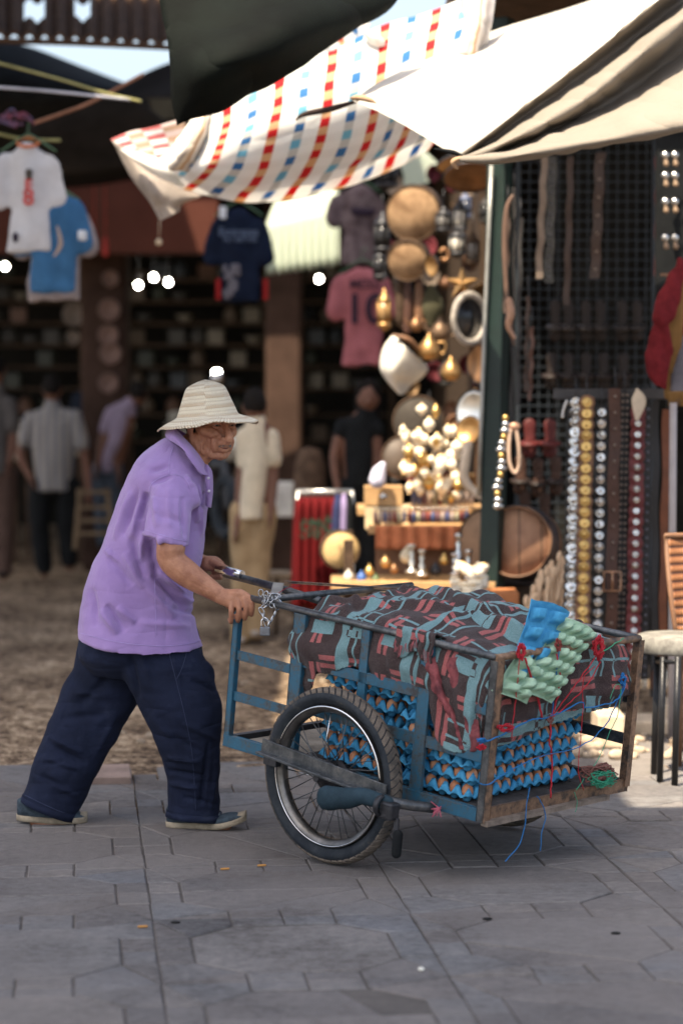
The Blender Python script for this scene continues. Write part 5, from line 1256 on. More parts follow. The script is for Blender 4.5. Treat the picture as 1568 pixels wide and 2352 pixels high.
base = g.mix(g.M('MULTIPLY', g.M('GREATER_THAN', cn, .55), .35), base, (.66, .60, .48))
g.put(b.inputs['Base Color'], base); g.bump(hgt, .9, .004); STRAW = m
ha = Vector((-.075, -.005, 1)).normalized()
hc = P(478, 964, 8.90)
prof = [(.0005, .146), (.018, .142), (.040, .134), (.062, .124), (.072, .114), (.080, .096), (.090, .070), (.100, .045), (.108, .024), (.114, .013), (.130, .006), (.150, -.001), (.168, -.009), (.187, -.019)]
prof = [(p.x, p.y) for p in smoothpts([(r_, h_, 0) for r_, h_ in prof], 3)]
X, Y = basis(ha); n_ = 72; rs = []; L_ = 0; acc = [0]
for i in range(1, len(prof)): acc.append(acc[-1]+hypot(prof[i][0]-prof[i-1][0], prof[i][1]-prof[i-1][1]))
for (r_, h_) in prof:
    ring = []
    for j in range(n_):
        a = 2*pi*j/n_; wob = .0
        if r_ > .115: wob = (.006*sin(2*a+1.0)+.004*sin(5*a+.4)+.002*sin(9*a))*(r_-.115)/.07
        rr = r_*(1+.012*sin(3*a+.5)); ring.append(hc+ha*(h_+wob+.0012*sin(a*40)*(1 if r_ > .18 else 0))+(X*cos(a)+Y*sin(a))*rr)
    rs.append(ring)
mb = MB(); mb.ring_loft(rs, cap=False, uv=lambda i, j: (j/n_, acc[i]))
mb.build('straw_hat', STRAW, man, solid=.004)
# ---------------------------------------------------------------- people behind
BSK = mat('brown_skin', (.15, .066, .040), .6, var=.2, bump=0); BHAIR = mat('black_hair', (.012, .010, .009), .8, bump=0)
def cloth(name, col, **k): return mat(name, col, .9, var=.2, scale=6, **k)
def walker(lb, d, head, neck, sh_l, sh_r, hip_l, hip_r, kn_l, kn_r, ft_l, ft_r, el_l, hd_l, el_r, hd_r, shirt, trous, shoe_m, r=1.0, sleeve=.55, hem=None, long_hair=False, faceaway=True, shirtw=1.0):
    """all joints are (x, y) pixels at distance d; l / r = left / right in the picture"""
    Q = lambda p, dd=0: P(p[0], p[1], d+dd)
    t = thing('person', P(ft_l[0], ft_l[1], d), lb, 'person')
    s = F/d
    mb = MB()
    hr = .098*r
    mb.ball(Q(head), (.076*r, .092*r, .112*r), 18); mb.limb([Q(head), Q(neck)], [.06*r, .052*r], 12)
    mb.ball(Q(head, -.085 if not faceaway else .085)+Vector((0, 0, -.03)), (.016, .022, .02), 8)
    for e in (-1, 1): mb.ball(Q(head)+Vector((e*.078*r, 0, -.01)), (.010, .02, .03), 8)
    mb.limb([Q(neck), Q(((sh_l[0]+sh_r[0])/2, (sh_l[1]+sh_r[1])/2+20)), Q(((hip_l[0]+hip_r[0])/2, (hip_l[1]+hip_r[1])/2))], [.06, .13*r, .13*r], 16, 4, flat=.7, fdir=(0, 1, 0))
    for sh_, el_, hd_, sg in ((sh_l, el_l, hd_l, -1), (sh_r, el_r, hd_r, 1)):
        mb.limb([Q(sh_), Q(el_, -.02), Q(hd_, -.08)], [.052*r, .042*r, .027*r], 12, 4)
        h = Q(hd_, -.08); dr = (h-Q(el_, -.02)).normalized()
        mb.limb([h, h+dr*.06], [.030*r, .034*r], 10, 2, flat=.5, fdir=(1, 0, 0))
        for k in range(4): mb.limb([h+dr*.06+Vector((0, (k-1.5)*.017, 0)), h+dr*.10+Vector((0, (k-1.5)*.018, 0)), h+dr*(.125-.006*abs(k-1.3))+Vector((-sg*.01, (k-1.5)*.017, 0))], [.009, .0085, .007], 8, 2)
        mb.limb([h+dr*.02+Vector((0, -.03, 0)), h+dr*.07+Vector((-sg*.01, -.045, 0))], [.011, .009], 8, 2)
    for hp, kn, ft in ((hip_l, kn_l, ft_l), (hip_r, kn_r, ft_r)): mb.limb([Q(hp), Q(kn), Q(ft)], [.08*r, .055*r, .038*r], 12, 3)
    mb.build('body', BSK, t, remesh=.0085, smooth=1)
    mb = MB()
    if long_hair: mb.limb([Q(head)+Vector((0, .02, .06)), Q(head)+Vector((0, .05, -.05)), Q((neck[0], neck[1]+40), .08), Q((neck[0]+5, neck[1]+110), .08)], [.085, .09, .075, .04], 14, 4, flat=.6, fdir=(0, 1, 0))
    mb.ball(Q(head)+Vector((0, -.012 if faceaway else .018, .022)), (.083*r, .094*r, .105*r), 18)
    mb.build('hair', BHAIR, t, disp=lambda co, n: co+n*nz3(co, 25)*.008)
    # shirt
    hem = hem or (hip_l[1]+hip_r[1])/2
    cx = (hip_l[0]+hip_r[0])/2; hw = abs(hip_r[0]-hip_l[0])/2
    mb = MB()
    mb.limb([Q(neck), Q(((sh_l[0]+sh_r[0])/2, (sh_l[1]+sh_r[1])/2+8))], [.065, .10*r], 16, 2)
    a, c_ = Q(sh_l), Q(sh_r); mb.limb([a+Vector((0, 0, -.02)), (a+c_)/2+Vector((0, 0, .01)), c_+Vector((0, 0, -.02))], [.066*r, .085*r, .066*r], 14, 4)
    ys = [(sh_l[1]+sh_r[1])/2+10, (sh_l[1]*.55+hem*.45), sh_l[1]*.2+hem*.8, hem]
    mx = (sh_l[0]+sh_r[0])/2; sw = abs(sh_r[0]-sh_l[0])/2
    mb.ring_loft(rings([((mx-sw, ys[0]), (mx+sw, ys[0]), d, .10*r), ((mx*.6+cx*.4-(sw*.5+hw*.7*shirtw), ys[1]), (mx*.6+cx*.4+(sw*.5+hw*.7*shirtw), ys[1]), d, .13*r*shirtw), ((cx-hw*1.25*shirtw, ys[2]), (cx+hw*1.25*shirtw, ys[2]), d, .14*r*shirtw), ((cx-hw*1.3*shirtw, ys[3]), (cx+hw*1.3*shirtw, ys[3]), d, .145*r*shirtw)], 3))
    for sh_, el_ in ((sh_l, el_l), (sh_r, el_r)):
        e = Q(sh_).lerp(Q(el_, -.02), sleeve*1.25); mb.limb([Q(sh_), e], [.068*r, .072*r], 14, 3)
    mb.build('shirt', shirt, t, remesh=.014, smooth=3, disp=lambda co, n: co+n*(noise.noise(Vector((co.x*12, co.y*4, co.z*3)))*.012))
    mb = MB()
    mb.limb([Q(hip_l), Q(((hip_l[0]+hip_r[0])/2, (hip_l[1]+hip_r[1])/2)), Q(hip_r)], [.10*r, .12*r, .10*r], 14, 3)
    for hp, kn, ft in ((hip_l, kn_l, ft_l), (hip_r, kn_r, ft_r)): mb.limb([Q(hp), Q(kn), Q((ft[0], ft[1]-14))], [.105*r, .085*r, .072*r], 14, 3)
    mb.build('trousers', trous, t, remesh=.014, smooth=3, disp=lambda co, n: co+n*nz3(co, 9)*.01)
    for ft in (ft_l, ft_r):
        p = Q(ft); mb = MB(); dy = .07 if faceaway else -.08
        mb.limb([p+Vector((0, -dy*.6, .03)), p+Vector((0, dy, .028)), p+Vector((0, dy*2.2, .02))], [.036, .042, .032], 12, 3, flat=.75, fdir=(0, 0, 1)); mb.build('shoe', shoe_m, t)
    return t
# man with grey striped shirt, back turned
m, g, b = blank('striped_shirt', .9)
tc = g.n.new('ShaderNodeTexCoord'); sx = g.n.new('ShaderNodeSeparateXYZ'); g.l.new(tc.outputs['Object'], sx.inputs[0])
f_ = g.M('ABSOLUTE', g.M('SINE', g.M('MULTIPLY', g.M('ADD', sx.outputs[0], g.M('MULTIPLY', g.noise(2, 2), .04)), 46.)))
g.put(b.inputs['Base Color'], g.ramp(f_, [(.3, (.13, .14, .17)), (.8, (.29, .26, .23))])); STR = m
walker('man seen from behind in a grey striped shirt and black trousers on the left', 20.6, (120, 893), (121, 925), (72, 958), (170, 958), (92, 1115), (160, 1115), (92, 1215), (155, 1215), (103, 1318), (160, 1302), (48, 1040), (70, 1095), (196, 1050), (205, 1135), STR, BLACK, BLACK, r=1.0, hem=1128, shirtw=1.02)
walker('man in a pale pinkish shirt leaning away beside the slatted crate', 21.0, (318, 905), (300, 925), (258, 945), (300, 945), (235, 1075), (262, 1075), (235, 1160), (262, 1165), (240, 1260), (265, 1260), (236, 1010), (225, 1070), (262, 1020), (272, 1085), cloth('pale_mauve', (.28, .22, .29)), cloth('grey_blue', (.07, .085, .11)), BLACK, r=.9, hem=1085, sleeve=.5)
walker('man in a cream T-shirt and khaki trousers standing behind the straw-hatted man', 15.3, (585, 932), (588, 965), (562, 1002), (618, 1002), (558, 1175), (602, 1175), (560, 1320), (590, 1320), (552, 1478), (588, 1462), (566, 1100), (545, 1205), (626, 1090), (622, 1170), cloth('cream_cotton', (.56, .48, .36)), cloth('khaki', (.33, .23, .13)), cloth('trainers_pale', (.35, .30, .26)), r=.92, hem=1192, sleeve=.5, faceaway=True, shirtw=1.15)
walker('dark-haired woman in a black top standing by the red scarves', 16.3, (845, 915), (842, 950), (788, 978), (858, 978), (800, 1120), (852, 1120), (800, 1220), (850, 1220), (800, 1360), (850, 1360), (768, 1050), (775, 1120), (868, 1050), (862, 1120), BLACK, BLACK, BLACK, r=.85, long_hair=True, faceaway=False, sleeve=.15)
walker('person in a pale top partly cut off by the left edge of the picture', 19.5, (-10, 850), (-8, 890), (-50, 925), (22, 925), (-40, 1090), (14, 1090), (-40, 1200), (12, 1200), (-35, 1325), (10, 1325), (-60, 1010), (-50, 1090), (30, 1010), (22, 1060), cloth('pale_grey_top', (.10, .09, .085)), cloth('brown_trousers', (.08, .05, .04)), BLACK, r=.95)
walker('person in dark clothes bending over the white stall tables at the back', 23.5, (205, 855), (205, 890), (180, 915), (232, 915), (186, 1020), (226, 1020), (186, 1100), (226, 1100), (188, 1215), (226, 1215), (170, 980), (180, 1010), (240, 980), (228, 1010), cloth('dark_blue_top', (.02, .025, .04)), BLACK, BLACK, r=.95)
# stall tables with pale stock behind the men
for x0, x1, y0, y1, lb in ((-30, 60, 985, 1120, 'table under a whitish cloth at the left edge'), (392, 520, 968, 1130, 'table heaped with pale goods behind the straw hat'), (185, 300, 975, 1110, 'table with a pale cloth behind the two men on the left')):
    d = 22.5; a, c_ = P(x0, y0, d), P(x1, y1, d)
    t = thing('stall_table', ((a.x+c_.x)/2, d, 0), lb, 'table')
    mb = MB(); mb.box(Vector(((a.x+c_.x)/2, d, a.z-.02)), (c_.x-a.x, 1.1, .05), None, .01); mb.build('table_top', cloth('table_cloth', (.50, .46, .38)), t)
    mb = MB(); mb.ring_loft([[Vector((a.x-.01+(c_.x-a.x+.02)*i/40, d-.57+.03*sin(i*1.3), z)) for i in range(41)] for z in (a.z, a.z-.12, a.z-.28)], cap=False, closed=False); mb.build('cloth_skirt', MATS['table_cloth'], t, solid=.004)
    for xx in (a.x+.04, c_.x-.04):
        for yy in (d-.45, d+.45):
            mb = MB(); mb.box(Vector((xx, yy, (a.z-.05)/2)), (.05, .05, a.z-.05)); mb.build('leg', DARKW, t)
    for k in range(int((x1-x0)/17)):
        p = P(x0+12+k*16, y0, d-.2); mb = MB(); r = rnd(.05, .09)
        mb.limb([p+Vector((0, 0, r*.6)), p+Vector((rnd(-.06, .06), rnd(-.1, .1), r*.7))], [r, r*.8], 10, 2, flat=.7, fdir=(0, 0, 1))
        mb.build('folded_garment', cloth('garment%d' % (k % 3), [(.55, .5, .42), (.35, .32, .3), (.45, .36, .28)][k % 3]), label='folded pale garment lying on the %s' % lb.split(' under')[0].split(' heaped')[0].split(' with')[0]+' '+['at the left edge', 'behind the straw hat', 'behind the two men'][0 if x0 < 0 else 1 if x0 > 300 else 2], cat='garment', group='folded garments '+['at the left edge', 'behind the straw hat', 'behind the two men'][0 if x0 < 0 else 1 if x0 > 300 else 2])
# slatted crate chair
t = thing('wooden_crate', P(218, 1262, 19.5), 'open slatted wooden crate standing behind the man in purple, left', 'crate')
SL = mat('slat_wood', (.15, .105, .065), .8)
for y in (1130, 1165, 1195, 1225):
    mb = MB(); mb.bar(P(176, y, 19.3), P(256, y, 19.3), .03, .03, Vector((0, 0, 1))); mb.build('slat', SL, t)
for x0, x1 in ((184, 172), (246, 262)):
    for dd in (0, .35): mb = MB(); mb.bar(P(x0, 1122, 19.3+dd), P(x1, 1262, 19.3+dd), .035, .035, Vector((0, 1, 0))); mb.build('upright', SL, t)
# motorbike behind the man
t = thing('motorbike', P(515, 1210, 18), 'dark motorbike parked behind the man in purple, its headlamp catching the light', 'motorbike')
def pt(x, y, dd=0): return P(x, y, 18+dd)
mb = MB(); mb.lathe([(.20+.05*cos(a), .05*sin(a)) for a in [2*pi*k/12 for k in range(12)]], pt(522, 1165, .0), Vector((1, .5, 0)), 28, closed_prof=True); mb.build('wheel', RUBBER, t)
mb = MB(); mb.limb([pt(520, 1165, .06), pt(516, 1080, .1), pt(512, 1010, .2)], [.03, .035, .04], 10); mb.limb([pt(526, 1165, -.06), pt(522, 1080), pt(516, 1010, .1)], [.03, .035, .04], 10); mb.build('fork', IRON, t)
mb = MB(); mb.limb([pt(515, 1070, .2), pt(505, 1090, .7), pt(495, 1110, 1.2)], [.12, .17, .14], 14, flat=.8); mb.build('body', mat('bike_black', (.015, .015, .018), .3), t)
mb = MB(); mb.ball(pt(533, 1030, -.05), (.10, .08, .10), 14); mb.build('headlamp', mat('lamp_glass', (.55, .5, .42), .15, .3), t)
mb = MB(); mb.tube([pt(480, 985, .1), pt(510, 1000, .15), pt(545, 985, .1)], .015, 8, 3); mb.build('handlebar', IRON, t)
mb = MB(); mb.tube([pt(512, 995, .1), pt(506, 930, .1), pt(502, 880, .1)], .006, 6, 2); mb.ball(pt(500, 868, .1), (.05, .02, .045), 14); mb.build('mirror', CHROME, t)
mb = MB(); mb.ball(P(498, 858, 23), .034, 12); mb.build('light_bulb', BULB, label='lit bulb just above the crown of the straw hat', cat='lamp')
# ---------------------------------------------------------------- right: green post, mesh rack, stall
GRN = mat('green_paint', (.004, .016, .013), .5, var=.3, scale=4)
a, c_ = P(1152, 350, 12.4), P(1112, 1400, 12.3)
c_ = Vector((P(1124, 1500, 12.3).x, 12.3, .0))
mb = MB(); mb.bar(Vector((a.x, 12.4, 3.5)), c_, .10, .10, Vector((.5, 1, 0)), .004); mb.build('green_post', GRN, label='dark green square post standing between the brass stall and the leather stall', cat='post')
mb = MB(); mb.tube([P(1128, 380, 12.3), P(1112, 760, 12.3), P(1098, 1140, 12.3)], .010, 8, 2); mb.build('sunlit_strip', mat('strip_grey', (.35, .35, .33), .4, .5), label='thin pale strip added for the sunlight down the left side of the green post', cat='strip')  # pale strip added to stand for sunlight on the post's left side
RK = mat('rack_wire', (.030, .037, .045), .5, .3)
t = thing('mesh_rack', P(1345, 1000, 13.3), 'tall wire mesh rack at the back of the dark leather stall', 'rack')
x0, x1, z0, z1 = P(1195, 0, 13.4).x, P(1500, 0, 13.4).x, .4, 3.3
mb = MB(); st = .0536
n = int((x1-x0)/st)
for k in range(n+1): mb.box(Vector((x0+k*st, 13.4, (z0+z1)/2)), (.006, .006, z1-z0))
for k in range(int((z1-z0)/st)): mb.box(Vector(((x0+x1)/2, 13.393, z0+k*st)), (x1-x0, .006, .006))
mb.build('mesh', RK, t)
mb = MB()
for xx in (x0-.01, x1+.01): mb.box(Vector((xx, 13.4, (z0+z1)/2)), (.022, .022, z1-z0))
mb.build('frame', RK, t)
mb = MB(); a, c_ = P(1270, 905, 11.5), P(1580, 905, 11.5); mb.box((a+c_)/2, (c_.x-a.x, .03, .05), None, .004); mb.build('hanging_rail', mat('grey_rail', (.06, .055, .055), .5, .5), label='grey rail from which the studded belts hang', cat='rail')
# belts
SIL = mat('silver_stud', (.55, .54, .52), .22, 1, var=.15, bump=0); GLD = mat('gold_stud', (.62, .40, .14), .35, .9, var=.15, bump=0)
BRL = mat('brown_leather', (.075, .032, .020), .55, var=.25); BKL = mat('black_leather', (.018, .016, .016), .5); MRL = mat('maroon_leather', (.12, .022, .022), .55); TNL = mat('tan_leather', (.19, .095, .05), .55)
def belt(x0, y0, x1, y1, d, wpx, leather, stud, rs, pitch, lb, discs=False, buckle=None, cols=1, dz=0):
    a, c_ = P(x0, y0, d), P(x1, y1, d-.02); L = (c_-a).length; s = d/F; wd = wpx*s
    t = thing('belt', a, lb, 'belt', 'belts hanging in the leather stall')
    mb = MB(); rows = []
    n = 24
    for i in range(n+1):
        p = a.lerp(c_, i/n)+Vector((.004*sin(i*.9+x0), .006*sin(i*.7), 0)); ww = wd/2*(1+.03*sin(i*1.7))
        rows.append([p+Vector((-ww, -.003, 0)), p+Vector((ww, -.003, 0)), p+Vector((ww, .003, 0)), p+Vector((-ww, .003, 0))])
    mb.ring_loft(rows); mb.build('strap', leather, t, flat=True)
    mb = MB(); mb.tube([a+Vector((0, 0, -.005)), a+Vector((0, .01, .05)), a+Vector((0, .03, .10))], .003, 6); mb.build('hook', IRON, t)
    if stud:
        n = int(L/pitch); me = None; me2 = None
        for i in range(n):
            for q in range(cols):
                p = a.lerp(c_, (i+.5)/n)+Vector((((q-(cols-1)/2)*wd*.5), -.007, 0))
                p += Vector((0, -.003, 0))
                if me is None:
                    mb = MB()
                    if discs: mb.lathe([(.0005, .008), (rs*.3, .007), (rs*.42, .003), (rs*.75, .006), (rs*.85, .006), (rs, .001), (rs, -.001)], Vector((0, 0, 0)), Vector((0, -1, 0)), 16)
                    else: mb.lathe([(.0005, rs*.6), (rs*.6, rs*.45), (rs, 0)], Vector((0, 0, 0)), Vector((0, -1, 0)), 10)
                    o = mb.build('stud', stud, t, local=True); me = o.data
                else:
                    o = bpy.data.objects.new('stud', me); C.objects.link(o); o.parent = t
                o.location = p-t.location; o.rotation_euler = (rnd(-.25, .25), 0, rnd(-.25, .25))
        if discs:                                    # leather rosettes under the discs
            mb = MB(); rr = max(rs*1.28, wd*.56)
            for i in range(n):
                p = a.lerp(c_, (i+.5)/n)+Vector((0, -.005, 0)); mb.lathe([(.001, .003), (rr, .002), (rr*1.02, -.003), (.001, -.004)], p, Vector((rnd(-.15, .15), -1, rnd(-.15, .15))), 14)
            mb.build('rosettes', leather, t)
    if buckle:
        p = P(buckle[0], buckle[1], d-.05); mb = MB(); w_, h_ = wd*.75, .045
        mb.tube([p+Vector((-w_, 0, -h_)), p+Vector((w_, 0, -h_)), p+Vector((w_, 0, h_)), p+Vector((-w_, 0, h_)), p+Vector((-w_, 0, -h_-.004))], .005, 8); mb.tube([p+Vector((0, -.004, -h_)), p+Vector((0, -.004, h_))], .004, 6); mb.build('buckle', mat('copper_buckle', (.45, .26, .16), .3, .9), t)
    return t
D_ = 11.4
belt(1322, 915, 1308, 1425, 11.3, 26, BKL, SIL, .029, .044, 'black belt crowded with bright silver discs, leftmost of the hanging belts', True)
belt(1347, 912, 1336, 1440, 11.28, 32, TNL, GLD, .025, .050, 'brown belt with a row of gold discs, second of the hanging belts', True)
belt(1381, 935, 1370, 1472, 11.4, 28, BKL, SIL, .022, .051, 'black belt with spaced silver discs, right of the gold-disc one', True)
belt(1412, 892, 1400, 1560, 11.4, 26, BRL, mat('dull_stud', (.30, .24, .2), .35, .8), .008, .075, 'plain brown leather belt with eyelets and a copper buckle', False, (1405, 1335))
belt(1434, 900, 1422, 1560, 11.45, 20, BKL, MATS['dull_stud'], .007, .030, 'dark belt with two rows of small studs beside the maroon one', False, None, 2)
belt(1464, 935, 1452, 1560, 11.35, 32, MRL, SIL, .016, .050, 'maroon belt with scalloped edges and silver studs', True)
belt(1487, 930, 1478, 1560, 11.5, 18, BKL, mat('dim_stud', (.12, .12, .14), .4, .8), .009, .04, 'black belt with dim grey studs, right of the maroon one', False)
belt(1505, 920, 1500, 1600, 11.6, 16, BKL, None, 0, 1, 'narrow plain black belt right of the dim grey studded one')
belt(1530, 940, 1518, 1600, 11.6, 18, mat('rust_leather', (.16, .05, .02), .6), None, 0, 1, 'rust brown plain belt near the white pole')
belt(1250, 360, 1236, 640, 12.4, 15, mat('pale_leather', (.17, .125, .095), .6), None, 0, 1, 'pale beige belt hanging high in front of the wire rack')
belt(1268, 360, 1258, 650, 12.5, 20, mat('grey_snake', (.07, .066, .06), .6, scale=60, var=.5), MATS['dim_stud'], .008, .05, 'grey patterned belt hanging high beside the pale beige one')
belt(1310, 360, 1300, 700, 12.5, 14, mat('dark_brown_leather', (.045, .025, .018), .55), None, 0, 1, 'dark brown belt hanging high in the middle of the wire rack')
belt(1378, 350, 1365, 640, 12.5, 22, MATS['dark_brown_leather'], MATS['dull_stud'], .007, .09, 'reddish brown belt with a curled end hanging high on the wire rack')
belt(1512, 360, 1510, 640, 12.4, 16, MRL, None, 0, 1, 'dark red belt hanging at the right edge of the wire rack')
for k, (x, y0, y1, c0, lb) in enumerate(((1166, 470, 720, MATS['dark_brown_leather'], 'long dark strap hanging right beside the green post'), (1180, 430, 1010, BKL, 'long black strap hanging near the green post'), (1195, 500, 930, BKL, 'second long black strap left of the wire rack'), (1212, 680, 900, MATS['dark_brown_leather'], 'dark brown strap left of the wire rack with worn end'), (1222, 750, 920, BRL, 'thin brown strap with a pale end beside the wire rack'))):
    belt(x, y0, x-6, y1, 12.2-k*.05, 9, c0, None, 0, 1, lb)
mb = MB(); mb.limb([P(1176, 450, 12.1), P(1163, 480, 12.1), P(1158, 560, 12.1), P(1163, 680, 12.1), P(1170, 740, 12.1), P(1180, 790, 12.1)], [.008, .013, .014, .012, .014, .008], 8, 4); mb.build('walking_crop', mat('crop_brown', (.12, .07, .05), .5), label='brown riding crop hanging against the green post', cat='crop')
mb = MB(); mb.limb([P(1168, 690, 11.9), P(1172, 720, 11.9), P(1166, 750, 11.9), P(1180, 775, 11.9)], [.018, .022, .014, .010], 10, 3); mb.build('handle', mat('copper_handle', (.42, .24, .16), .4, .4), label='copper coloured handle hanging right of the green post', cat='handle')
# chains of bells and the beige loop, sunlit
t = thing('bell_chain', P(1148, 960, 11.9), 'chain of silvery bells hanging in the sun right of the green post', 'chain')
for k in range(15):
    p = P(1160-k*1.4+3*sin(k), 960+k*14.5, 11.9); mb = MB(); mb.ball(p, (.016+.006*(k % 3), .014, .018), 10); mb.build('bell', SIL if k % 3 else GLD, t)
t = thing('collar_loop', P(1182, 985, 11.9), 'looped beige strap hanging beside the chain of bells', 'strap')
mb = MB(); mb.tube([P(1172, 985, 11.9), P(1168, 1020, 11.9), P(1170, 1065, 11.9), P(1182, 1087, 11.9), P(1192, 1065, 11.9), P(1190, 1020, 11.9), P(1184, 985, 11.9)], .009, 8, 4); mb.build('loop', mat('beige_strap', (.50, .35, .26), .6), t)
mb = MB(); mb.ball(P(1181, 980, 11.9), (.03, .015, .022), 10); mb.build('fitting', mat('copper_handle', (.42, .24, .16), .4, .4), t)
t = thing('small_chain', P(1290, 930, 11.3), 'short curved silver chain jutting out left of the hanging belts', 'chain')
for k in range(8): mb = MB(); mb.ball(P(1300-9*sin(k/7*1.6), 922+k*5, 11.2), .008, 8); mb.build('bead', SIL, t)
# rows of slippers / sandals on the rack
def slipper(x, y, d, m_, m2, lb, grp, h=52, w=26):
    t = thing('sandal', P(x, y, d), lb, 'sandal', grp); s = d/F
    mb = MB(); mb.limb([P(x, y-h/2, d), P(x+1, y, d), P(x, y+h/2, d)], [w*.42*s, w*.36*s, w*.52*s], 12, 4, flat=.3, fdir=(0, 1, 0)); mb.build('sole', m_, t)
    mb = MB(); mb.limb([P(x-w*.5, y+h*.22, d-.02), P(x, y+h*.30, d-.07), P(x+w*.5, y+h*.22, d-.02)], [.022, .030, .022], 10, 3, flat=.6, fdir=(0, 0, 1)); mb.build('strap', m2, t)
DBR = mat('sandal_brown', (.014, .007, .005), .6); DGR = mat('sandal_trim', (.028, .022, .020), .5); RDS = mat('sandal_red', (.075, .008, .007), .6)
for k, x in enumerate((1275, 1305, 1345, 1378, 1428, 1462)): slipper(x, 735, 13.2, DBR, DGR, 'dark brown sandal, number %s from the left in the upper row on the wire rack' % ['one', 'two', 'three', 'four', 'five', 'six'][k], 'sandals on the wire rack', 70, 28)
for k, x in enumerate((1265, 1305, 1345, 1385, 1430)): slipper(x, 850, 13.2, DBR, DBR, 'very dark sandal, number %s from the left in the middle row on the wire rack' % ['one', 'two', 'three', 'four', 'five'][k], 'sandals on the wire rack', 60, 28)
for k, x in enumerate((1215, 1262)): slipper(x, 1005, 12.9, RDS, RDS, '%s red sandal in the row above the brown ones, right of the beige loop' % ['left', 'right'][k], 'red sandals', 62, 34)
for k, (x, y) in enumerate(((1195, 1090), (1235, 1095), (1275, 1090), (1205, 1170), (1250, 1175))): slipper(x, y, 12.9, mat('sandal_tan', (.045, .017, .008), .6), DBR, '%s tan brown sandal above the round drum' % ['upper left', 'upper middle', 'upper right', 'lower left', 'lower right'][k], 'brown sandals above the drum', 66, 32)
for r_ in range(4):
    for q in range(2):
        x, y = 1527+q*22, [355, 402, 462, 545][r_]; t = thing('earring', P(x, y, 12), 'silver disc pendant, %s of the pair in the %s row at the right edge' % (['left', 'right'][q], ['top', 'second', 'third', 'bottom'][r_]), 'pendant', 'silver pendants at the right edge')
        mb = MB(); mb.lathe([(.0005, .012), (.016, .008), (.022, 0), (.0005, -.003)], P(x, y, 12), Vector((0, -1, .2)), 14); mb.build('disc', SIL, t)
        mb = MB(); mb.limb([P(x, y+10, 12), P(x+2, y+22, 12)], [.006, .014], 8); mb.build('drop', mat('shell_brown', (.25, .17, .11), .5), t)
mb = MB(); mb.box(Vector((P(1545, 450, 12.1).x, 12.12, 2.55)), (.17, .03, .95), None, .005); mb.build('display_board', BLACK, label='black display board with silver pendants at the right edge', cat='board')
# red scarf and the white pole
sc = mat('scarf_red', (.13, .014, .017), .9, var=.3, scale=20); sy = mat('scarf_ochre', (.19, .10, .035), .9); sg_ = mat('scarf_grey', (.12, .11, .12), .9)
t = thing('scarf', P(1540, 900, 11.2), 'knotted red, ochre and grey fringed scarves hanging at the right edge', 'scarf')
mb = MB(); mb.limb([P(1562, 600, 11.2), P(1545, 660, 11.15), P(1522, 725, 11.1), P(1518, 745, 11.1)], [.02, .05, .055, .035], 18, 5, flat=.6, fdir=(0, 1, 0)); mb.limb([P(1518, 740, 11.1), P(1512, 790, 11.12), P(1510, 850, 11.12), P(1525, 890, 11.12)], [.035, .055, .060, .02], 18, 5, flat=.5, fdir=(0, 1, 0)); mb.limb([P(1560, 740, 11.25), P(1530, 800, 11.2), P(1500, 830, 11.12)], [.03, .05, .03], 14, 4, flat=.6, fdir=(0, 1, 0))
mb.build('red_scarf', sc, t, remesh=.008, smooth=2, disp=lambda co, n: co+n*noise.noise(Vector((co.x*26+co.z*9, co.y*10, co.z*2.2)))*.016)
mb = MB(); mb.limb([P(1566, 640, 11.25), P(1553, 740, 11.2), P(1548, 830, 11.2), P(1545, 905, 11.2)], [.03, .035, .04, .045], 14, 4, flat=.5, fdir=(0, 1, 0)); mb.build('ochre_scarf', sy, t, disp=lambda co, n: co+n*noise.noise(Vector((co.x*60, 0, co.z*3)))*.015)
mb = MB(); mb.limb([P(1572, 780, 11.2), P(1562, 850, 11.18), P(1555, 915, 11.18)], [.025, .035, .04], 14, 4, flat=.5, fdir=(0, 1, 0)); mb.build('grey_scarf', sg_, t, disp=lambda co, n: co+n*noise.noise(Vector((co.x*60, 0, co.z*3)))*.015)
mb = MB()
for k in range(40): x = rnd(1533, 1572); mb.limb([P(x, 900, 11.16), P(x+rnd(-3, 3), 932, 11.16)], [.004, .002], 5, 1)
mb.build('fringe', sy, t)
mb = MB(); mb.tube([P(1545, 925, 11.15), P(1543, 1200, 11.15), P(1542, 1480, 11.15), Vector((P(1542, 1500, 11.15).x, 11.15, 0))], .017, 12); mb.build('white_pole', mat('pole_white', (.34, .30, .29), .5, var=.15), label='whitish pole standing behind the wicker chair on the right', cat='pole')
mb = MB(); mb.box(P(1530, 631, 11.6), (.06, .03, .012)); mb.build('wood_peg', TNL, label='small tan peg sticking out left of the red scarf', cat='peg')
mb = MB(); mb.limb([P(1462, 895, 11.2), P(1466, 920, 11.2), P(1462, 960, 11.2)], [.008, .035, .012], 12, 4, flat=.3, fdir=(0, 1, 0)); mb.build('suede_tag', mat('suede_pale', (.55, .45, .34), .9), label='pale suede flap hanging at the top of the maroon belt', cat='flap')
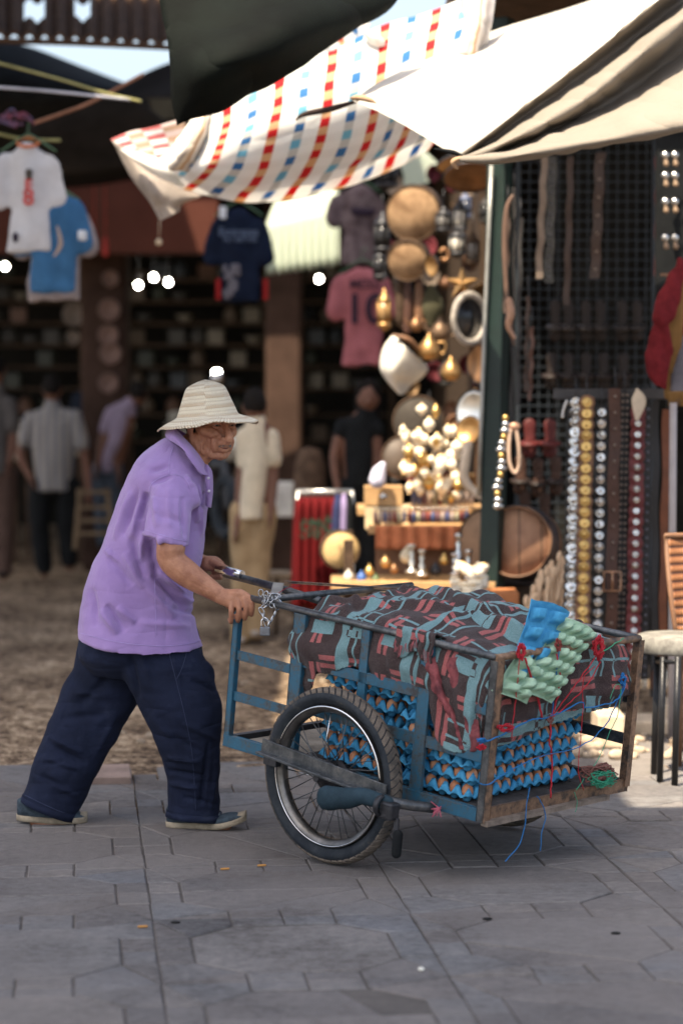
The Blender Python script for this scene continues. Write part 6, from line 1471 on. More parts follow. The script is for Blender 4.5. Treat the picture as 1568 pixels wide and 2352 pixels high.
# ---------------------------------------------------------------- brass and copper stall
BRS = mat('brass', (.46, .27, .11), .42, .85, var=.3); CPR = mat('copper', (.26, .135, .065), .42, .7, var=.3); SLV = mat('tin', (.62, .60, .56), .3, .9, var=.2, bump=0)
GOAT = mat('drum_skin', (.34, .22, .125), .75, scale=7, col2=(.12, .068, .036))
def dish(x, y, d, rx, m_, lb, deep=.03, tilt=(0, -1, 0), name='plate', cat='plate', rim=None):
    r = rx*d/F; t = thing(name, P(x, y, d), lb, cat); ax = Vector(tilt)
    mb = MB(); mb.lathe([(.0005, -deep*.2), (r*.55, -deep*.2), (r*.8, deep*.25), (r, deep*.4), (r*1.01, deep*.3), (r*.8, -.0), (r*.5, -deep*.5), (.0005, -deep*.5)], P(x, y, d), ax, 36); mb.build('dish', m_, t)
    mb = MB(); mb.lathe([(r*1.0, .006), (r*1.03, 0), (r*1.0, -.006), (r*.97, 0)], P(x, y, d)+ax.normalized()*deep*.36, ax, 36, closed_prof=True); mb.build('rim', rim or IRON, t)
    return t
def framedrum(x, y, d, rx, lb, tilt=(-.2, -1, .1), skin=GOAT, hoop=None, depth=.09):
    r = rx*d/F; t = thing('frame_drum', P(x, y, d), lb, 'drum'); ax = Vector(tilt).normalized(); c0 = P(x, y, d)
    mb = MB(); mb.lathe([(.0005, .002), (r*.97, .004), (r*.985, -.004)], c0, ax, 40); mb.build('skin', skin, t)
    mb = MB(); mb.lathe([(r*.98, .006), (r*1.01, .002), (r*1.02, -depth), (r*.97, -depth), (r*.975, -.004)], c0, ax, 40, closed_prof=True); mb.build('hoop', hoop or DARKW, t); mb = MB(); mb.lathe([(r*1.0, .010), (r*1.045, .004), (r*1.0, -.006), (r*.965, .004)], c0, ax, 40, closed_prof=True); mb.build('rim', DARKW, t); return t
framedrum(948, 490, 13.9, 63, 'largest skin drum, hanging high under the checked cloth', (-.35, -1, -.1))
framedrum(935, 598, 13.9, 47, 'skin drum hanging directly under the largest drum', (-.3, -1, -.25))
dish(994, 610, 13.8, 25, BRS, 'narrow brass tray seen at a slant, right of the two skin drums', tilt=(-1, -.7, -.1))
dish(1080, 400, 13.4, 62, CPR, 'wide brown shallow dish hanging top right of the skin drums', tilt=(0, -.55, -1), deep=.06)
dish(1050, 372, 13.6, 50, BRS, 'upper brown dish just below the white tarp corner', tilt=(.2, -.4, -1))
dish(912, 838, 13.7, 0.1, SLV, 'tiny rivet') if False else None
# the white fan-like hide
t = thing('leather_lampshade', P(915, 838, 13.5), 'big white fan shaped hide catching the sun left of the lamps', 'hide')
mb = MB(); mb.sheet(px([[(903, 768, 13.5), (925, 790, 13.4), (948, 810, 13.45), (978, 838, 13.6)], [(880, 800, 13.5), (905, 822, 13.35), (935, 835, 13.4), (982, 850, 13.6)], [(872, 842, 13.5), (898, 850, 13.35), (925, 862, 13.4), (968, 868, 13.6)], [(885, 870, 13.5), (903, 878, 13.4), (922, 882, 13.45), (945, 884, 13.55)], [(915, 905, 13.5), (918, 906, 13.45), (922, 907, 13.45), (930, 902, 13.5)]]), 6)
mb.build('hide', mat('hide_white', (.78, .74, .66), .7, var=.08, trans=.2), t, solid=.004)
mb = MB(); mb.limb([P(905, 770, 13.4), P(935, 778, 13.4), P(960, 800, 13.45)], [.015, .03, .02], 10, 3, flat=.5); mb.build('fold', TNL, t)
# big ring mirror, star, lanterns
def ringthing(x, y, d, rx, ry, m_, m2, lb, name='mirror', wid=.02, tilt=(0, -1, 0)):
    r = ry*d/F; t = thing(name, P(x, y, d), lb, name.split('_')[-1]); c0 = P(x, y, d); ax = Vector((sqrt(max(0, 1-(rx/ry)**2)), -rx/ry, 0))
    mb = MB(); mb.lathe([(r+wid*cos(a), wid*sin(a)*.7) for a in [2*pi*k/10 for k in range(10)]], c0, ax, 40, closed_prof=True); mb.build('frame', m_, t)
    mb = MB(); mb.lathe([(.0005, 0), (r, 0), (r, -.008), (.0005, -.008)], c0, ax, 32); mb.build('pane', m2, t)
MIR = mat('dark_glass', (.03, .03, .032), .12, .3, bump=0)
ringthing(1078, 732, 13.0, 38, 55, mat('bone_inlay', (.36, .32, .28), .5, var=.4, scale=25), MIR, 'oval dark mirror in a pale bone frame left of the green post')
dish(1105, 835, 13.0, 45, CPR, 'brown copper plate seen at a slant beside the green post', tilt=(-1, -.75, 0))
framedrum(960, 968, 13.3, 58, 'dark flat basket disc between the woman and the shining lamps', (.1, -1, .1), mat('dark_disc', (.05, .042, .035), .7, var=.3), DARKW, .03)
framedrum(925, 1050, 13.2, 48, 'dull brown round tray standing below the dark disc', (.2, -1, .15), mat('dull_tray', (.09, .066, .05), .6), TNL, .03)
t = thing('star_lantern', P(1060, 652, 13.3), 'brass star lantern hanging left of the green post', 'lantern')
mb = MB(); c0 = P(1060, 652, 13.3); vs = []
for k in range(10):
    a = pi/2+k*pi/5; r = .092 if k % 2 == 0 else .036; vs.append(mb.bm.verts.new(c0+Vector((cos(a)*r, 0, sin(a)*r))))
f1 = mb.bm.verts.new(c0+Vector((0, -.035, 0))); b1 = mb.bm.verts.new(c0+Vector((0, .035, 0)))
for k in range(10): mb.bm.faces.new((vs[k], vs[(k+1) % 10], f1)); mb.bm.faces.new((vs[(k+1) % 10], vs[k], b1))
mb.build('star', BRS, t, flat=True)
mb = MB(); mb.tube([c0+Vector((0, 0, .09)), c0+Vector((0, 0, .35))], .004); mb.build('chain', IRON, t)
def lantern(x, y, d, w_, h_, m_, lb, glass=None, name='lantern'):
    s = d/F; t = thing(name, P(x, y+h_/2, d), lb, 'lantern', 'little lanterns in the dim back layer' if 'dim back layer' in lb else None); c0 = P(x, y, d); W, Hh = w_*s/2, h_*s/2
    mb = MB(); mb.lathe([(.0005, Hh*1.25), (W*.2, Hh*1.15), (W*.25, Hh), (W*.9, Hh*.62), (W, Hh*.5), (W*.9, Hh*.45)], c0, n=8); mb.build('cap', m_, t); mb = MB(); mb.lathe([(W*.9, -Hh*.6), (W, -Hh*.72), (W*.6, -Hh*.9), (W*.2, -Hh), (.0005, -Hh*1.1)], c0, n=8); mb.build('base', m_, t)
    mb = MB(); mb.lathe([(W*.72, -Hh*.62), (W*.85, -Hh*.1), (W*.8, Hh*.5)], c0, n=8); mb.build('glass', glass or mat('amber_glass', (.35, .22, .10), .2), t)
    mb = MB()
    for k in range(8): a = 2*pi*k/8; q = Vector((cos(a), sin(a), 0)); mb.tube([c0+q*W*.8+Vector((0, 0, -Hh*.62)), c0+q*W*.9+Vector((0, 0, -Hh*.1)), c0+q*W*.85+Vector((0, 0, Hh*.5))], .004, 5)
    mb.build('bars', m_, t)
    mb = MB(); mb.tube([c0+Vector((0, 0, Hh*1.2)), c0+Vector((0, 0, Hh*1.2+.10))], .003); mb.build('chain', IRON, t)
WG = mat('milk_glass', (.62, .58, .50), .35, bump=0)
lantern(878, 540, 14.3, 42, 90, IRON, 'big black iron lantern left of the two skin drums', MIR)
lantern(873, 610, 14.3, 36, 70, IRON, 'lower black iron lantern above the number ten jersey', MIR)
lantern(882, 715, 14.2, 34, 88, BRS, 'small tiered brass lantern in front of the number ten jersey')
lantern(1018, 508, 13.8, 40, 56, IRON, 'square dark lantern right of the largest drum', mat('grey_glass', (.17, .16, .15), .3))
lantern(1055, 500, 13.7, 36, 70, IRON, 'iron lantern with a white glass right of the square dark one', WG)
lantern(1050, 560, 13.7, 44, 66, IRON, 'wide iron lantern with white panes above the star', WG)
lantern(1085, 575, 13.6, 34, 74, DARKW, 'brown wooden lantern right of the white paned one', mat('grey_glass', (.17, .16, .15), .3))
lantern(888, 400, 15.3, 60, 70, IRON, 'black filigree lantern in the shade below the checked cloth', MIR)
lantern(1068, 475, 14.3, 30, 60, mat('blue_tin', (.10, .12, .2), .6), 'small blue grey lantern deep behind the drums', MIR)
mb = MB(); mb.tube([P(1010, 580, 13.6), P(1018, 572, 13.6), P(1028, 578, 13.6), P(1028, 592, 13.6), P(1018, 598, 13.6), P(1012, 592, 13.6)], .012, 8, 4); mb.build('copper_ring', CPR, label='small copper horn shaped ring between drum and lanterns', cat='ring')
for x, y0, y1, m_, lb in ((935, 650, 760, BRL, 'wooden brown flute bundle hanging under the lower drum'), (962, 650, 745, TNL, 'thin tan flute hanging under the lower drum'), (990, 660, 745, mat('olive_bag', (.08, .075, .045), .9), 'dark olive pouch hanging under the slanted tray'), (918, 650, 735, DARKW, 'dark wooden flute hanging left of the brown bundle')):
    d = 14.0; mb = MB(); mb.limb([P(x, y0, d), P(x+1, (y0+y1)/2, d), P(x, y1, d)], [.02, .032 if x != 990 else .07, .024], 10, 3, flat=.7, fdir=(0, 1, 0)); mb.tube([P(x, y0, d), P(x, y0-40, d)], .003); mb.build('flute' if x != 990 else 'pouch', m_, label=lb, cat='flute' if x != 990 else 'pouch')
# kettles and hanging pots
def pot(x, y, d, r_, m_, lb, hang=True, spout=True):
    s = r_*d/F; c0 = P(x, y, d); t = thing('teapot', c0-Vector((0, 0, s)), lb, 'teapot', 'little pots in the dim back layer' if 'dim back layer' in lb else None)
    mb = MB(); mb.lathe([(s*.5, -s), (s*.9, -s*.6), (s, -s*.1), (s*.7, s*.5), (s*.4, s*.8), (s*.42, s*.9), (s*.1, s*1.15), (s*.12, s*1.3), (.0005, s*1.35)], c0, n=20); mb.build('body', m_, t)
    if spout:
        mb = MB(); mb.limb([c0+Vector((-s*.7, -.02, -s*.2)), c0+Vector((-s*1.25, -.03, s*.1)), c0+Vector((-s*1.5, -.03, s*.7))], [s*.28, s*.16, s*.1], 10, 4); mb.build('spout', m_, t)
        mb = MB(); mb.tube([c0+Vector((s*.75, 0, s*.5)), c0+Vector((s*1.4, 0, s*.5)), c0+Vector((s*1.35, 0, -s*.3)), c0+Vector((s*.85, 0, -s*.5))], s*.09, 8, 4); mb.build('handle', m_, t)
pot(985, 800, 13.5, 26, BRS, 'brass teapot hanging between the white hide and the mirror'); pot(1010, 760, 13.7, 24, mat('dark_brass', (.16, .10, .06), .5, .6), 'dark brass teapot behind the mirror frame'); pot(1035, 850, 13.3, 24, BRS, 'bright brass pot hanging below the oval mirror', spout=False)
pot(955, 745, 13.8, 16, CPR, 'small copper pot hanging beneath the olive pouch')
# silver shaving bowl with ram's-horn shapes, right under
dish(1088, 945, 12.8, 48, SLV, 'silver engraved tray leaning in the sun beside the green post', tilt=(-1, -1, .2), deep=.05)
dish(1080, 990, 12.7, 34, BRS, 'small brass tray leaning under the silver one', tilt=(-.8, -1, .3), deep=.05)
mb = MB(); mb.limb([P(1075, 1020, 12.6), P(1068, 1060, 12.6), P(1066, 1100, 12.6), P(1090, 1130, 12.6), P(1125, 1150, 12.55)], [.022, .026, .024, .022, .02], 12, 4); mb.build('sheath', mat('pale_sheath', (.62, .50, .38), .5), label='curved pale dagger sheath hanging in the sun', cat='sheath')
mb = MB(); mb.limb([P(1100, 1010, 12.7), P(1098, 1060, 12.7), P(1094, 1110, 12.7)], [.018, .02, .014], 10, 4); mb.build('sheath', CPR, label='straight copper dagger sheath right of the pale curved one', cat='sheath')
# cluster of shining glass lamps
rr = random.Random(4)
cl = [(938, 1040, 22), (962, 1005, 26), (985, 975, 20), (1003, 1015, 24), (1028, 990, 18), (975, 1060, 26), (1008, 1070, 28), (940, 1080, 18), (1040, 1045, 24), (1045, 1095, 20), (985, 1110, 20), (1015, 1120, 22), (958, 1110, 20), (1050, 1135, 16), (930, 1005, 14), (1000, 945, 18), (968, 940, 16)]+[(925+(k*37) % 135, 985+(k*53) % 165, 12+(k*7) % 10) for k in range(26)]
nm = ['one', 'two', 'three', 'four', 'five', 'six', 'seven', 'eight', 'nine', 'ten', 'eleven', 'twelve', 'thirteen', 'fourteen', 'fifteen', 'sixteen', 'seventeen']
GLM = mat('glass_white', (.92, .80, .60), .3, .0, var=.1, bump=0)
for k, (x, y, r_) in enumerate(cl):
    d = 12.9+.25*rr.random(); s = r_*.62*d/F; c0 = P(x, y, d); t = thing('glass_lamp', c0-Vector((0, 0, s)), 'gold and milk glass lamp shining in the sun on the stall', 'lamp', 'sunlit glass lamps on the stall')
    q_ = .75+.5*rr.random(); mb = MB(); mb.lathe([(s*.4, -s*1.3), (s*.5, -s*1.1), (s*.45, -s*.95), (s*.9*q_, -s*.6), (s*1.15*q_, 0), (s*.9*q_, s*.65), (s*.35, s*1.0), (s*.35, s*1.3), (.0005, s*1.35)], c0, n=14); mb.build('globe', GLM if k % 5 else GLD, t)
    mb = MB(); mb.lathe([(s*.52, -s*1.38), (s*.55, -s*1.3), (s*.4, -s*1.2)], c0, n=14); mb.build('mount', GLD, t); mb = MB(); mb.lathe([(s*.36, s*1.0), (s*.40, s*1.1), (s*.12, s*1.5), (.0005, s*1.6)], c0, n=14); mb.build('finial', GLD, t)
rd = random.Random(11)
for k in range(64):
    x = 890+rd.random()*225; y = 395+(k/64)*760+rd.uniform(-20, 20); d = 14.7+rd.random()*1.2; r_ = rd.uniform(12, 30)
    if y > 600: x = 905+rd.random()*205
    kd = k % 4
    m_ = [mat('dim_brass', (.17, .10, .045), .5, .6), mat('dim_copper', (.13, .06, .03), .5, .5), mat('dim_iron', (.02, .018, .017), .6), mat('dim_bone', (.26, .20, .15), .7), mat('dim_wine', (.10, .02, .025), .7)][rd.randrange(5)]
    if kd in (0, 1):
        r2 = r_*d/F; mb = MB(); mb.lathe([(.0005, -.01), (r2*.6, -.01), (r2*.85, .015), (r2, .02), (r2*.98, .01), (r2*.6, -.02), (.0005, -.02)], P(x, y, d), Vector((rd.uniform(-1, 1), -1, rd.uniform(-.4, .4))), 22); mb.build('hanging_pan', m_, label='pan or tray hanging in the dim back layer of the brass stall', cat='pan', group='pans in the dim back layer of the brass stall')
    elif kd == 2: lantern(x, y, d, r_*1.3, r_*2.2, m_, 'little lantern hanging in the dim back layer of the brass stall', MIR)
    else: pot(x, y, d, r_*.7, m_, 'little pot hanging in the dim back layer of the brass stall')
# stepped table
ORG = mat('orange_cloth', (.48, .17, .08), .9, var=.3, scale=9); YW_ = mat('honey_wood', (.42, .25, .11), .6, var=.2, scale=6)
tb = thing('display_stand', Vector((P(960, 1300, 13).x, 13, 0)), 'stepped wooden display stand with orange cloth in the brass stall', 'stand')
for (xa, xb, y, d, dep) in ((820, 1110, 1162, 13.3, .5), (845, 1085, 1205, 12.9, .35), (760, 1130, 1328, 12.5, .5)):
    a, c_ = P(xa, y, d), P(xb, y, d); mb = MB(); mb.box(Vector(((a.x+c_.x)/2, d+.0, a.z-.02)), (c_.x-a.x, dep, .04), None, .004); mb.build('shelf', YW_, tb)
a, c_ = P(862, 1208, 12.68), P(1080, 1262, 12.68); mb = MB(); mb.ring_loft([[Vector((a.x+(c_.x-a.x)*i/40, 12.70+.012*sin(i*1.1), a.z+(c_.z-a.z)*j/6)) for i in range(41)] for j in range(7)], cap=False, closed=False); mb.build('cloth', ORG, tb, solid=.004)
for xx in (P(800, 1300, 12.7).x, P(1105, 1300, 12.7).x):
    for yy in (12.45, 13.3): mb = MB(); mb.box(Vector((xx, yy, .42)), (.05, .05, .84)); mb.build('leg', DARKW, tb)
a, c_ = P(862, 1262, 12.85), P(1080, 1325, 12.85); mb = MB(); mb.box(Vector(((a.x+c_.x)/2, 12.9, (a.z+c_.z)/2)), (c_.x-a.x, .03, a.z-c_.z)); mb.build('back_panel', TNL, tb)
for k in range(20):                                   # little bottles
    x = 862+k*11; d = 12.8; c0 = P(x, 1200, d); t = thing('small_bottle', c0, 'small bottle, %s from the left in the row above the orange cloth' % (nm[k] if k < 17 else ['eighteen', 'nineteen', 'twenty'][k-17]), 'bottle', 'row of small bottles')
    mm_ = [mat('bt%d' % q, c, .3) for q, c in enumerate([(.45, .35, .3), (.25, .06, .06), (.10, .12, .25), (.5, .45, .3), (.2, .1, .12)])][rr.randrange(5)]
    mb = MB(); mb.lathe([(.010, 0), (.011, .045), (.005, .055), (.005, .065)], c0, n=8); mb.build('glass', mm_, t); mb = MB(); mb.lathe([(.006, .064), (.006, .078), (.0005, .08)], c0, n=8); mb.build('cap', SIL, t)
for k in range(12):
    x = 950+k*12; d = 13.15; c0 = P(x, 1160, d); t = thing('small_bottle', c0, 'coloured vial, %s from the left on the top shelf under the glass lamps' % nm[k], 'bottle', 'row of vials under the lamps')
    mb = MB(); mb.lathe([(.011, 0), (.012, .06), (.006, .07), (.006, .08)], c0, n=8); mb.build('glass', [MATS['bt%d' % q] for q in range(5)][rr.randrange(5)], t)
for (x, y, w_, h_, m_, lb) in ((880, 1140, 88, 50, YW_, 'wide honey coloured wooden box on top of the stand'), (866, 1186, 56, 58, mat('light_wood', (.62, .47, .28), .6), 'left light wooden box with an arched opening'), (915, 1186, 50, 56, MATS['light_wood'], 'right light wooden box with an arched opening')):
    d = 12.95; s = d/F; c0 = P(x, y, d); t = thing('wooden_box', c0-Vector((0, 0, h_*s/2)), lb, 'box')
    mb = MB(); mb.box(c0, (w_*s, .14, h_*s), None, .005); mb.build('case', m_, t)
    mb = MB(); mb.lathe([(.0005, .001), (h_*s*.16, .001), (h_*s*.16, -.004)], c0+Vector((0, -.0705, -h_*s*.2 if h_ > 52 else 0)), Vector((0, -1, 0)), 16); mb.build('opening', DARKW if h_ > 52 else SIL, t)
t = thing('figurine', P(870, 1108, 12.8), 'pale lilac ceramic figurine sitting on the wooden box', 'figurine')
mb = MB(); mb.limb([P(866, 1105, 12.8), P(870, 1085, 12.8), P(878, 1068, 12.8)], [.045, .04, .02], 12, 3); mb.ball(P(855, 1102, 12.8), .022, 10); mb.build('figure', mat('ceramic_lilac', (.58, .56, .68), .3, var=.3, scale=25), t)
# table goods: brass trifles and the white heap
k2 = 0
for (x, y, r_, m_, lb) in ((885, 1290, 14, BRS, 'small brass pot left of the candlesticks'), (905, 1305, 12, CPR, 'little copper cup on the low shelf'), (848, 1310, 12, GLD, 'yellow brass cup behind the blanket left end'), (1000, 1308, 14, IRON, 'dark iron cup on the low shelf'), (1020, 1285, 12, GLD, 'gold cup near the white lamps'), (935, 1275, 18, mat('cream_dish', (.6, .5, .34), .5), 'cream round box below the orange cloth'), (862, 1330, 11, mat('green_tin', (.10, .14, .06), .5), 'green tin on the low shelf'), (830, 1325, 12, mat('blue_tin2', (.05, .12, .35), .4), 'blue tin right of the tambourine'), (975, 1320, 13, BRS, 'brass bowl in the middle of the low shelf'), (800, 1322, 12, WG, 'white cup below the tambourine')):
    pot(x, y, 12.4, r_, m_, lb, spout=False)
for k, (x, y0, y1) in enumerate(((945, 1250, 1315), (968, 1262, 1322), (1052, 1225, 1300), (1044, 1270, 1320), (1075, 1262, 1330))):
    d = 12.35; a, c_ = P(x, y1, d), P(x, y0, d); h_ = c_.z-a.z; t = thing('candlestick', a, 'bright candlestick, %s from the left among the brass goods' % nm[k], 'candlestick')
    mb = MB(); mb.lathe([(.035, 0), (.03, h_*.08), (.010, h_*.15), (.018, h_*.4), (.008, h_*.5), (.016, h_*.7), (.008, h_*.8), (.022, h_*.92), (.020, h_), (.0005, h_*.98)], a, n=14); mb.build('stem', SIL if k > 1 else mat('pewter', (.6, .56, .48), .3, .8), t)
for k in range(22):                                   # heap of white and gold glassware in full sun
    x, y = 1035+rr.random()*75, 1290+rr.random()*80; d = 12.15-.006*(y-1290); c0 = P(x, y, d); s = .022+.018*rr.random(); t = thing('glass_cup', c0, 'milky glass cup in the sunlit heap right behind the blanket', 'cup', 'sunlit heap of milky glass cups')
    mb = MB(); mb.lathe([(s*.5, -s), (s*.9, -s*.4), (s, s*.5), (s*.93, s*.52), (s*.4, -s*.7)], c0, Vector((rr.uniform(-.4, .4), rr.uniform(-.4, .2), 1)), 12); mb.build('bowl', WG if k % 3 else GLM, t); mb = MB(); mb.lathe([(s*1.0, s*.50), (s*1.05, s*.55), (s*.97, s*.58)], c0, n=12, closed_prof=True); mb.build('rim', GLD, t)
mb = MB(); mb.box(Vector((P(1070, 1400, 12.2).x, 12.25, P(1070, 1392, 12.2).z-.35)), (.34, .55, .70), None, .01); mb.build('low_plinth', mat('sand_plinth', (.45, .33, .2), .9), label='sandy plinth carrying the heap of glass cups', cat='plinth')
mb = MB(); mb.box(P(1140, 1370, 12.0), (.20, .3, .06), None, .004); mb.build('orange_box', mat('orange_wood', (.42, .16, .06), .6), label='orange wooden box between the glass heap and the wooden spoons', cat='box')
mb = MB(); mb.box(Vector((P(1140, 1392, 12.0).x, 12.0, P(1140, 1390, 12.0).z/2)), (.22, .32, P(1140, 1390, 12.0).z-.002)); mb.build('low_bench', DARKW, label='dark low bench under the orange wooden box', cat='bench')
# tambourine, red scarves on a rail, tall brown basket
t = framedrum(782, 1262, 13.0, 44, 'round tambourine with a pale skin, sunlit, left of the display stand', (.15, -1, .1), mat('pale_skin_drum', (.52, .36, .17), .7), TNL, .07)
RC_ = mat('red_velvet', (.08, .004, .005), .85, var=.3)
t = thing('clothes_rail', Vector((P(725, 1380, 14.2).x, 14.2, 0)), 'metal rail of red garments behind the cart handles', 'rail')
zt = P(720, 1128, 14.2).z
mb = MB(); mb.tube([P(682, 1128, 14.2), P(810, 1128, 14.2)], .012); mb.build('bar', SLV, t)
for x in (684, 808): mb = MB(); p = P(x, 1128, 14.2); mb.tube([p, Vector((p.x, 14.2, 0))], .014); mb.build('leg', SLV, t)
for k in range(9):
    x = 688+k*9.5; d = 14.1+.05*(k % 2); t2 = thing('red_garment', P(x, 1140, d), 'dark red garment, %s from the left on the rail behind the cart' % nm[k], 'garment', 'red garments on the rail')
    mb = MB(); mb.limb([P(x, 1145, d), P(x, 1165, d), P(x-2, 1260, d), P(x-3, 1385-5*(k % 3), d)], [.012, .032, .040, .046], 12, 4, flat=3.0, fdir=(0, 1, 0)); mb.build('cloth', RC_, t2); mb = MB(); mb.tube([P(x, 1148, d), P(x, 1134, d), P(x+1, 1126, d)], .004, 6); mb.build('hanger', SLV, t2)
for k, (x, m_, lb) in enumerate(((775, mat('navy_wrap', (.03, .035, .09), .8), 'dark blue hanging garment right of the red ones'), (790, mat('lilac_wrap', (.28, .22, .38), .8), 'lilac hanging garment beside the dark blue one'), (802, BLACK, 'black hanging garment at the right end of the rail'))):
    mb = MB(); mb.limb([P(x, 1138, 14.0), P(x, 1170, 14.0), P(x-2, 1230, 14.0)], [.014, .03, .035], 12, 4, flat=1.6, fdir=(0, 1, 0)); mb.build('garment', m_, label=lb, cat='garment')
mb = MB()
for k in range(60):
    p = P(725+rr.uniform(-35, 35), 1215+rr.uniform(-22, 22), 13.85); mb.limb([p, p+Vector((rr.uniform(-.05, .05), 0, rr.uniform(-.04, .05)))], [.010, .003], 5, 1, flat=.4)
mb.build('leafy_plant', mat('plant_dark', (.015, .06, .04), .7), label='dark green leafy sprig hanging in front of the red garments', cat='plant')
mb = MB(); d = 17.2; r_ = 38*d/F; z_ = P(712, 1025, d).z; mb.lathe([(r_*1.0, 0), (r_*1.03, z_*.5), (r_, z_*.78), (r_*.9, z_*.9), (r_*.65, z_*.98), (.0005, z_*1.0)], Vector((P(712, 1300, d).x, d, 0)), n=28)
mb.build('round_pillar', mat('rough_clay', (.12, .075, .05), .95, var=.4, scale=12), label='rough brown round topped clay pillar left of the woman', cat='pillar')
mb = MB(); a = P(645, 1148, 19.5); mb.box(a+Vector((.0, .1, 0)), (.20, .1, .28), None, .01); mb.build('white_board', mat('white_board', (.85, .84, .80), .8, emit=1.2), label='glaring white panel in the sun behind the cream T-shirt man', cat='panel') if False else mb.build('white_board', mat('white_board', (.85, .84, .80), .8), label='glaring white panel in the sun behind the cream T-shirt man', cat='panel')
t = thing('low_stool', Vector((P(640, 1400, 15.8).x, 15.8, 0)), 'low round beige stool beyond the cart handles', 'stool')
z_ = P(640, 1312, 15.8).z; c0 = Vector((P(640, 1400, 15.8).x, 15.8, 0)); mb = MB(); mb.lathe([(.0005, z_), (.13, z_), (.135, z_-.015), (.13, z_-.03), (.0005, z_-.03)], c0, n=24); mb.build('seat', mat('stool_beige', (.30, .23, .16), .8), t)
for k in range(3): a = 2.1*k+.4; mb = MB(); mb.tube([c0+Vector((cos(a)*.09, sin(a)*.09, z_-.03)), c0+Vector((cos(a)*.13, sin(a)*.13, 0))], .014); mb.build('leg', DARKW, t)
# big drum of wood with iron hoop
t = thing('wooden_drum', Vector((P(1180, 1350, 12.6).x, 12.6, 0)), 'large round wooden barrel head with a dark hoop standing by the green post', 'barrel')
c0 = P(1186, 1245, 12.3); r_ = 82*12.3/F; ax = Vector((-.25, -1, .12)).normalized()
m, g, b = blank('barrel_planks', .7)
tc = g.n.new('ShaderNodeTexCoord'); sx = g.n.new('ShaderNodeSeparateXYZ'); g.l.new(tc.outputs['Object'], sx.inputs[0])
q = g.M('FRACT', g.M('MULTIPLY', sx.outputs[0], 9.)); ln = g.M('LESS_THAN', q, .06)
c_ = g.ramp(g.noise(6, 5), [(.35, (.20, .10, .06)), (.65, (.36, .20, .12))]); g.put(b.inputs['Base Color'], g.mix(ln, c_, (.05, .03, .02))); 
mb = MB(); mb.lathe([(.0005, .0), (r_*.93, .0), (r_*.93, -.02)], c0, ax, 40); mb.build('head', m, t)
mb = MB(); mb.lathe([(r_*.93, -.01), (r_*.95, .02), (r_, .02), (r_*1.04, -.12), (r_*1.08, -.25), (r_*1.02, -.25), (r_*.95, -.02)], c0, ax, 40, closed_prof=True); mb.build('staves', TNL, t)
for h_ in (.0, -.10): mb = MB(); mb.lathe([(r_*(1.02-h_*.3), h_+.012), (r_*(1.05-h_*.3), h_+.01), (r_*(1.06-h_*.3), h_-.02), (r_*(1.02-h_*.3), h_-.02)], c0, ax, 40, closed_prof=True); mb.build('hoop', IRON, t)
t = framedrum(1115, 1245, 12.6, 76, 'second large drum half hidden left of the wooden barrel head', (-.8, -1, .1), mat('brown_skin_drum', (.30, .19, .12), .7), DARKW, .14)
mb = MB(); mb.box(Vector((P(1175, 1350, 12.7).x, 12.75, P(1175, 1345, 12.5).z/2)), (.55, .6, P(1175, 1340, 12.5).z), None, .01); mb.build('low_bench', DARKW, label='dark low bench carrying the wooden drums', cat='bench')
# wooden spoons in the sun
SP = mat('spoon_wood', (.60, .42, .27), .6, var=.2, scale=30)
for k in range(36):
    u_ = rr.random(); x = 1195+u_*112; ytop = 1400-(u_**.8)*150+rr.uniform(-10, 40); d = 11.7+rr.uniform(-.15, .15); a = P(x, ytop+rr.uniform(95, 150), d); c_ = P(x+rr.uniform(4, 22), ytop, d+.05)
    t = thing('wooden_spoon', a, 'pale carved wooden spoon standing in the sunlit bunch beside the silver belts', 'spoon', 'bunch of pale wooden spoons')
    mb = MB(); mb.limb([a, c_], [.007, .006], 8, 1); mb.build('handle', SP, t); mb = MB(); v = (c_-a).normalized(); mb.ball(c_+v*.02, (.016, .008, .028), 10, v.to_track_quat('Z', 'Y').to_matrix()); mb.build('bowl', SP, t)
mb = MB(); c0 = Vector((P(1250, 1450, 11.75).x, 11.75, 0)); z_ = P(1250, 1450, 11.75).z; mb.lathe([(.18, 0), (.22, z_), (.21, z_), (.17, .02)], c0, n=28); mb.build('spoon_basket', mat('basket_cane', (.38, .26, .15), .8), label='cane basket holding the pale wooden spoons', cat='basket')
# sandy boxes, shoes and rubble in the sun right of the cart
for (x, y, w_, h_, d, lb) in ((1395, 1648, 62, 30, 11.0, 'sunlit pale carton behind the cart far front post'), (1470, 1660, 120, 26, 11.4, 'long sunlit plank bench behind the stool legs'), (1540, 1640, 60, 60, 11.6, 'sunlit beige block at the right edge behind the stool')):
    s = d/F; c0 = P(x, y, d); mb = MB(); mb.box(Vector((c0.x, c0.y, c0.z/2+h_*s/4)), (w_*s, .3, c0.z+h_*s/2), None, .01); mb.build('carton', mat('sun_carton', (.58, .46, .33), .85), label=lb, cat='box')
for k in range(46):
    x, y = 1300+rr.random()*260, 1678+rr.random()*66; p = G(x, y); mb = MB(); r_ = rr.uniform(.012, .04); mb.ball(p+Vector((0, 0, r_*.4)), (r_, r_*.8, r_*.7), 8); mb.build('stone', mat('rubble_pale', (.48, .38, .28), .9, scale=30), disp=lambda co, n: co+n*nz3(co, 40)*.01, label='sunlit rubble stone on the ground right of the handcart', cat='stone', group='sunlit rubble right of the cart')
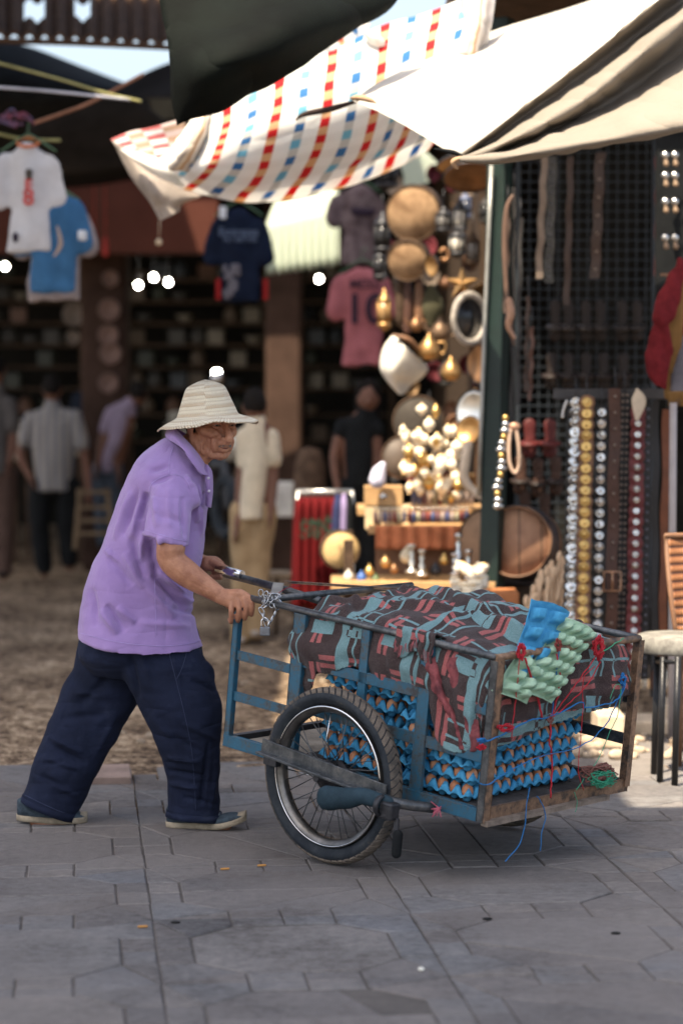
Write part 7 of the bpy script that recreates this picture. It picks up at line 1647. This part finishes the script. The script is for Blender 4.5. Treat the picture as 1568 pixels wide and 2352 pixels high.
for k, (x, m_) in enumerate(((1330, BRL), (1360, SIL), (1478, SIL), (1500, BRL), (1525, SIL))):
    a = P(x, 1505, 11.5); t = thing('key_fob', a, 'dangling leather and metal key fob, %s from the left under the belts' % nm[k], 'key fob', 'key fobs under the belts')
    mb = MB(); mb.tube([a, a-Vector((0, 0, .08))], .004, 6); mb.build('cord', IRON, t); mb = MB(); mb.limb([a-Vector((0, 0, .08)), a-Vector((0, 0, .15))], [.012, .02], 10, 2, flat=.4, fdir=(0, 1, 0)); mb.build('fob', m_, t)
# stool and wicker chair
t = thing('round_stool', Vector((P(1560, 1480, 10.1).x, 10.1, 0)), 'round pale topped bar stool with black legs at the right edge', 'stool')
c0 = Vector((P(1568, 1480, 10.1).x, 10.1, 0)); r_ = 108*10.1/F; z_ = P(1500, 1458, 10.1).z
m, g, b = blank('worn_white_top', .7); g.put(b.inputs['Base Color'], g.ramp(g.noise(9, 7, rough=.75), [(.38, (.10, .09, .078)), (.6, (.27, .255, .22))])); g.bump(g.noise(60), .3, .004)
mb = MB(); mb.lathe([(.0005, z_), (r_*.96, z_), (r_, z_-.006), (r_, z_-.064), (r_*.97, z_-.07), (.0005, z_-.07)], c0, n=48); mb.build('seat', m, t)
for (x, yb, dd) in ((1522, 1778, 9.95), (1508, 1780, 10.15), (1556, 1800, 9.85), (1610, 1790, 10.1)):
    g_ = G(x-6, yb+8); a = P(x, 1508, dd); mb = MB(); mb.tube([a, Vector((P(x-8, 1780, dd).x, dd, 0))], .014, 10); mb.build('leg', mat('stool_black', (.022, .022, .024), .4, .4), t)
mb = MB(); mb.tube([P(1508, 1520, 10.15), P(1522, 1520, 9.95), P(1556, 1520, 9.85)], .010, 8); mb.build('brace', MATS['stool_black'], t)
t = thing('wicker_chair', Vector((P(1600, 1500, 10.5).x, 10.5, 0)), 'orange brown wicker chair back showing behind the round stool at the right edge', 'chair')
m, g, b = blank('wicker', .55)
tc = g.n.new('ShaderNodeTexCoord'); sx = g.n.new('ShaderNodeSeparateXYZ'); g.l.new(tc.outputs['Object'], sx.inputs[0])
zz = g.M('MULTIPLY', sx.outputs[2], 55.); h1 = g.M('ABSOLUTE', g.M('SINE', g.M('MULTIPLY', zz, pi*.5))); h2 = g.M('ABSOLUTE', g.M('SINE', g.M('MULTIPLY', sx.outputs[0], 260.)))
hh = g.M('MULTIPLY', h1, g.M('ADD', .5, g.M('MULTIPLY', h2, .5))); g.put(b.inputs['Base Color'], g.ramp(hh, [(.1, (.04, .015, .008)), (.5, (.20, .07, .022)), (.9, (.36, .15, .055))])); g.bump(hh, 1., .006)
mb = MB(); mb.sheet(px([[(1532, 1232, 10.4), (1565, 1232, 10.45), (1640, 1234, 10.5)], [(1535, 1300, 10.35), (1570, 1300, 10.4), (1640, 1300, 10.45)], [(1543, 1380, 10.3), (1572, 1380, 10.35), (1640, 1380, 10.4)], [(1553, 1448, 10.3), (1580, 1448, 10.3), (1640, 1448, 10.3)]]), 8); mb.build('backrest', m, t, solid=.02)
mb = MB(); mb.tube([P(1552, 1455, 10.3), P(1541, 1380, 10.3), P(1533, 1300, 10.35), P(1530, 1240, 10.4), P(1536, 1230, 10.4), P(1640, 1231, 10.5)], .012, 8, 3); mb.build('frame', TNL, t)
for (x, dd) in ((1560, 10.35), (1640, 10.35), (1575, 10.8)): mb = MB(); mb.tube([P(x, 1455, dd), Vector((P(x, 1455, dd).x, dd, 0))], .014); mb.build('leg', TNL, t)
mb = MB(); mb.box(P(1610, 1475, 10.5)+Vector((0, 0, 0)), (.42, .4, .03), None, .01); mb.build('seat', m, t)
